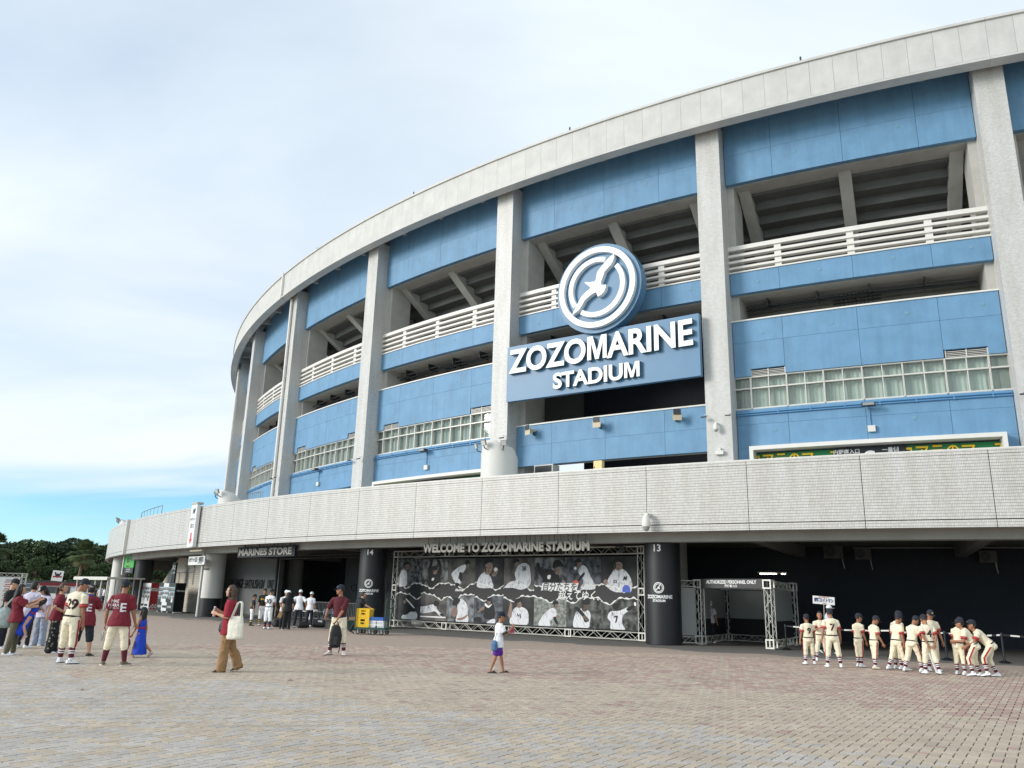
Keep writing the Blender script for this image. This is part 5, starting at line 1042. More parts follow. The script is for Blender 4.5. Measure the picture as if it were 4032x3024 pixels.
far_w = make_person('far player in white uniform and black cap among the parked cars', (-62.5, 116), 100, 1.66, dict(la=(30, 8, 60, 20), ra=(30, 8, 60, 20)), top=WHT, bottom=WHT, style='long', cap=BLK, near=False)
# ---- middle
woman_tan = make_person('woman with long wavy brown hair, maroon shirt and wide tan trousers walking left', (-5.5, 17.0), -98, 1.66, dict(lean=1, hy=2, hp=-4, la=(4, 10, 105, 24), ra=(8, 8, 112, 24), ll=(4, 2, 3), rl=(-9, 3, 20), toe=5), top=cloth_m('bright_maroon_cotton', (140, 26, 46)), bottom=TAN, style='wide', hair=HAIRB, hair_style='long', shoe=SHOEB, sole=SHOEB, sleeve=.95, hem=-.10, sandals=True)
man_pack = make_person('man in dark maroon shirt and cream baseball trousers holding a black backpack', (-4.45, 22.25), 188, 1.78, dict(lean=0, hy=72, hp=2, la=(18, 10, 62, 24), lh=(-.03, .24, .90), ra=(-28, 36, 70, 22), ll=(0, 7, 2), rl=(2, 8, 4), toe=32), **dict(UNI, top=MAR_D, trim=None, socks=MH_S, cap=NAVYC, capm=WHT, skin=SKIN_T, sleeve=.95, brimw=None, shoe=mat('worn_white_trainer', (222, 206, 200), .6, .12, 20)))
cart_p = make_person('person in dark clothes pushing the trolley behind the man with the backpack', (-6.25, 35.0), 80, 1.70, dict(lean=8, la=(52, 5, 20, 5), ra=(52, 5, 20, 5), ll=(14, 3, 5), rl=(-14, 3, 20)), top=BLK, bottom=DNAVY, style='long', shoe=SHOEB, cap=None, near=False)
boy = make_person('boy in white jersey and purple shorts with navy cap walking right', (-.17, 18.3), 78, 1.24, dict(lean=3, hy=4, hp=4, la=(25, 6, 95, 20), ra=(38, 8, 105, 10), ll=(15, 3, 3), rl=(-13, 3, 8), toe=8), top=WHT, bottom=PURP, style='short', cap=cloth_m('deep_navy_cap', (22, 30, 48)), hs=1.2, shoe=SHOEB, sole=SHOEB, skin=SKIN_T, sandals=True, sleeve=.85, hem=-.09, trim=BLK, print_=[('O', .07, .16, .03, NUM, dict(offset=.004, front=True))])
# ---- group by the shop
S = dict(near=False)
s1 = make_person('boy in black and yellow number jersey and white trousers by the shop', (-12.3, 40.3), 70, 1.42, dict(hy=15), **dict(UNI, **S, top=cloth_m('charcoal_jersey', (44, 46, 52)), bottom=WHT, trim=None, socks=[BLK, GOLD, BLK, BLK], cap=BLK, hs=1.12, shoe=SHOEB, number='11', num_m=GOLD, skin=SKIN_T))
s2 = make_person('stout coach in black shirt with yellow lettering and white trousers facing the camera', (-11.9, 40.8), 165, 1.72, dict(hy=-10), **dict(UNI, **S, top=BLK, bottom=WHT, trim=None, socks=[BLK, BLK, GOLD, BLK, GOLD, BLK], cap=BLK, brimw=GOLD, shoe=SHOEW, fat=1.22, skin=SKIN_T, sleeve=.95, print_=[('Braves', .05, .20, .01, GOLD, dict(offset=.004, shear=.3, front=True))]))
s3 = make_person('player in white number 30 uniform with dark socks, seen from behind', (-10.6, 37.15), 22, 1.70, dict(hy=20, hp=6, ra=(18, 8, 20, 0)), **dict(UNI, **S, top=WHT, bottom=WHT, trim=None, socks=[DNAVY, DNAVY, DNAVY, MAROON, MAROON, BLK], cap=BLK, shoe=SHOEW, number='30', num_m=BLK, skin=SKIN_T))
s4 = make_person('man in white shirt, white cap and lowered mask, talking by the table', (-10.1, 37.9), 148, 1.66, dict(hy=-10, la=(10, 12, 45, 20), ra=(10, 12, 40, 20)), top=WHT, bottom=DNAVY, style='long', cap=WHT, shoe=SHOEB, mask=True, hem=-.08, skin=SKIN_T, **S)
s5 = make_person('man in black polo shirt and white cap holding a brown clipboard', (-9.68, 36.85), -20, 1.64, dict(hy=-30, la=(2, 10, 20, 0)), top=BLK, bottom=BLK, style='long', cap=WHT, shoe=SHOEB, sole=SOLEW, hem=-.07, hair_style='long', **S)
s6 = make_person('man in white polo shirt and white cap with hands on hips, back turned', (-9.8, 39.3), 2, 1.70, dict(hy=-25, la=(-25, 40, 70, 40), ra=(-25, 40, 70, 40), ll=(0, 5, 2), rl=(0, 5, 2)), top=WHT, bottom=DNAVY, style='long', cap=WHT, shoe=SHOEW, sleeve=.9, hem=-.06, skin=SKIN_T, **S)
s7 = make_person('person in white cap half hidden behind the man with hands on hips', (-9.65, 40.9), 10, 1.62, None, top=WHT, bottom=DNAVY, style='long', cap=WHT, shoe=SHOEW, **S)
gm_ = make_person('masked staff member in pale shirt and dark trousers inside the staff gate', (8.47, 34.6), 172, 1.68, dict(hy=-12, la=(6, 14, 10, 0), ra=(4, 10, 8, 0)), top=cloth_m('pale_lilac_shirt', (196, 194, 206)), bottom=DNAVY, style='long', cap=WHT, shoe=SHOEW, mask=True, fat=1.12, hem=-.05, skin=SKIN_T, **S)
# ---- boys in uniform on the right
k9 = make_person('boy wearing number 9 in cream uniform, seen from behind', (8.5, 23.45), -4, 1.30, dict(lean=2, la=(0, 14, 10, 0), ra=(4, 14, 12, 0), ll=(0, 6, 2), rl=(0, 6, 2)), **dict(KID, number='9', fat=1.12, stripe=RED))
k7 = make_person('tall boy wearing number 7 in cream uniform, seen from behind', (8.8, 22.5), 4, 1.49, dict(lean=3, hy=-6, la=(2, 14, 10, 0), ra=(2, 12, 10, 0), ll=(2, 8, 2), rl=(-3, 8, 2)), **dict(KID, number='7', fat=1.06, stripe=RED, hs=1.06))
ks = make_person('smiling boy with black hair holding up the white team sign', (9.45, 25.05), 188, 1.38, dict(hy=6, hp=-6, la=(38, 6, 95, 30), ra=(30, 6, 80, 25), ll=(0, 8, 2), rl=(4, 8, 6)), **dict(KID, cap=None, fat=1.08))
m1 = make_person('man in white cap and light blue vest walking right behind the sign', (11.0, 28.6), 95, 1.64, dict(hy=-5, ll=(20, 3, 4), rl=(-22, 3, 22)), top=GREYC, bottom=DNAVY, style='long', cap=WHT, shoe=SHOEW, skin=SKIN_T, **S)
ka = make_person('slim boy in cream uniform looking right, in front of the belt', (9.68, 22.95), 70, 1.36, dict(hy=14, hp=8, la=(6, 8, 8, 0), ra=(8, 8, 15, 4), ll=(4, 4, 2), rl=(-5, 4, 2)), **dict(KID, stripe=RED, fat=.92, print_=[('M', .06, .15, .02, NUM, dict(offset=.006, front=True))]))
kb = make_person('boy in cream uniform with bowed head standing next to the slim boy', (9.85, 22.4), 82, 1.33, dict(lean=4, hy=5, hp=26, la=(8, 8, 14, 0), ra=(10, 8, 22, 0), ll=(6, 4, 3), rl=(-7, 4, 3)), **dict(KID, stripe=RED, fat=.95, shoe=mat('cream_trainer', (226, 218, 196), .5, .06, 12)))
kc0 = make_person('boy in cream uniform at the back left of the huddle, cap only half visible', (10.5, 22.45), 75, 1.46, dict(lean=8, hp=15), **dict(KID))
kc1 = make_person('boy in cream uniform walking right at the left end of the huddle', (10.28, 22.05), 72, 1.40, dict(lean=9, hp=18, la=(5, 6, 10, 0), ll=(-14, 3, 12), rl=(16, 3, 6)), **dict(KID, stripe=RED))
kc2 = make_person('boy in cream uniform bending his head, leaning on a bat', (10.52, 21.7), 68, 1.40, dict(lean=14, hp=30, hy=6, la=(20, 8, 18, 8), ra=(26, 8, 22, 6), ll=(-12, 4, 10), rl=(20, 4, 18)), **dict(KID, stripe=RED))
k4 = make_person('boy wearing number 4 in cream uniform with hands clasped behind his back', (10.68, 21.05), -2, 1.40, dict(lean=5, hp=22, la=(-22, 6, 14, 26), ra=(-22, 6, 14, 26), ll=(6, 5, 4), rl=(-6, 5, 12), palm_l=(0, -1, 0), palm_r=(0, -1, 0)), **dict(KID, number='4', fat=1.05))
kc4 = make_person('taller boy in cream uniform facing the camera behind number 4', (11.3, 22.2), 178, 1.52, dict(hp=20, la=(4, 16, 12, 0), ra=(4, 12, 12, 0)), **dict(KID, hs=1.08, fat=1.1))
kd1 = make_person('boy in cream uniform leaning in at the left of the right-hand huddle', (11.42, 21.1), 62, 1.36, dict(lean=12, hp=18, la=(4, 6, 8, 0), ra=(10, 8, 15, 0)), **dict(KID, stripe=RED, fat=.95))
kd2 = make_person('boy in cream uniform crouching forward in the middle of the right-hand huddle', (11.62, 20.75), -62, 1.40, dict(lean=30, hp=-6, la=(40, 14, 80, 30), ra=(40, 14, 70, 30), ll=(26, 6, 34), rl=(6, 6, 24)), **dict(KID, stripe=RED))
k8 = make_person('boy wearing number 8 in cream uniform bending over to hug a team mate', (11.98, 20.72), -66, 1.46, dict(lean=42, hp=-10, la=(70, 18, 30, 20), ra=(60, 24, 45, 10), ll=(34, 6, 40), rl=(10, 6, 34), toe=8), **dict(KID, stripe=RED, number='8'))

# ---- evaluate all figure surfaces once, then put prints on the cloth
for o, vox, sm, wr, dec in PENDING:
    if vox:
        m_ = o.modifiers.new('remesh', 'REMESH'); m_.mode = 'VOXEL'; m_.voxel_size = vox; m_.use_smooth_shade = True
    if sm: s_ = o.modifiers.new('smooth', 'SMOOTH'); s_.factor = .5; s_.iterations = sm
    if wr: d_ = o.modifiers.new('folds', 'DISPLACE'); d_.texture = hair_tex if 'hair' in o.name or 'tail' in o.name else wr_tex; d_.strength = wr * 2.1; d_.mid_level = .58 if o.name.startswith(('trousers', 'shorts')) else .36; d_.texture_coords = 'GLOBAL'
    if dec < 1: d_ = o.modifiers.new('decimate', 'DECIMATE'); d_.ratio = dec
bpy.context.view_layer.update(); dg = bpy.context.evaluated_depsgraph_get()
NEWM = [(o, bpy.data.meshes.new_from_object(o.evaluated_get(dg))) for o, *_ in PENDING]
for o, me in NEWM:
    o.modifiers.clear(); o.data = me; me.polygons.foreach_set('use_smooth', [True] * len(me.polygons))
def bvh(o): return BVHTree.FromPolygons([v.co for v in o.data.vertices], [tuple(p.vertices) for p in o.data.polygons])
for job in AFTER:
    root, garm = job[0], job[1]; tree = bvh(garm)
    if job[2] == 'stripe':
        _, _, _, legs, m_, Sx = job
        for sd in (-1, 1):
            hp_, kn, an = legs[sd]; pts = [lerp(hp_, kn, t) for t in (.08, .25, .45, .65, .85, 1)] + [lerp(kn, an, t) for t in (.15, .28, .38)]; sb = MB(); k = 0; last = False
            for p in pts:
                row = []
                for w in (-.011, .011):
                    o_ = p + Vector((sd * .5, w * Sx * 1.2, 0)); h_ = tree.ray_cast(o_, Vector((-sd, 0, 0)), .6)
                    if h_[0] is not None: row.append(h_[0] + Vector((sd * .009, 0, 0)))
                if len(row) == 2:
                    sb.v += [tuple(r) for r in row]
                    if last: n_ = len(sb.v); sb.face((n_ - 4, n_ - 3, n_ - 1, n_ - 2))
                    last = True
                else: last = False
            if sb.f: sb.build('side_stripe', m_, root, smooth=True)
        continue
    _, _, body, size, zc, xc, m_, kw, Mt, pel, Sx = job; kw = dict(kw); front = kw.pop('front', False); sgn_ = 1 if front else -1
    me = text_mesh(body, size, res=4, **kw); me.materials.append(m_)
    bm = bmesh.new(); bm.from_mesh(me); bmesh.ops.subdivide_edges(bm, edges=[e for e in bm.edges if e.calc_length() > .02], cuts=2); bm.to_mesh(me); bm.free()
    if kw.get('align') != 'RIGHT':
        pass
    for v in me.vertices:
        u, z = v.co.x * (-1 if front else 1) + xc * Sx, v.co.z + zc * Sx - (0 if kw.get('align') else size / 2)
        o_ = pel + Mt @ Vector((u, sgn_ * .6, z)); d_ = Mt @ Vector((0, -sgn_, 0)); h_ = tree.ray_cast(o_, d_, .8)
        v.co = (h_[0] if h_[0] is not None else pel + Mt @ Vector((u, sgn_ * .09 * Sx, z))) - d_ * .005
    link('printed_number' if len(body) < 3 and body not in 'MEO' else 'printed_lettering', me, root)
# ---------------------------------------------------------------- things people carry
def soft(name, mb, m, label=None, cat=None, parent=None, vox=.012, wr=.010, loc=None, rz=None, group=None):
    """a soft, slightly rumpled closed shape"""
    o = mb.build(name, m, parent, loc=loc, rz=rz)
    r = o.modifiers.new('remesh', 'REMESH'); r.mode = 'VOXEL'; r.voxel_size = vox; r.use_smooth_shade = True
    s_ = o.modifiers.new('smooth', 'SMOOTH'); s_.factor = .5; s_.iterations = 5
    if wr: d_ = o.modifiers.new('folds', 'DISPLACE'); d_.texture = wr_tex; d_.strength = wr; d_.mid_level = .5; d_.texture_coords = 'GLOBAL'
    SOFT.append(o)
    if label: tag(o, label, cat, group)
    return o
SOFT = []
nylon = mat('black_nylon', (24, 25, 28), .55, .25, 9, bump=.2); canvas = cloth_m('white_canvas', (226, 222, 208), .06); mint = cloth_m('pale_green_cloth', (168, 186, 182))
def at(info, v): return info['W'](v)
p_ = at(man_pack, (-.02, .24, .20)); bp_o = empty('backpack', p_, R_(-188), 'black backpack hanging from the hand of the man in dark maroon', 'backpack')
b = MB(); b.loft([ringc((0, y, z), (0, 0, 1), rx, 16, ry) for z, rx, ry, y in ((.0, .10, .05, 0), (.03, .15, .085, 0), (.2, .165, .10, .01), (.40, .155, .09, .01), (.52, .13, .07, 0), (.57, .08, .04, 0))]); soft('bag_body', b, nylon, parent=bp_o)
b = MB(); b.box((0, .09, .18), (.22, .08, .22)); soft('front_pocket', b, nylon, parent=bp_o)
MB().path([(-.05, 0, .56), (-.04, 0, .64), (.0, 0, .68), (.04, 0, .64), (.05, 0, .56)], .012, 6).build('grab_handle', nylon, bp_o)
for s_ in (-1, 1): MB().path([(s_ * .09, -.07, .5), (s_ * .12, -.13, .3), (s_ * .12, -.06, .02), (s_ * .10, -.05, -.12)], .014, 6).build('strap', nylon, bp_o)
# woman in tan trousers: tote, black pouch, bottle
p_ = at(woman_tan, (-.23, -.05, .63)); t_ = empty('tote_bag', p_, R_(84), 'large white canvas tote bag on the shoulder of the woman in tan trousers', 'tote bag')
b = MB(); b.loft([ringc((0, 0, z), (0, 0, 1), rx, 16, ry, (0, 1, 0)) for z, rx, ry in ((0, .15, .045), (.04, .175, .065), (.22, .17, .055), (.38, .155, .04), (.45, .145, .018))]); soft('bag_body', b, canvas, parent=t_, wr=.02)
for y in (-.03, .03): MB().path([(y, -.10, .42), (y + .10, -.045, .70), (y + .13, .0, .73), (y + .10, .045, .70), (y, .10, .42)], .012, 6).build('strap', canvas, t_)
p_ = at(woman_tan, (-.02, .23, .74)); t_ = empty('pouch', p_, R_(84), 'black crossbody pouch in front of the woman in tan trousers', 'bag'); b = MB(); b.loft([ringc((0, 0, z), (0, 0, 1), rx, 14, ry) for z, rx, ry in ((0, .06, .05), (.05, .12, .08), (.16, .12, .07), (.22, .07, .04))]); soft('bag_body', b, nylon, parent=t_)
w1, w2 = woman_tan['arms'][-1][2], woman_tan['arms'][1][2]; mid_ = (w1 + w2) / 2 + woman_tan['arms'][-1][3] * .09
p_ = at(woman_tan, mid_ + Vector((0, 0, -.03))); t_ = empty('drink_bottle', p_, 0, 'small grey drink bottle in the hands of the woman in tan trousers', 'bottle'); MB().lathe([(.028, -.08), (.032, -.06), (.032, .06), (.018, .085), (.018, .10)], 14).build('bottle_body', greyp, t_, smooth=True); MB().lathe([(.02, .10), (.02, .125)], 12).build('cap', white, t_, smooth=True)
# carrying woman: pale green bag
p_ = at(mother, (-.24, -.22, .60)); t_ = empty('shoulder_bag', p_, R_(-58), 'big slouchy pale green cloth bag on the carrying woman at the left edge', 'bag'); b = MB(); b.loft([ringc((0, 0, z), (0, 0, 1), rx, 16, ry, (0, 1, 0)) for z, rx, ry in ((0, .14, .08), (.06, .24, .14), (.2, .24, .13), (.36, .16, .08), (.46, .08, .04))]); soft('bag_body', b, mint, parent=t_, wr=.03); MB().path([(.0, -.04, .45), (.05, .10, .66), (.10, .21, .74), (.13, .27, .70)], .02, 7).build('strap', mint, t_)
# water bottle of the man in maroon
glassb = glass_mat('clear_plastic', (225, 232, 236), .10)
sh_, el_, wr_, d2_ = man_red['arms'][-1]; p_ = at(man_red, wr_ + d2_ * .10 + Vector((-.01, 0, -.17))); t_ = empty('water_bottle', p_, 0, 'clear plastic water bottle hanging from the hand of the man in maroon', 'bottle'); MB().lathe([(.026, -.09), (.031, -.08), (.031, .03), (.014, .075), (.013, .09)], 14).build('bottle_body', glassb, t_, smooth=True); MB().lathe([(.016, .09), (.016, .11)], 12).build('cap', white, t_, smooth=True)
# girl's bag, boy's pouch and snack
leather = mat('brown_leather', (96, 62, 44), .6, .2, 9, bump=.2)
sh_, el_, wr_, d2_ = girl_blue['arms'][-1]; p_ = at(girl_blue, wr_ + d2_ * .07 + Vector((-.02, .06, -.22))); t_ = empty('basket_bag', p_, R_(80), 'brown bag held by the small girl in blue', 'bag'); b = MB(); b.loft([ringc((0, 0, z), (0, 0, 1), rx, 14, ry) for z, rx, ry in ((0, .08, .06), (.05, .12, .08), (.15, .10, .06), (.19, .06, .03))]); soft('bag_body', b, leather, parent=t_, wr=.02); MB().path([(-.05, 0, .17), (-.02, 0, .25), (.02, 0, .25), (.05, 0, .17)], .01, 6).build('strap', leather, t_)
tie = mat('blue_tie_dye', (74, 110, 152), .8, .45, 14); p_ = at(boy, (.17, -.10, .46)); t_ = empty('drawstring_pouch', p_, R_(-78), 'blue tie-dye pouch at the hip of the boy in purple shorts', 'bag'); b = MB(); b.loft([ringc((0, 0, z), (0, 0, 1), rx, 14, ry) for z, rx, ry in ((0, .05, .05), (.04, .075, .07), (.17, .07, .06), (.22, .035, .03))]); soft('bag_body', b, tie, parent=t_); MB().path([(0, 0, .2), (-.08, .06, .36), (-.17, .10, .46), (-.22, .04, .50)], .006, 5).build('cord', nylon, t_)
sh_, el_, wr_, d2_ = boy['arms'][-1]; p_ = at(boy, wr_ + d2_ * .07); MBs = MB().box((0, 0, 0), (.10, .03, .12)); o = soft('snack_packet', MBs, mat('magenta_packet', (190, 50, 110), .35, .3, 25), 'small pink snack packet in the hand of the boy in purple shorts', 'snack', vox=.008, wr=.006, loc=p_, rz=.4)
# clipboard
sh_, el_, wr_, d2_ = s5['arms'][-1]; p_ = at(s5, wr_ + d2_ * .10); o = MB().box((0, 0, -.10), (.17, .012, .25)).box((0, -.009, -.10), (.15, .004, .21)).build('clipboard', mat('clipboard_brown', (186, 150, 104), .7, .1), loc=p_, rz=.3); o.rotation_euler[1] = .35; tag(o, 'brown clipboard held low by the man in the black polo shirt', 'clipboard')
# waist bag and phone pouch
p_ = at(woman_star, (.02, .17, .92)); t_ = empty('waist_bag', p_, R_(-62), 'black waist bag of the woman in star-patterned trousers', 'bag'); b = MB(); b.box((0, 0, 0), (.24, .09, .13)); soft('bag_body', b, nylon, parent=t_); MB().box((.0, .05, .07), (.1, .02, .05)).build('phone', wtext, t_)
p_ = at(lav2, (.02, .17, 1.02)); t_ = empty('camera_pouch', p_, R_(-195), 'small black pouch with white badge on the girl in wide grey jeans', 'bag'); b = MB(); b.box((0, 0, 0), (.14, .06, .16)); soft('bag_body', b, nylon, parent=t_, wr=.004); MB().lathe([(.03, 0), (.03, .006)], 16, M=Matrix.Translation((0, .037, .03)) @ Matrix.Rotation(R_(-90), 4, 'X')).build('badge', wtext, t_)
starm = mat('pale_star_print', (190, 184, 168), .8, .1)
# stars printed on the woman's trousers
wt = [c for c in woman_star['root'].children if c.name.startswith('trousers')][0]; tr_ = bvh(wt); rs = random.Random(5)
for z in (.92, .80, .70, .58, .46, .36, .25, .14):
    for yq in (rs.uniform(-.06, -.01), rs.uniform(.0, .07)):
        for sx in (-1, 1):
            zz = z + rs.uniform(-.04, .04); rr_ = rs.uniform(.026, .042); a0 = rs.uniform(0, 1); mb_ = MB(); ok_ = True
            for i in range(10):
                r2 = rr_ if i % 2 == 0 else rr_ * .28; a = a0 + math.pi * i / 5; h_ = tr_.ray_cast(Vector((sx * .6, yq + r2 * math.cos(a), zz + r2 * math.sin(a))), Vector((-sx, 0, 0)), .9)
                if h_[0] is None or abs(h_[0].x) < .03: ok_ = False; break
                mb_.v.append(tuple(h_[0] + Vector((sx * .006, 0, 0))))
            if ok_: mb_.v.append(tuple(sum((Vector(q) for q in mb_.v), Vector()) / 10)); [mb_.face((i, (i + 1) % 10, 10)) for i in range(10)]; mb_.build('star_print', starm, woman_star['root'])
# blue scarf of the person in maroon and lanyards
b = MB(); b.loft([ringc(scarf_p['T'](0, 0, z), (0, 0, 1), r * 1.63, 16, r * 1.5) for z, r in ((.285, .052), (.30, .056), (.325, .052), (.34, .044))]); b.build('scarf', cloth_m('blue_scarf', (44, 70, 150)), scarf_p['root'], smooth=True)
b = MB(); b.path([scarf_p['T'](.09, -.03, .30), scarf_p['T'](.05, -.10, .20), scarf_p['T'](-.03, -.105, .08), scarf_p['T'](-.10, -.07, -.04)], .008, 6); b.build('bag_strap', nylon, scarf_p['root'])
p_ = at(scarf_p, (-.19, -.02, .74)); t_ = empty('side_bag', p_, R_(6), 'dark flat bag at the hip of the person with the blue scarf', 'bag'); b = MB(); b.box((0, 0, 0), (.09, .22, .24)); soft('bag_body', b, DNAVY, parent=t_)
for inf, m_ in ((gm_, nylon), (s4, nylon)): inf_b = MB(); inf_b.path([inf['T'](-.05, .055, .30), inf['T'](-.02, .09, .2), inf['T'](.02, .10, .10)], .008, 5); inf_b.build('lanyard', m_, inf['root'])
# team placard
pl = empty('team_placard', (9.42, 24.72, 0), 0, 'white hand-held team sign on a pole with blue Japanese lettering', 'placard')
pl.rotation_euler = (R_(-3), R_(3.5), R_(-2)); MB().tube((0, 0, .92), (0, 0, 1.66), .012, 8).build('pole', greyp, pl, smooth=True)
bd = MB().box((0, 0, 1.75), (.64, .02, .23)).build('board', mat('placard_white', (240, 240, 238), .5, .02), pl)
bluel = mat('placard_blue', (30, 44, 110), .5, .05); text('前原エイトマン', .085, bluel, bd, (0, -.014, 1.71), offset=.006, depth=.002, width=.56); text('船橋市', .028, mat('placard_red', (190, 70, 60), .5, .05), bd, (0, -.014, 1.825), depth=.002, width=.3); text('千葉県', .02, MATS['placard_red'], bd, (0, -.014, 1.655), depth=.002, width=.14)
# bat the boy leans on
o = MB().tube((0, 0, .0), (-.12, .05, .45), .032, 10, .026).tube((-.12, .05, .45), (-.22, .09, .80), .026, 10, .013).lathe([(.02, 0), (.02, .02)], 10, M=Matrix.Translation((-.222, .092, .80)) @ Matrix.Rotation(R_(-14), 4, 'Y')).build('baseball_bat', mat('white_bat', (214, 216, 218), .35, .05), smooth=True, loc=(11.0, 21.45, 0)); tag(o, 'pale baseball bat standing on the paving next to boy number 4', 'bat')

# ---------------------------------------------------------------- trolley and crates
tro = mat('green_trolley_steel', (30, 66, 58), .45, .15); yel = mat('yellow_crate', (228, 186, 30), .45, .08, 5); wheelm = mat('wheel_rubber', (40, 42, 44), .6, .1)
tz = R_(-14); tp = Vector((-5.5, 34.6, 0))
t = empty('hand_trolley', tp, tz, 'green flat trolley with upright handles at both ends, loaded with crates', 'trolley')
MB().box((0, 0, .24), (1.35, .75, .07)).build('deck', tro, t)
for x in (-.66, .66):
    b = MB(); b.path([(x, -.32, .27), (x, -.32, 1.30), (x, -.24, 1.42), (x, .24, 1.42), (x, .32, 1.30), (x, .32, .27)], .022, 8)
    for z in (.55, .80, 1.05): b.tube((x, -.32, z), (x, .32, z), .012, 6)
    for y in (-.2, -.1, 0, .1, .2): b.tube((x, y, .3), (x, y, 1.05), .007, 5)
    b.build('end_frame', tro, t, smooth=True)
for x in (-.52, 0, .52):
    for y in (-.3, .3):
        w = MB().tube((x, y - .02, .085), (x, y + .02, .085), .085, 14).build('wheel', wheelm, t, smooth=True); MB().tube((x, y - .023, .085), (x, y + .023, .085), .04, 10).build('hub', greyp, w); MB().box((x, y, .165), (.06, .07, .09)).build('castor_fork', steel, t)
Mtr = Matrix.Translation(tp) @ Matrix.Rotation(tz, 4, 'Z')
def crate(x, y, z, lab):
    o = empty('crate', Mtr @ Vector((x, y, z)), tz, lab, 'crate', 'yellow crates on the trolley'); L_, D_, H_ = .56, .42, .37
    b = MB(); b.box((0, 0, .015), (L_, D_, .03)); 
    for sx in (-1, 1): b.box((sx * (L_ / 2 - .012), 0, H_ / 2), (.024, D_ - .05, H_ - .06))
    for sy in (-1, 1):
        b.box((0, sy * (D_ / 2 - .012), .13), (L_ - .05, .02, .2)); b.box((0, sy * (D_ / 2 - .012), .345), (L_ - .05, .02, .05))
        for sx in (-1, 1): b.box((sx * .18, sy * (D_ / 2 - .012), .275), (.16, .02, .09))
        for q in range(5): b.box((-.22 + q * .11, sy * (D_ / 2 + .002), .12), (.018, .012, .17))
    b.build('crate_wall', yel, o)
    for sx in (-1, 1):
        for sy in (-1, 1): MB().box((sx * (L_ / 2 - .02), sy * (D_ / 2 - .02), H_ / 2), (.055, .055, H_)).build('corner_post', yel, o)
    MB().box((0, -D_ / 2 - .012, .16), (.14, .006, .06)).build('label_print', MATS['number_print'], o); return o
crate(-.36, -.06, .277, 'lower of the two stacked yellow crates on the trolley'); crate(-.36, -.06, .651, 'upper of the two stacked yellow crates on the trolley')
o = empty('blue_box', Mtr @ Vector((.22, 0, .56)), tz, 'flat blue carton lying on top of the paper stacks on the trolley', 'box'); MB().box((0, 0, .06), (.62, .46, .12)).build('carton', mat('blue_carton', (36, 96, 176), .5, .1), o); text('COOL BOX', .05, wtext, o, (-.08, -.234, .045), depth=.003) if False else None
for k, (x, lab) in enumerate(((.06, 'left stack of white paper bundles on the trolley'), (.40, 'right stack of white paper bundles on the trolley'))):
    o = empty('paper_stack', Mtr @ Vector((x, 0, .277)), tz, lab, 'paper stack', 'paper stacks on the trolley')
    for q in range(4): MB().box((random.uniform(-.015, .015), random.uniform(-.02, .02), .035 + .07 * q), (.30, .42, .062), random.uniform(-.06, .06)).build('bundle', wtext if q % 2 else mat('paper_grey', (206, 208, 214), .7, .05), o)
# ---------------------------------------------------------------- table, chair, bags, fence by the shop
tb = empty('folding_table', (-10.0, 42.0, 0), R_(-38), 'white topped folding table with papers beside the shop staff', 'table'); MB().box((0, 0, .70), (1.8, .6, .03)).build('table_top', mat('table_white', (214, 216, 214), .4, .05), tb)
for x in (-.78, .78):
    for y in (-.24, .24): MB().tube((x, y, 0), (x * .86, y, .69), .014, 6).build('leg', steel, tb)
MB().box((.55, -.305, .50), (.16, .01, .36)).build('notice', wtext, tb); text('受付', .1, signblk, tb, (.55, -.312, .45), depth=.003)
for k, (x, y, m_, lab) in enumerate(((-.5, 0, 'clipboard_brown', 'pile of tan papers on the folding table'), (.4, .08, 'placard_white', 'pile of white leaflets on the folding table'))):
    q = Matrix.Translation(tb.location) @ Matrix.Rotation(R_(-38), 4, 'Z') @ Vector((x, y, .717)); o = MB().box((0, 0, .02), (.3, .22, .04)).box((.03, .02, .055), (.28, .2, .03), .2).build('paper_pile', MATS[m_], loc=q, rz=R_(-38)); tag(o, lab, 'papers')
ch = empty('folding_chair', (-8.75, 40.55, 0), R_(170), 'grey-blue steel folding chair beside the table', 'chair'); pad = mat('grey_blue_vinyl', (70, 78, 98), .4, .1)
MB().box((0, 0, .44), (.42, .40, .04)).build('seat', pad, ch); MB().box((0, -.24, .72), (.42, .03, .2)).build('backrest', pad, ch)
for s_ in (-1, 1): MB().path([(s_ * .23, .22, 0), (s_ * .23, -.22, .62), (s_ * .21, -.25, .84)], .012, 7).build('leg', steel, ch); MB().path([(s_ * .22, -.30, 0), (s_ * .22, .16, .46)], .012, 7).build('leg', steel, ch)
MB().tube((-.21, -.25, .84), (.21, -.25, .84), .012, 7).build('top_rail', steel, ch)
def sports_bag(loc, rz, lab, s=1.0, tab=True):
    e_ = empty('sports_bag', loc, rz, lab, 'bag', 'dark sports bags by the shop'); b = MB(); b.loft([ringc((x * s, 0, .16 * s), (1, 0, 0), r * s, 14, r * s * .85) for x, r in ((-.28, .08), (-.25, .15), (0, .165), (.25, .15), (.28, .08))]); soft('bag_body', b, nylon, parent=e_); MB().path([(-.12 * s, -.08, .28 * s), (-.06 * s, -.06, .38 * s), (.06 * s, -.06, .38 * s), (.12 * s, -.08, .28 * s)], .012, 6).build('handle', nylon, e_)
    if tab: MB().box((.05 * s, -.10 * s, .27 * s), (.18 * s, .02, .07 * s)).build('patch', wtext, e_)
sports_bag((-8.9, 39.75, 0), .2, 'black sports bag under the folding chair', 1.1); sports_bag((-10.6, 38.9, 0), 1.2, 'dark bag on the ground between number 30 and the masked man', 1.2, False); sports_bag((-9.35, 38.6, 0), .6, 'dark bag on the ground beside the man in white polo shirt', 1.0, False)
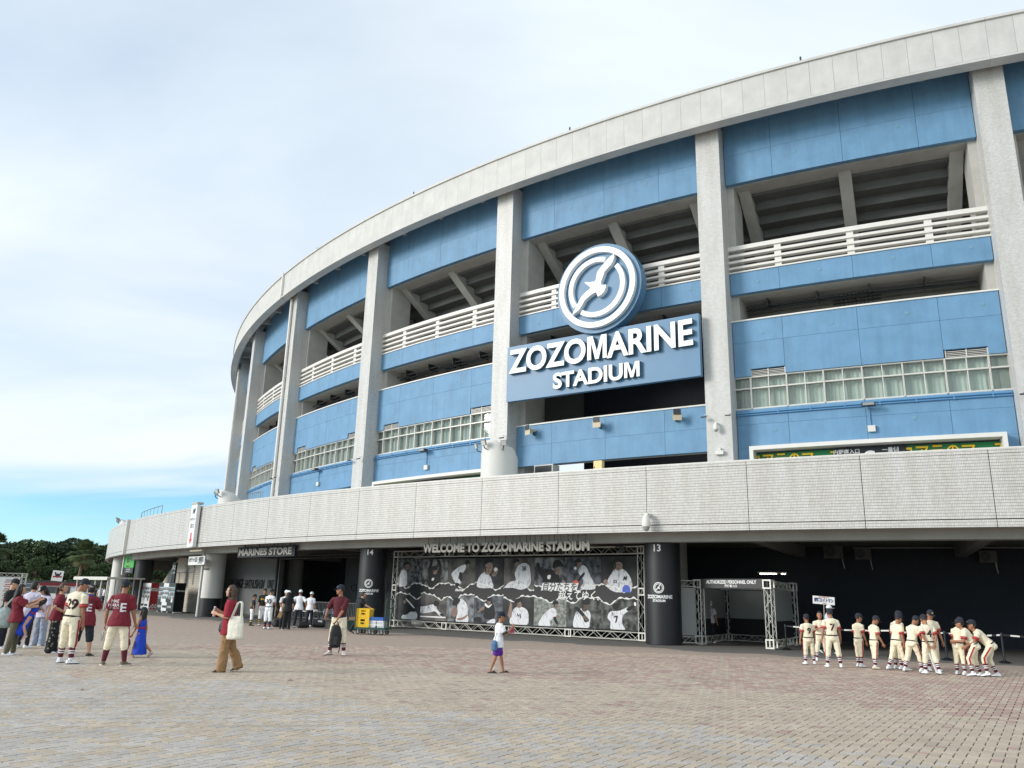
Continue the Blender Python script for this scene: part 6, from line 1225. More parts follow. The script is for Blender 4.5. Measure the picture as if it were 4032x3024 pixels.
o = empty('green_bin', (-7.0, 38.2, 0), .2, 'small dark green bin behind the man with the backpack', 'bin'); MB().loft([[(x * w, y * w, z) for x, y in ((-.24, -.2), (.24, -.2), (.24, .2), (-.24, .2))] for z, w in ((0, .85), (.42, 1))]).build('bin_body', tro, o); MB().box((.02, 0, .50), (.4, .34, .14)).build('carton', mat('cardboard', (170, 134, 104), .8, .1), o)
fn = empty('steel_fence', (0, 0, 0), 0, 'low grey steel fence of vertical bars in front of the dark wall by column 14', 'fence')
for z in (.12, 1.08): MB().path([tuple(PP(104.6, a, z)) for a in (224.3, 225.5, 226.7, 227.9, 229.1)], .022, 6).build('rail', steel, fn)
mbar = MB().tube((0, 0, .12), (0, 0, 1.08), .012, 6).mesh('bar', steel)
for k in range(60): link('bar', mbar, fn, tuple(PP(104.6, 224.3 + .08 * k, 0)))
# ---------------------------------------------------------------- vending machines and ticket corner
vred = mat('vending_red', (150, 22, 34), .35, .1); vwhite = mat('vending_white', (222, 224, 224), .35, .04); vblack = mat('vending_black', (24, 27, 32), .35, .15); vglass = mat('vending_window', (150, 172, 186), .2, .35, 6, spec=.7)
prodm = [mat('can_%s' % n, c, .35, .1) for n, c in (('red', (190, 60, 56)), ('green', (84, 140, 96)), ('blue', (70, 110, 170)), ('cream', (222, 214, 190)), ('orange', (216, 150, 70)))]
def vending(az, R, w, body, front, lab, brand=None, h=1.98):
    p = PP(R, az); o = empty('vending_machine', p, face_out(az) + R_(7), lab, 'vending machine', 'row of vending machines'); MB().box((0, .02, .08 + h / 2), (w, .70, h)).build('cabinet', body, o); MB().box((0, -.345, .08 + h / 2), (w - .04, .03, h - .04)).build('front_door', front, o)
    for s_ in (-1, 1): MB().box((s_ * (w / 2 - .08), 0, .04), (.12, .6, .08)).build('foot', white, o)
    for r_ in range(3):
        z = 1.66 - r_ * .30; wn_ = MB().box((0, -.366, z), (w - .16, .012, .24)).build('display_window', vglass, o)
        for k in range(5): MB().lathe([(.028, -.08), (.032, -.06), (.032, .04), (.02, .08)], 8, (-w / 2 + .16 + (w - .32) * k / 4, -.385, z - .02)).build('drink_sample', prodm[(k * 2 + r_) % 5], wn_, smooth=True)
    pn_ = MB().box((w * .18, -.366, .86), (.26, .014, .30)).build('coin_panel', vblack if front is not vblack else vwhite, o); MB().box((-.05, -.37, .40), (w * .55, .02, .16)).build('delivery_flap', vblack if front is vwhite else greyp, o)
    return o
v1 = vending(213.85, 107.6, 1.2, vwhite, vwhite, 'white vending machine at the far left end of the row'); v2 = vending(214.52, 107.6, 1.2, vred, vwhite, 'vending machine with white front and red side panel'); v3 = vending(216.85, 107.6, 1.2, vblack, vblack, 'black vending machine right of the red-sided one'); v4 = vending(217.52, 107.6, 1.2, vblack, vwhite, 'white-fronted vending machine between two black ones'); v5 = vending(218.2, 107.6, 1.2, vblack, vblack, 'black vending machine with white script on its side at the right end')
me = text_mesh('LOTTE', .13, depth=.004, offset=.006); me.materials.append(signblk); o = link('brand_lettering', me, v2, (.608, .02, 1.50), R_(90)); MB().box((.605, .02, 1.56), (.006, .68, .22)).build('brand_band', vwhite, v2)
for k in range(18):
    i, j = k % 6, k // 6
    if (i + j) % 2 == 0 and j <= i: MB().box((.606, -.28 + i * .11 + 0, .20 + (j) * .11), (.006, .11, .11)).build('check_print', vwhite, v2)
me = text_mesh('Marines', .13, depth=.004, offset=.006, shear=.4); me.materials.append(wtext); link('brand_lettering', me, v5, (.606, .02, 1.46), R_(90))
# tiled stair side wall rising to the right behind the machines
sw = MB(); a0, a1 = 211.4, 218.2; n = 24; Rw = 106.0
def sz(a): return max(0.05, min(4.30, 2.14 + (a - 211.72) * (4.23 - 2.14) / (214.97 - 211.72)))
for i in range(n):
    b0, b1 = a0 + (a1 - a0) * i / n, a0 + (a1 - a0) * (i + 1) / n; q = [(r, b, z) for b, zt_ in ((b0, sz(b0)), (b1, sz(b1))) for r, z in ((Rw - .25, 0), (Rw, 0), (Rw, zt_), (Rw - .25, zt_))]; k0 = len(sw.v); sw.v += [(r * math.cos(R_(b)), r * math.sin(R_(b)), z) for r, b, z in q]; u0, u1 = R_(b0) * Rw, R_(b1) * Rw
    sw.face((k0 + 1, k0 + 5, k0 + 6, k0 + 2), [(u0, 0), (u1, 0), (u1, q[6][2]), (u0, q[2][2])]); sw.face((k0 + 2, k0 + 6, k0 + 7, k0 + 3), [(u0, 0), (u1, 0), (u1, .25), (u0, .25)]); sw.face((k0 + 4, k0, k0 + 3, k0 + 7), None)
stile = tile_mat('stair_wall_tiles', (216, 208, 194), (120, 114, 106), .30, .16, .5); sw.build('stair_side_wall', stile, stadium)

b = MB()
for aa, z0_, z1_ in ((213.9, 2.0, 2.9), (215.2, 2.0, 2.9), (216.4, 2.0, 2.9), (217.3, 2.0, 4.2)): b.tube((106.06 * math.cos(R_(aa)), 106.06 * math.sin(R_(aa)), z0_), (106.06 * math.cos(R_(aa)), 106.06 * math.sin(R_(aa)), z1_), .03, 6)
b.path([(106.06 * math.cos(R_(q)), 106.06 * math.sin(R_(q)), 2.9) for q in (213.9, 215, 216, 217.3)], .03, 6); b.build('wall_conduit', greyp, stadium, smooth=True)
MB().path([tuple(Vector(PP(108.95, 222.55, z)) - Vector((CX, CY, 0))) for z in (3.9, 2.0, 0.0)], .085, 10).build('rain_pipe', white_c, stadium, smooth=True)
# signs of the ticket corner
def board(name, az, R, z0_, z1_, w, m_, lab, turn=0.0, d=.12):
    o = empty(name, PP(R, az, z0_), face_out(az) + turn, lab, 'sign'); MB().box((0, 0, (z1_ - z0_) / 2), (w, d, z1_ - z0_)).build('sign_board', m_, o); return o
o = board('gate_sign', 212.7, 109.0, 2.80, 4.16, 1.6, mat('bright_green_sign', (70, 168, 70), .4, .05), 'green hanging sign with a large black letter D left of the vending machines', R_(18)); MB().box((0, -.005, .22), (1.61, .13, .44)).build('black_strip', signblk, o); text('D', .36, signblk, o, (-.2, -.065, .86), offset=.03, depth=.006); text('➡', .2, signblk, o, (.35, -.065, .95), depth=.006) if False else MB().box((.36, -.064, 1.10), (.2, .006, .18)).build('arrow_plate', signblk, o); text('2F・3F', .12, mat('orange_print', (226, 150, 50), .5, .05), o, (-.05, -.065, .66), depth=.006); text('内野席入口', .09, signblk, o, (-.1, -.065, .50), depth=.006); text('一般入場口', .10, wtext, o, (0, -.075, .24), depth=.006); text('GENERAL ENTRANCE', .05, wtext, o, (0, -.075, .10), depth=.006)
MB().box((-.86, 0, .62), (.1, .3, 1.5)).build('side_plate', white_c, o)
o = board('pillar_sign', 216.15, 106.9, 2.05, 3.62, .95, signblk, 'tall dark D gate sign standing behind the vending machines', 0); text('D', .30, wtext, o, (-.2, -.065, 1.05), offset=.02, depth=.006); text('口', .24, wtext, o, (.22, -.065, 1.05), offset=.02, depth=.006); text('入口 二階席', .13, wtext, o, (0, -.065, .72), depth=.006)
o = board('ticket_sign', 222.35, 109.2, 3.15, 3.68, 2.6, vwhite, 'white horizontal ticket window sign hanging beside column 15', 0, .1); text('Mチケット窓口・招待窓口', .24, signblk, o, (0, -.056, .20), offset=.008, depth=.006, width=2.3); text('TICKET COUNTER', .06, signblk, o, (.6, -.056, .08), depth=.006)
o = board('vertical_sign', 223.15, 110.3, 4.16, 6.78, .88, vwhite, 'tall white vertical sign with a red down arrow on the tiled parapet', 0, .22); text('M', .3, signblk, o, (0, -.115, 2.05), offset=.02, shear=.3, depth=.006); text('Mチケット', .14, signblk, o, (0, -.115, 1.62), depth=.006, width=.7); text('窓口', .2, signblk, o, (0, -.115, 1.18), depth=.006)
MB().prism([(-.10, .86), (-.10, .48), (-.22, .48), (0, .16), (.22, .48), (.10, .48), (.10, .86)], -.112, -.118).build('red_arrow', mat('arrow_red', (206, 60, 66), .45, .05), o); MB().box((0, .05, 2.67), (1.0, .4, .12)).build('sign_cap', conc, o)
o = MB().arc(110.05, 110.32, 214.86, 215.02, 4.1, 6.75, 1).build('parapet_joint_cover', alum, stadium)
o = empty('strip_light', PP(109.6, 222.75, 4.0), face_out(222.75), 'long pale strip light under the canopy below the vertical sign', 'lamp'); MB().box((0, 0, 0), (1.9, .16, .09)).build('housing', mat('lamp_cream', (222, 214, 184), .5, .05), o)
# ---------------------------------------------------------------- towers, lights, cameras, speakers on the stadium
def tower(az, R, r, z1_, lab, lamps):
    """white round tower on the deck, its top cut on a slope, carrying floodlights"""
    b = MB(); n = 36; base_ = [(r * math.cos(2 * math.pi * i / n), r * math.sin(2 * math.pi * i / n)) for i in range(n)]
    top_ = [z1_ - max(0.0, (y + r * .15)) * .9 - max(0, x - r * .35) * .6 for x, y in base_]
    b.v = [(x, y, 5.35) for x, y in base_] + [(x, y, z) for (x, y), z in zip(base_, top_)] + [(0, 0, z1_ - .1)]
    for i in range(n): j = (i + 1) % n; b.face((i, j, n + j, n + i)); b.face((n + i, n + j, 2 * n))
    o = empty('light_tower', PP(R, az), face_out(az), lab, 'tower', 'white round towers on the deck'); b.build('tower_shaft', white_c, o, smooth=True)
    for x, y, z, yaw in lamps:
        l_ = MB().box((0, 0, 0), (.34, .10, .30), M=Matrix.Translation((x, y, z)) @ Matrix.Rotation(yaw, 4, 'Z') @ Matrix.Rotation(R_(20), 4, 'X')).build('floodlight', greyp, o); MB().box((0, -.054, 0), (.29, .01, .25), M=Matrix.Translation((x, y, z)) @ Matrix.Rotation(yaw, 4, 'Z') @ Matrix.Rotation(R_(20), 4, 'X')).build('lens', mat('lamp_glass', (206, 206, 196), .25, .08), l_); MB().path([(x, y, z - .15), (x * .93, y * .93, z - .28), (x * .7, y * .7, z - .36)], .03, 6).build('bracket', darkst, l_)
tower(232.75, 101.6, 1.05, 10.15, 'white round tower with floodlights in front of the tiled column left of the big sign', ((-.95, -.95, 9.9, -.6), (-.1, -1.35, 9.95, -.1), (1.0, -.95, 9.9, .5)))
tower(221.0, 106.3, 0.95, 8.35, 'white round tower with floodlights at the left end of the facade', ((-.9, -.9, 8.15, -.5), (.3, -1.25, 8.2, .2)))
tower(209.6, 108.9, .75, 7.5, 'small white tower with floodlights above the far left parapet', ((-.7, -.8, 7.5, -.5), (.1, -1.0, 7.5, .1)))
horn_m = mat('horn_beige', (196, 184, 158), .5, .08)
for k, (az, z) in enumerate(((232.88, 11.4), (235.49, 11.37), (238.14, 11.33))):
    o = empty('horn_speaker', PP(98.42, az, z), face_out(az) + (-.3, 0.1, .45)[k], ('left', 'middle', 'right')[k] + ' horn loudspeaker on the blue wall under the big sign', 'loudspeaker', 'horn loudspeakers under the sign'); b = MB(); b.loft([[(x * w, y, z_ * w * .8 + (-y - .1) * -.25) for x, z_ in ((-1, -1), (1, -1), (1, 1), (-1, 1))] for y, w in ((-.62, .24), (-.60, .23), (-.34, .12), (-.2, .08))], cap=True); b.build('horn', horn_m, o); MB().box((0, -.645, .13), (.40, .012, .30)).build('horn_mouth', darkst, o); MB().tube((0, -.2, .02), (0, -.02, -.02), .07, 10).build('driver', horn_m, o, smooth=True); MB().box((0, -.10, -.18), (.10, .2, .22)).build('bracket', mat('bracket_green', (50, 84, 88), .5, .1), o)
def col_light(az, R, z, lab, s=.26): 
    o = empty('wall_floodlight', PP(R, az, z), face_out(az), lab, 'floodlight', 'small black floodlights on the tiled columns'); MB().box((0, -.30, -.06), (s, .20, .07), M=Matrix.Rotation(R_(14), 4, 'X')).build('lamp_head', darkst, o); MB().tube((0, -.2, 0), (0, 0, .06), .02, 6).build('arm', white, o)
for az, R, z, lab in ((231.13, 99.42, 11.05, 'small floodlight on the left edge of the column left of the sign'), (231.95, 99.42, 11.05, 'small floodlight on the right edge of the column left of the sign'), (239.26, 99.42, 11.0, 'small floodlight on the left edge of the column right of the sign'), (239.98, 99.42, 10.98, 'small floodlight on the right edge of the column right of the sign'), (223.3, 99.42, 11.1, 'small floodlight on the left edge of the third column from the sign'), (223.95, 99.42, 11.1, 'small floodlight on the right edge of the third column from the sign'), (215.4, 99.42, 11.1, 'small floodlight on the left of the column with the rain pipe'), (215.95, 99.42, 11.1, 'small floodlight on the right of the column with the rain pipe'), (247.35, 99.42, 10.95, 'small floodlight on the rightmost tiled column')): col_light(az, R, z, lab)
for az, z, lab in ((243.74, 11.02, 'grey floodlight under the curtained windows on the right'), (227.5, 11.05, 'grey floodlight under the windows two bays left of the sign'), (219.4, 11.1, 'grey floodlight under the windows three bays left of the sign')):
    o = empty('wall_floodlight', PP(98.45, az, z), face_out(az), lab, 'floodlight'); MB().box((0, -.38, 0), (.62, .34, .16)).build('lamp_head', darkst, o); MB().box((0, -.555, 0), (.5, .012, .12)).build('lens', greyp, o); MB().tube((0, 0, -.05), (0, 0, -1.0), .025, 6).build('conduit', bpipe, o); MB().box((.03, -.05, -1.12), (.34, .12, .3)).build('junction_box', white_c, o)
def dome(az, R, z, lab, s=1.0):
    o = empty('security_camera', PP(R, az, z), face_out(az), lab, 'camera', 'white dome security cameras'); MB().lathe([(.05 * s, .26 * s), (.10 * s, .20 * s), (.13 * s, 0), (.12 * s, -.08 * s)], 18, (0, -.24 * s, 0)).build('housing', white_c, o, smooth=True); MB().lathe([(.02 * s, -.20 * s), (.08 * s, -.17 * s), (.11 * s, -.082 * s)], 18, (0, -.24 * s, 0)).build('dome', greyp, o, smooth=True); MB().box((0, -.08 * s, .27 * s), (.1 * s, .32 * s, .09 * s)).build('arm', white_c, o)
dome(239.6, 99.4, 10.25, 'dome camera on the tiled column right of the sign'); dome(239.72, 110.14, 4.42, 'large dome camera on the parapet above column 13', 1.3)
o = empty('junction_box', PP(99.4, 239.65, 8.95), face_out(239.65), 'small white box on the tiled column right of the sign', 'box'); MB().box((0, -.08, .05), (.42, .16, .2)).build('housing', white_c, o); MB().box((0, -.06, .24), (.14, .12, .14)).build('cap', white_c, o)
o = empty('duct_outlet', PP(99.4, 233.65, 8.62), face_out(233.65), 'white framed dark duct outlet behind the parapet under the sign', 'duct'); b = MB(); b.box((0, .3, .22), (1.25, .7, .46)); b.build('duct_box', conc, o); MB().box((0, -.07, .22), (1.3, .04, .5)).build('duct_frame', white, o); MB().box((0, -.095, .22), (1.14, .02, .36)).build('duct_mesh', darkst, o)
o = empty('control_box', PP(99.0, 235.6, 8.0), face_out(235.6), 'pale yellow control box behind the parapet under the sign', 'box'); MB().box((0, 0, .56), (.52, .3, 1.12)).build('housing', mat('pale_yellow', (222, 200, 140), .5, .06), o); MB().box((-.2, -.155, .75), (.05, .02, .08)).build('latch', darkst, o)
# blue awning in the next bay, pipe rails on the deck
b = MB(); b.arc(98.4, 100.4, 220.2, 222.9, 8.75, 8.83, 5, 9.40, 9.32); o = b.build('awning', mat('awning_blue', (110, 150, 176), .5, .08), stadium); 
def deck_rail(az0, az1, R, lab, z=6.6):
    o = empty('deck_rail', PP(R, az0, z), 0, lab, 'railing', 'grey pipe rails on the deck'); P0 = PP(R, az0, z); pts = [PP(R, az0 + (az1 - az0) * k / 6, z) - P0 for k in range(7)]
    b = MB(); b.path([pts[0]] + [p + Vector((0, 0, 1.0)) for p in pts] + [pts[-1]], .03, 7); b.build('hoop', steel, o, smooth=True)
    for p in pts[1:-1]: MB().tube(p, p + Vector((0, 0, 1.0)), .018, 6).build('bar', steel, o)
deck_rail(212.6, 216.6, 108.6, 'grey pipe rail on the deck left of the vertical sign', 6.75); deck_rail(223.4, 224.3, 107.2, 'short grey pipe rail on the deck right of the vertical sign', 6.75)
# air conditioners and lamps in the dark undercroft
for az, z, s, lab in ((242.5, 3.78, 1.0, 'larger air conditioner unit on the dark wall on the right'), (243.25, 3.74, .82, 'smaller air conditioner unit on the dark wall on the right'), (246.2, 3.62, .8, 'square air conditioner unit on the dark wall at the far right')):
    o = empty('air_conditioner', PP(98.25, az, z), face_out(az), lab, 'air conditioner', 'air conditioners on the dark wall'); acm = mat('aircon_grey', (84, 86, 84), .5, .08); MB().box((0, 0, .33 * s), (.86 * s, .34 * s, .64 * s)).build('casing', acm, o); b = MB(); ring_poly(b, .05 * s, .25 * s, -.172 * s, -.178 * s); b.build('fan_grille', darkst, o, loc=(-.14 * s, 0, .33 * s)); MB().path([(.36 * s, .05, 0), (.38 * s, .05, -.2), (.42 * s, .05, -.45)], .02, 6).build('pipe', white_c, o)
tubel = emit_mat('lit_tube', (255, 246, 226), 6.0)
o = empty('fluorescent_lamp', PP(100.0, 241.0, 3.0), face_out(241.0), 'lit fluorescent tubes glowing in the dark undercroft behind the staff gate', 'lamp'); MB().box((0, .04, .05), (1.3, .16, .05)).build('housing', white_c, o); MB().tube((-.55, -.02, 0), (.2, -.02, 0), .022, 8).build('tube', tubel, o); MB().tube((-.55, .10, .0), (.2, .10, 0), .022, 8).build('tube', tubel, o); MB().tube((.42, .04, 0), (.62, .04, 0), .022, 8).build('tube', tubel, o)
bpy.context.view_layer.update(); dg = bpy.context.evaluated_depsgraph_get()
NEWM = [(o, bpy.data.meshes.new_from_object(o.evaluated_get(dg))) for o in SOFT]
for o, me in NEWM: o.modifiers.clear(); o.data = me; me.polygons.foreach_set('use_smooth', [True] * len(me.polygons))
# leaves dropped on the paving
leafm = mat('dry_leaf', (120, 96, 58), .8, .3, 20)
for k, (x, y, lab) in enumerate(((-3.92, 15.6, 'yellow-brown dry leaf on the paving right of the walking woman'), (-6.6, 13.4, 'small dark dry leaf on the paving below the man in maroon'))):
    b = MB(); b.v = [(-.05, 0, .004), (-.01, .03, .018), (.05, .006, .006), (0, -.03, .014), (0, 0, .008)]; [b.face(f) for f in ((0, 4, 1), (1, 4, 2), (2, 4, 3), (3, 4, 0))]; tag(b.build('dry_leaf', leafm, loc=(x, y, .003), rz=k * 1.3), lab, 'leaf')
# ---------------------------------------------------------------- trees, palms and the car park on the left
def leaf_mat(name, a, b_, tr=.25):
    m = bpy.data.materials.new(name); m.use_nodes = True; t = m.node_tree; L = t.links; bs = t.nodes['Principled BSDF']; co = t.nodes.new('ShaderNodeTexCoord'); n = t.nodes.new('ShaderNodeTexNoise'); n.inputs['Scale'].default_value = .7; n.inputs['Detail'].default_value = 5; L.new(co.outputs['Object'], n.inputs['Vector'])
    cr = t.nodes.new('ShaderNodeValToRGB'); cr.color_ramp.elements[0].position = .35; cr.color_ramp.elements[1].position = .68; cr.color_ramp.elements[0].color = a + (1,); cr.color_ramp.elements[1].color = b_ + (1,); L.new(n.outputs[0], cr.inputs[0]); L.new(cr.outputs[0], bs.inputs['Base Color']); bs.inputs['Roughness'].default_value = .7; bs.inputs['Specular IOR Level'].default_value = .2
    return m
PINE = leaf_mat('pine_foliage', (.020, .038, .024), (.062, .094, .046)); OAK = leaf_mat('evergreen_foliage', (.030, .055, .024), (.095, .135, .055)); SHR = leaf_mat('shrub_foliage', (.040, .072, .028), (.12, .17, .065)); BARK = mat('grey_brown_bark', (92, 78, 66), .9, .25, 6, bump=.6)
PALMM = leaf_mat('palm_foliage', (.045, .075, .030), (.12, .15, .06)); DEADP = leaf_mat('dry_palm_skirt', (.16, .12, .07), (.26, .20, .12))
def leaf_cloud(mb, c, r, n, size, rs):
    for _ in range(n):
        while True:
            d = Vector((rs.uniform(-1, 1), rs.uniform(-1, 1), rs.uniform(-1, 1)))
            if .05 < d.length <= 1: break
        d = d.normalized() * (d.length ** .35); p = Vector((c[0] + d.x * r[0], c[1] + d.y * r[1], c[2] + d.z * r[2]))
        u = Vector((rs.uniform(-1, 1), rs.uniform(-1, 1), rs.uniform(-1, 1))).normalized(); v = u.orthogonal().normalized(); v = (v + u.cross(v) * rs.uniform(-1, 1)).normalized(); w = u.cross(v).normalized(); s = size * rs.uniform(.6, 1.3); k = len(mb.v)
        mb.v += [tuple(p + v * s), tuple(p + w * s * .5), tuple(p - v * s), tuple(p - w * s * .5)]; mb.f.append((k, k + 1, k + 2, k + 3)); mb.uv.append(None); mb.m.append(0)
def make_tree(h, w, seed, m, clumps=11, leaves=170, low=.35):
    rs = random.Random(seed); tr = MB(); lean = rs.uniform(-.4, .4); top_ = Vector((lean, rs.uniform(-.3, .3), h * .72)); tr.tube((0, 0, 0), top_ * .5, .20, 8, .15); tr.tube(top_ * .5, top_, .15, 7, .07); cr = MB()
    for k in range(clumps):
        a = rs.uniform(0, 6.28); rad = w * rs.uniform(.15, .62); z = h * rs.uniform(low, .88); c = Vector((math.cos(a) * rad, math.sin(a) * rad, z)); s = w * rs.uniform(.26, .44)
        if k < 2: c = Vector((lean + rs.uniform(-.3, .3) * w, 0, h * .90)); s = w * .32
        tr.tube(top_ * rs.uniform(.45, .95), c, .06, 5, .02); leaf_cloud(cr, c, (s, s, s * .62), leaves, .24, rs)
    return tr.mesh('trunk', BARK), cr.mesh('crown', m, fix=False)
TT = [make_tree(9.0, 4.2, 1, PINE, 13, 200, .4), make_tree(8.6, 4.6, 2, PINE, 14, 190, .35), make_tree(8.2, 4.0, 3, OAK, 12, 200, .25), make_tree(7.4, 4.4, 4, OAK, 13, 190, .2)]
def tree(x, y, sc_, kind, lab):
    t_, c_ = TT[kind]; o = empty('tree', (x, y, 0), random.uniform(0, 6.28), lab, 'tree', 'evergreen trees behind the plaza'); o.scale = (sc_, sc_, sc_); link('trunk', t_, o); link('crown', c_, o)
rt = random.Random(12)
names = ('at the far left edge', 'under the left palm crown', 'with rounded top left of the gap', 'left of the tallest pine', 'low in the middle of the wood', 'behind the crest sign', 'beside the tallest pine', 'tallest in the wood, left of the palm', 'directly behind the palm', 'right of the palm crown', 'between palm and canopy', 'beside the end of the canopy', 'behind the white round column', 'seen between the two leftmost columns', 'seen left of the vending machines', 'seen just above the vending machines')
ratios = [-.625, -.606, -.592, -.577, -.563, -.552, -.543, -.532, -.519, -.507, -.494, -.480, -.465, -.450, -.437, -.424]; hts = [8.3, 8.2, 8.9, 8.9, 8.4, 8.3, 8.9, 9.6, 8.2, 8.3, 8.6, 8.7, 8.0, 7.9, 8.0, 8.2]
for i, (ra, hh) in enumerate(zip(ratios, hts)):
    Y = 139 + rt.uniform(-3, 3); kd = (0, 1, 0, 2, 3, 1, 0, 0, 2, 1, 2, 0, 3, 2, 1, 2)[i]; tree(ra * Y, Y, hh / (9.0, 8.6, 8.2, 7.4)[kd] / .97, kd, ('dark pine ', 'dark pine ', 'evergreen tree ', 'evergreen tree ')[kd] + names[i])
for i in range(14):
    ra = -.645 + .0185 * i; Y = 131 + rt.uniform(-2, 2); kd = 3 if i % 2 else 2; tree(ra * Y, Y, rt.uniform(.62, .76), kd, 'lower evergreen tree in the front row of the wood, %s from the left' % ('first second third fourth fifth sixth seventh eighth ninth tenth eleventh twelfth thirteenth fourteenth'.split()[i]))
for i in range(10): Y = 150; tree((-.64 + .025 * i) * Y, Y, 1.0, i % 2, 'pine deep in the wood, %s from the left in the back row' % ('first second third fourth fifth sixth seventh eighth ninth tenth'.split()[i]))
sh = MB(); rs = random.Random(4)
for k in range(60): ra = -.66 + .0044 * k; Y = 125 + rs.uniform(-1.5, 1.5); leaf_cloud(sh, (ra * Y, Y, rs.uniform(.6, 1.5)), (1.5, 1.3, 1.4), 110, .22, rs)
tag(sh.build('undergrowth', SHR), 'bank of dense shrubs along the foot of the wood', 'shrubs', kind='stuff')
def palm(x, y, h, s, lab, seed):
    rs = random.Random(seed); o = empty('palm_tree', (x, y, 0), 0, lab, 'palm tree', 'fan palms on the plaza'); b = MB(); pts = [Vector((-.5 * (k / 8) * 0 + .06 * k, 0, h * k / 8)) for k in range(9)]
    for a, c in zip(pts, pts[1:]): b.tube(a, c, .20 - .006 * a.z, 10, .20 - .006 * c.z)
    b.build('trunk', mat('palm_bark', (128, 112, 94), .9, .2, 9, bump=.5), o, smooth=True); top_ = pts[-1]
    def fronds(n, e0, e1, m, nm, L0, L1):
        f = MB()
        for _ in range(n):
            a = rs.uniform(0, 6.283); e = R_(rs.uniform(e0, e1)); d = Vector((math.cos(a) * math.cos(e), math.sin(a) * math.cos(e), math.sin(e))); L_ = rs.uniform(L0, L1) * s; p = top_ + d * .15; q = p + d * L_ * .55; f.tube(p, q, .022, 4, .012); side = d.cross(Vector((0, 0, 1))).normalized(); up = side.cross(d)
            for i in range(17):
                t_ = -1.25 + 2.5 * i / 16; dd = (d * math.cos(t_) + side * math.sin(t_)).normalized(); l_ = L_ * .55 * (1 - .12 * abs(t_)); w_ = side.cross(dd).normalized() if False else (side * math.cos(t_) - d * math.sin(t_)) * .028 * s * 1.7; k = len(f.v); tip = q + dd * l_ - Vector((0, 0, l_ * .35)); mid_ = q + dd * l_ * .55 - Vector((0, 0, l_ * .04))
                f.v += [tuple(q - w_ * .5), tuple(q + w_ * .5), tuple(mid_ + w_), tuple(mid_ - w_), tuple(tip)]; f.face((k, k + 1, k + 2, k + 3)); f.face((k + 3, k + 2, k + 4))
        f.build(nm, m, o)
    fronds(64, -35, 88, PALMM, 'crown', 1.5, 2.1); fronds(16, -80, -45, DEADP, 'dry_skirt', .9, 1.4)
palm(-.5215 * 103, 103, 5.6, 1.05, 'fan palm standing in front of the wood left of the white column', 1); palm(-.634 * 90, 90, 5.6, .95, 'fan palm cut off by the left edge of the picture', 2)
# cars
tyre = mat('tyre_rubber', (30, 30, 32), .8, .1); cglass = mat('car_glass', (50, 60, 70), .1, .15, spec=.8)
def car(x, y, rz, m, lab, van=False):
    o = empty('parked_car', (x, y, 0), rz, lab, 'car', 'cars in the far car park'); L_, W, Hh = (4.4, 1.72, 1.48) if not van else (4.6, 1.8, 1.95); hw = W / 2
    pr = [(-2.2, .30), (-2.2, .80), (-1.9, .95), (-1.15, 1.0), (-.55, Hh), (1.05, Hh), (1.75, 1.02), (2.15, .95), (2.2, .35)] if not van else [(-2.3, .32), (-2.3, .95), (-1.75, 1.1), (-1.25, Hh - .03), (2.15, Hh), (2.3, 1.0), (2.3, .35)]
    b = MB(); M = Matrix.Identity(4); b.loft([[(px_, y_, .3 + (pz - .3) * (1 if abs(y_) < hw * .95 else .96)) for px_, pz in pr] for y_ in (-hw, -hw * .8, hw * .8, hw)]); b.build('body', m, o, smooth=True)
    for y_ in (-hw - .006, hw + .006):
        w = [(-.95, 1.02), (-.5, Hh - .10), (1.0, Hh - .10), (1.5, 1.02)] if not van else [(-1.45, 1.15), (-1.1, Hh - .14), (2.0, Hh - .12), (2.1, 1.15)]; MB().prism(w, y_ - .004, y_ + .004).build('side_window', cglass, o)
    x0_, x1_ = (-1.2, -.58) if not van else (-1.78, -1.28); b = MB(); b.v = [(x0_, -hw * .78, 1.02 + (.1 if van else 0)), (x0_, hw * .78, 1.02 + (.1 if van else 0)), (x1_ - .02, hw * .72, Hh - .04), (x1_ - .02, -hw * .72, Hh - .04)]; b.face((0, 1, 2, 3)); b.v = [(v[0] - .03, v[1], v[2]) for v in b.v]; b.build('windscreen', cglass, o)
    for px_ in (-1.35, 1.35):
        for y_ in (-hw + .06, hw - .06): w_ = MB().tube((px_, y_ - .1, .31), (px_, y_ + .1, .31), .31, 16).build('wheel', tyre, o, smooth=True); MB().tube((px_, y_ - .105, .31), (px_, y_ + .105, .31), .18, 12).build('rim', greyp, w_)
    for y_ in (-hw * .7, hw * .7): MB().box((-2.2 if not van else -2.3, y_, .74), (.06, .3, .14)).build('headlight', MATS['lamp_glass'], o)
cw_, cs_, cb_ = mat('car_white', (226, 228, 230), .25, .03), mat('car_silver', (170, 174, 178), .3, .05, metal=.4), mat('car_dark', (50, 54, 62), .3, .05)
for r_, Y, rz, m_, lab, van in ((-.590, 100, 1.5, cs_, 'silver car right of the man in black shirt', False), (-.575, 104, 1.7, cw_, 'white van behind the tall dark-haired person', True), (-.557, 106, 1.6, cw_, 'white car between the two lavender shirts', False), (-.563, 112, 1.6, cb_, 'dark car behind the white cars', False), (-.580, 114, 1.5, cw_, 'white car furthest back near the shrubs', False), (-.505, 112, 1.4, cs_, 'silver car near the palm trunk', False), (-.497, 118, 1.5, cw_, 'white car behind the shelter posts', False)): car(r_ * Y, Y, rz, m_, lab, van)
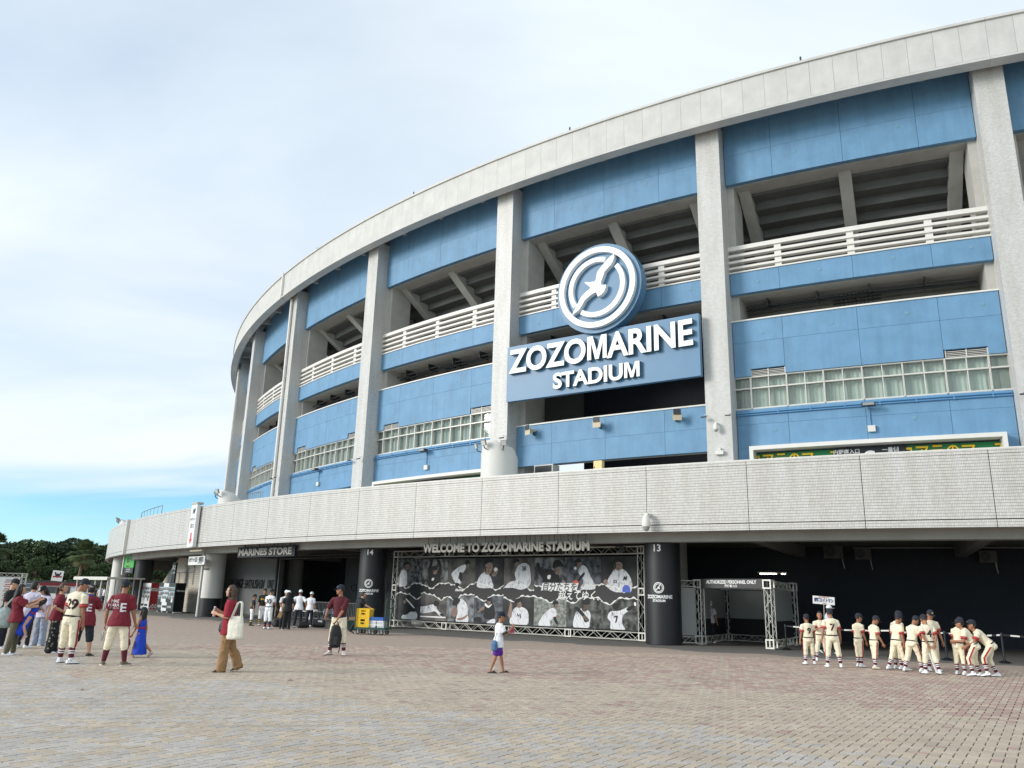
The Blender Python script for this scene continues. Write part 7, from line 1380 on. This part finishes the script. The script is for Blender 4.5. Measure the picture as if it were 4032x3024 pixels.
# food truck with crest sign on its roof
o = empty('food_truck', (-.5385 * 92, 92, 0), R_(10), 'white food truck with a dark red awning stripe behind the group', 'truck'); MB().box((0, 0, 1.0), (4.2, 2.0, 1.4)).build('body', cw_, o); MB().box((0, -.05, 1.86), (4.3, 2.2, .32)).build('awning', mat('awning_red', (120, 24, 30), .6, .1), o); MB().box((0, 0, 2.12), (4.1, 2.0, .2)).build('roof', darkst, o); MB().box((0, -1.01, 1.25), (2.6, .03, .7)).build('hatch', cglass, o)
for px_ in (-1.3, 1.3): MB().tube((px_, -1.05, .32), (px_, -.8, .32), .32, 14).build('wheel', tyre, o); MB().tube((px_, 1.05, .32), (px_, .8, .32), .32, 14).build('wheel', tyre, o)
sgn_o = empty('crest_sign', (-.5395 * 92, 91.0, 2.22), R_(8), 'white square sign with a winged crest above the food truck', 'sign'); sgn_o.rotation_euler[1] = R_(4); MB().box((0, 0, .55), (1.15, .06, 1.12)).build('sign_board', vwhite, sgn_o)
wing = [(-.38, .92), (-.2, .92), (-.14, .72), (0, .86), (.14, .72), (.2, .92), (.38, .92), (.24, .55), (.12, .46), (-.12, .46), (-.24, .55)]; MB().prism(wing, -.034, -.038).build('crest', MATS['print_black'], sgn_o); MB().prism([(-.48, .50), (.48, .56), (.44, .38), (.2, .40), (0, .32), (-.2, .38), (-.44, .32)], -.040, -.044).build('ribbon', mat('ribbon_red', (150, 40, 48), .6, .05), sgn_o)
# dark flat roofed walkway and white shelter
o = empty('walkway_roof', (-.56 * 108, 108, 0), R_(3), 'long dark flat roof of a walkway in front of the wood', 'shelter'); MB().box((4, 0, 2.15), (52, 2.4, .38)).build('roof', darkst, o)
for k in range(12): MB().box((-20 + k * 4.2, 0, .98), (.16, .16, 1.96)).build('post', darkst, o)
o = empty('plaza_shelter', (-.482 * 66, 66, 0), R_(-38), 'white shelter roof on thin posts beside the white round column', 'shelter'); MB().box((0, 0, 2.36), (5.5, 3.0, .12)).build('roof', white_c, o); MB().box((0, -1.5, 2.28), (5.5, .06, .2)).build('fascia', alum, o)
for k in range(6):
    for y_ in (-1.3, 1.3): MB().tube((-2.5 + k * 1.0, y_, 0), (-2.5 + k * 1.0, y_, 2.3), .05, 8).build('post', white_c, o)
# notice board in a truss at the left edge
o = empty('notice_truss', (-.612 * 57, 57, 0), R_(20), 'truss framed white notice board at the left edge of the picture', 'notice board')
for x in (-1.6, 1.35): truss((x, 0, 0), (x, 0, 2.4), .28, .35, .018).build('truss_post', truss_m, o)
truss((-1.6, 0, 2.28), (1.5, 0, 2.28), .26, .35, .016).build('truss_beam', truss_m, o); bd = MB().box((-.1, -.16, 1.15), (2.5, .02, 1.95)).build('notice_sheet', vwhite, o)
for k in range(5): MB().box((.55, -.174, 1.95 - k * .30), (.5, .006, .05)).build('heading_print', MATS['ribbon_red'] if k % 2 else signblk, bd); MB().box((.55, -.174, 1.82 - k * .30), (.62, .006, .10)).build('picture_print', mat('poster_tint', (196, 150, 140), .6, .3, 20), bd)
# a few people far out on the plaza
S2 = dict(near=False, style='long', face=False)
PENDING.clear(); AFTER.clear()
for r_, Y, hd, tp_, bt_, cp_, lab in ((-.4905, 84, 160, WHT, JEAN, None, 'distant person in white shirt under the shelter'), (-.486, 86, 40, WHT, DNAVY, BLK, 'distant person in white with dark cap right of the shelter'), (-.4955, 88, 200, BLK, DNAVY, None, 'distant person in black among the shelter posts'), (-.5475, 112, 90, WHT, WHT, BLK, 'distant player in white crouching by the parked cars')):
    make_person(lab, (r_ * Y, Y), hd, 1.68, dict(lean=25, ll=(35, 5, 60), rl=(30, 5, 55)) if 'crouching' in lab else None, top=tp_, bottom=bt_, cap=cp_, **S2)
for o, vox, sm, wr, dec in PENDING:
    if vox: m_ = o.modifiers.new('remesh', 'REMESH'); m_.mode = 'VOXEL'; m_.voxel_size = max(vox, .016); m_.use_smooth_shade = True
bpy.context.view_layer.update(); dg = bpy.context.evaluated_depsgraph_get()
NEWM = [(o, bpy.data.meshes.new_from_object(o.evaluated_get(dg))) for o, *_ in PENDING]
for o, me in NEWM: o.modifiers.clear(); o.data = me
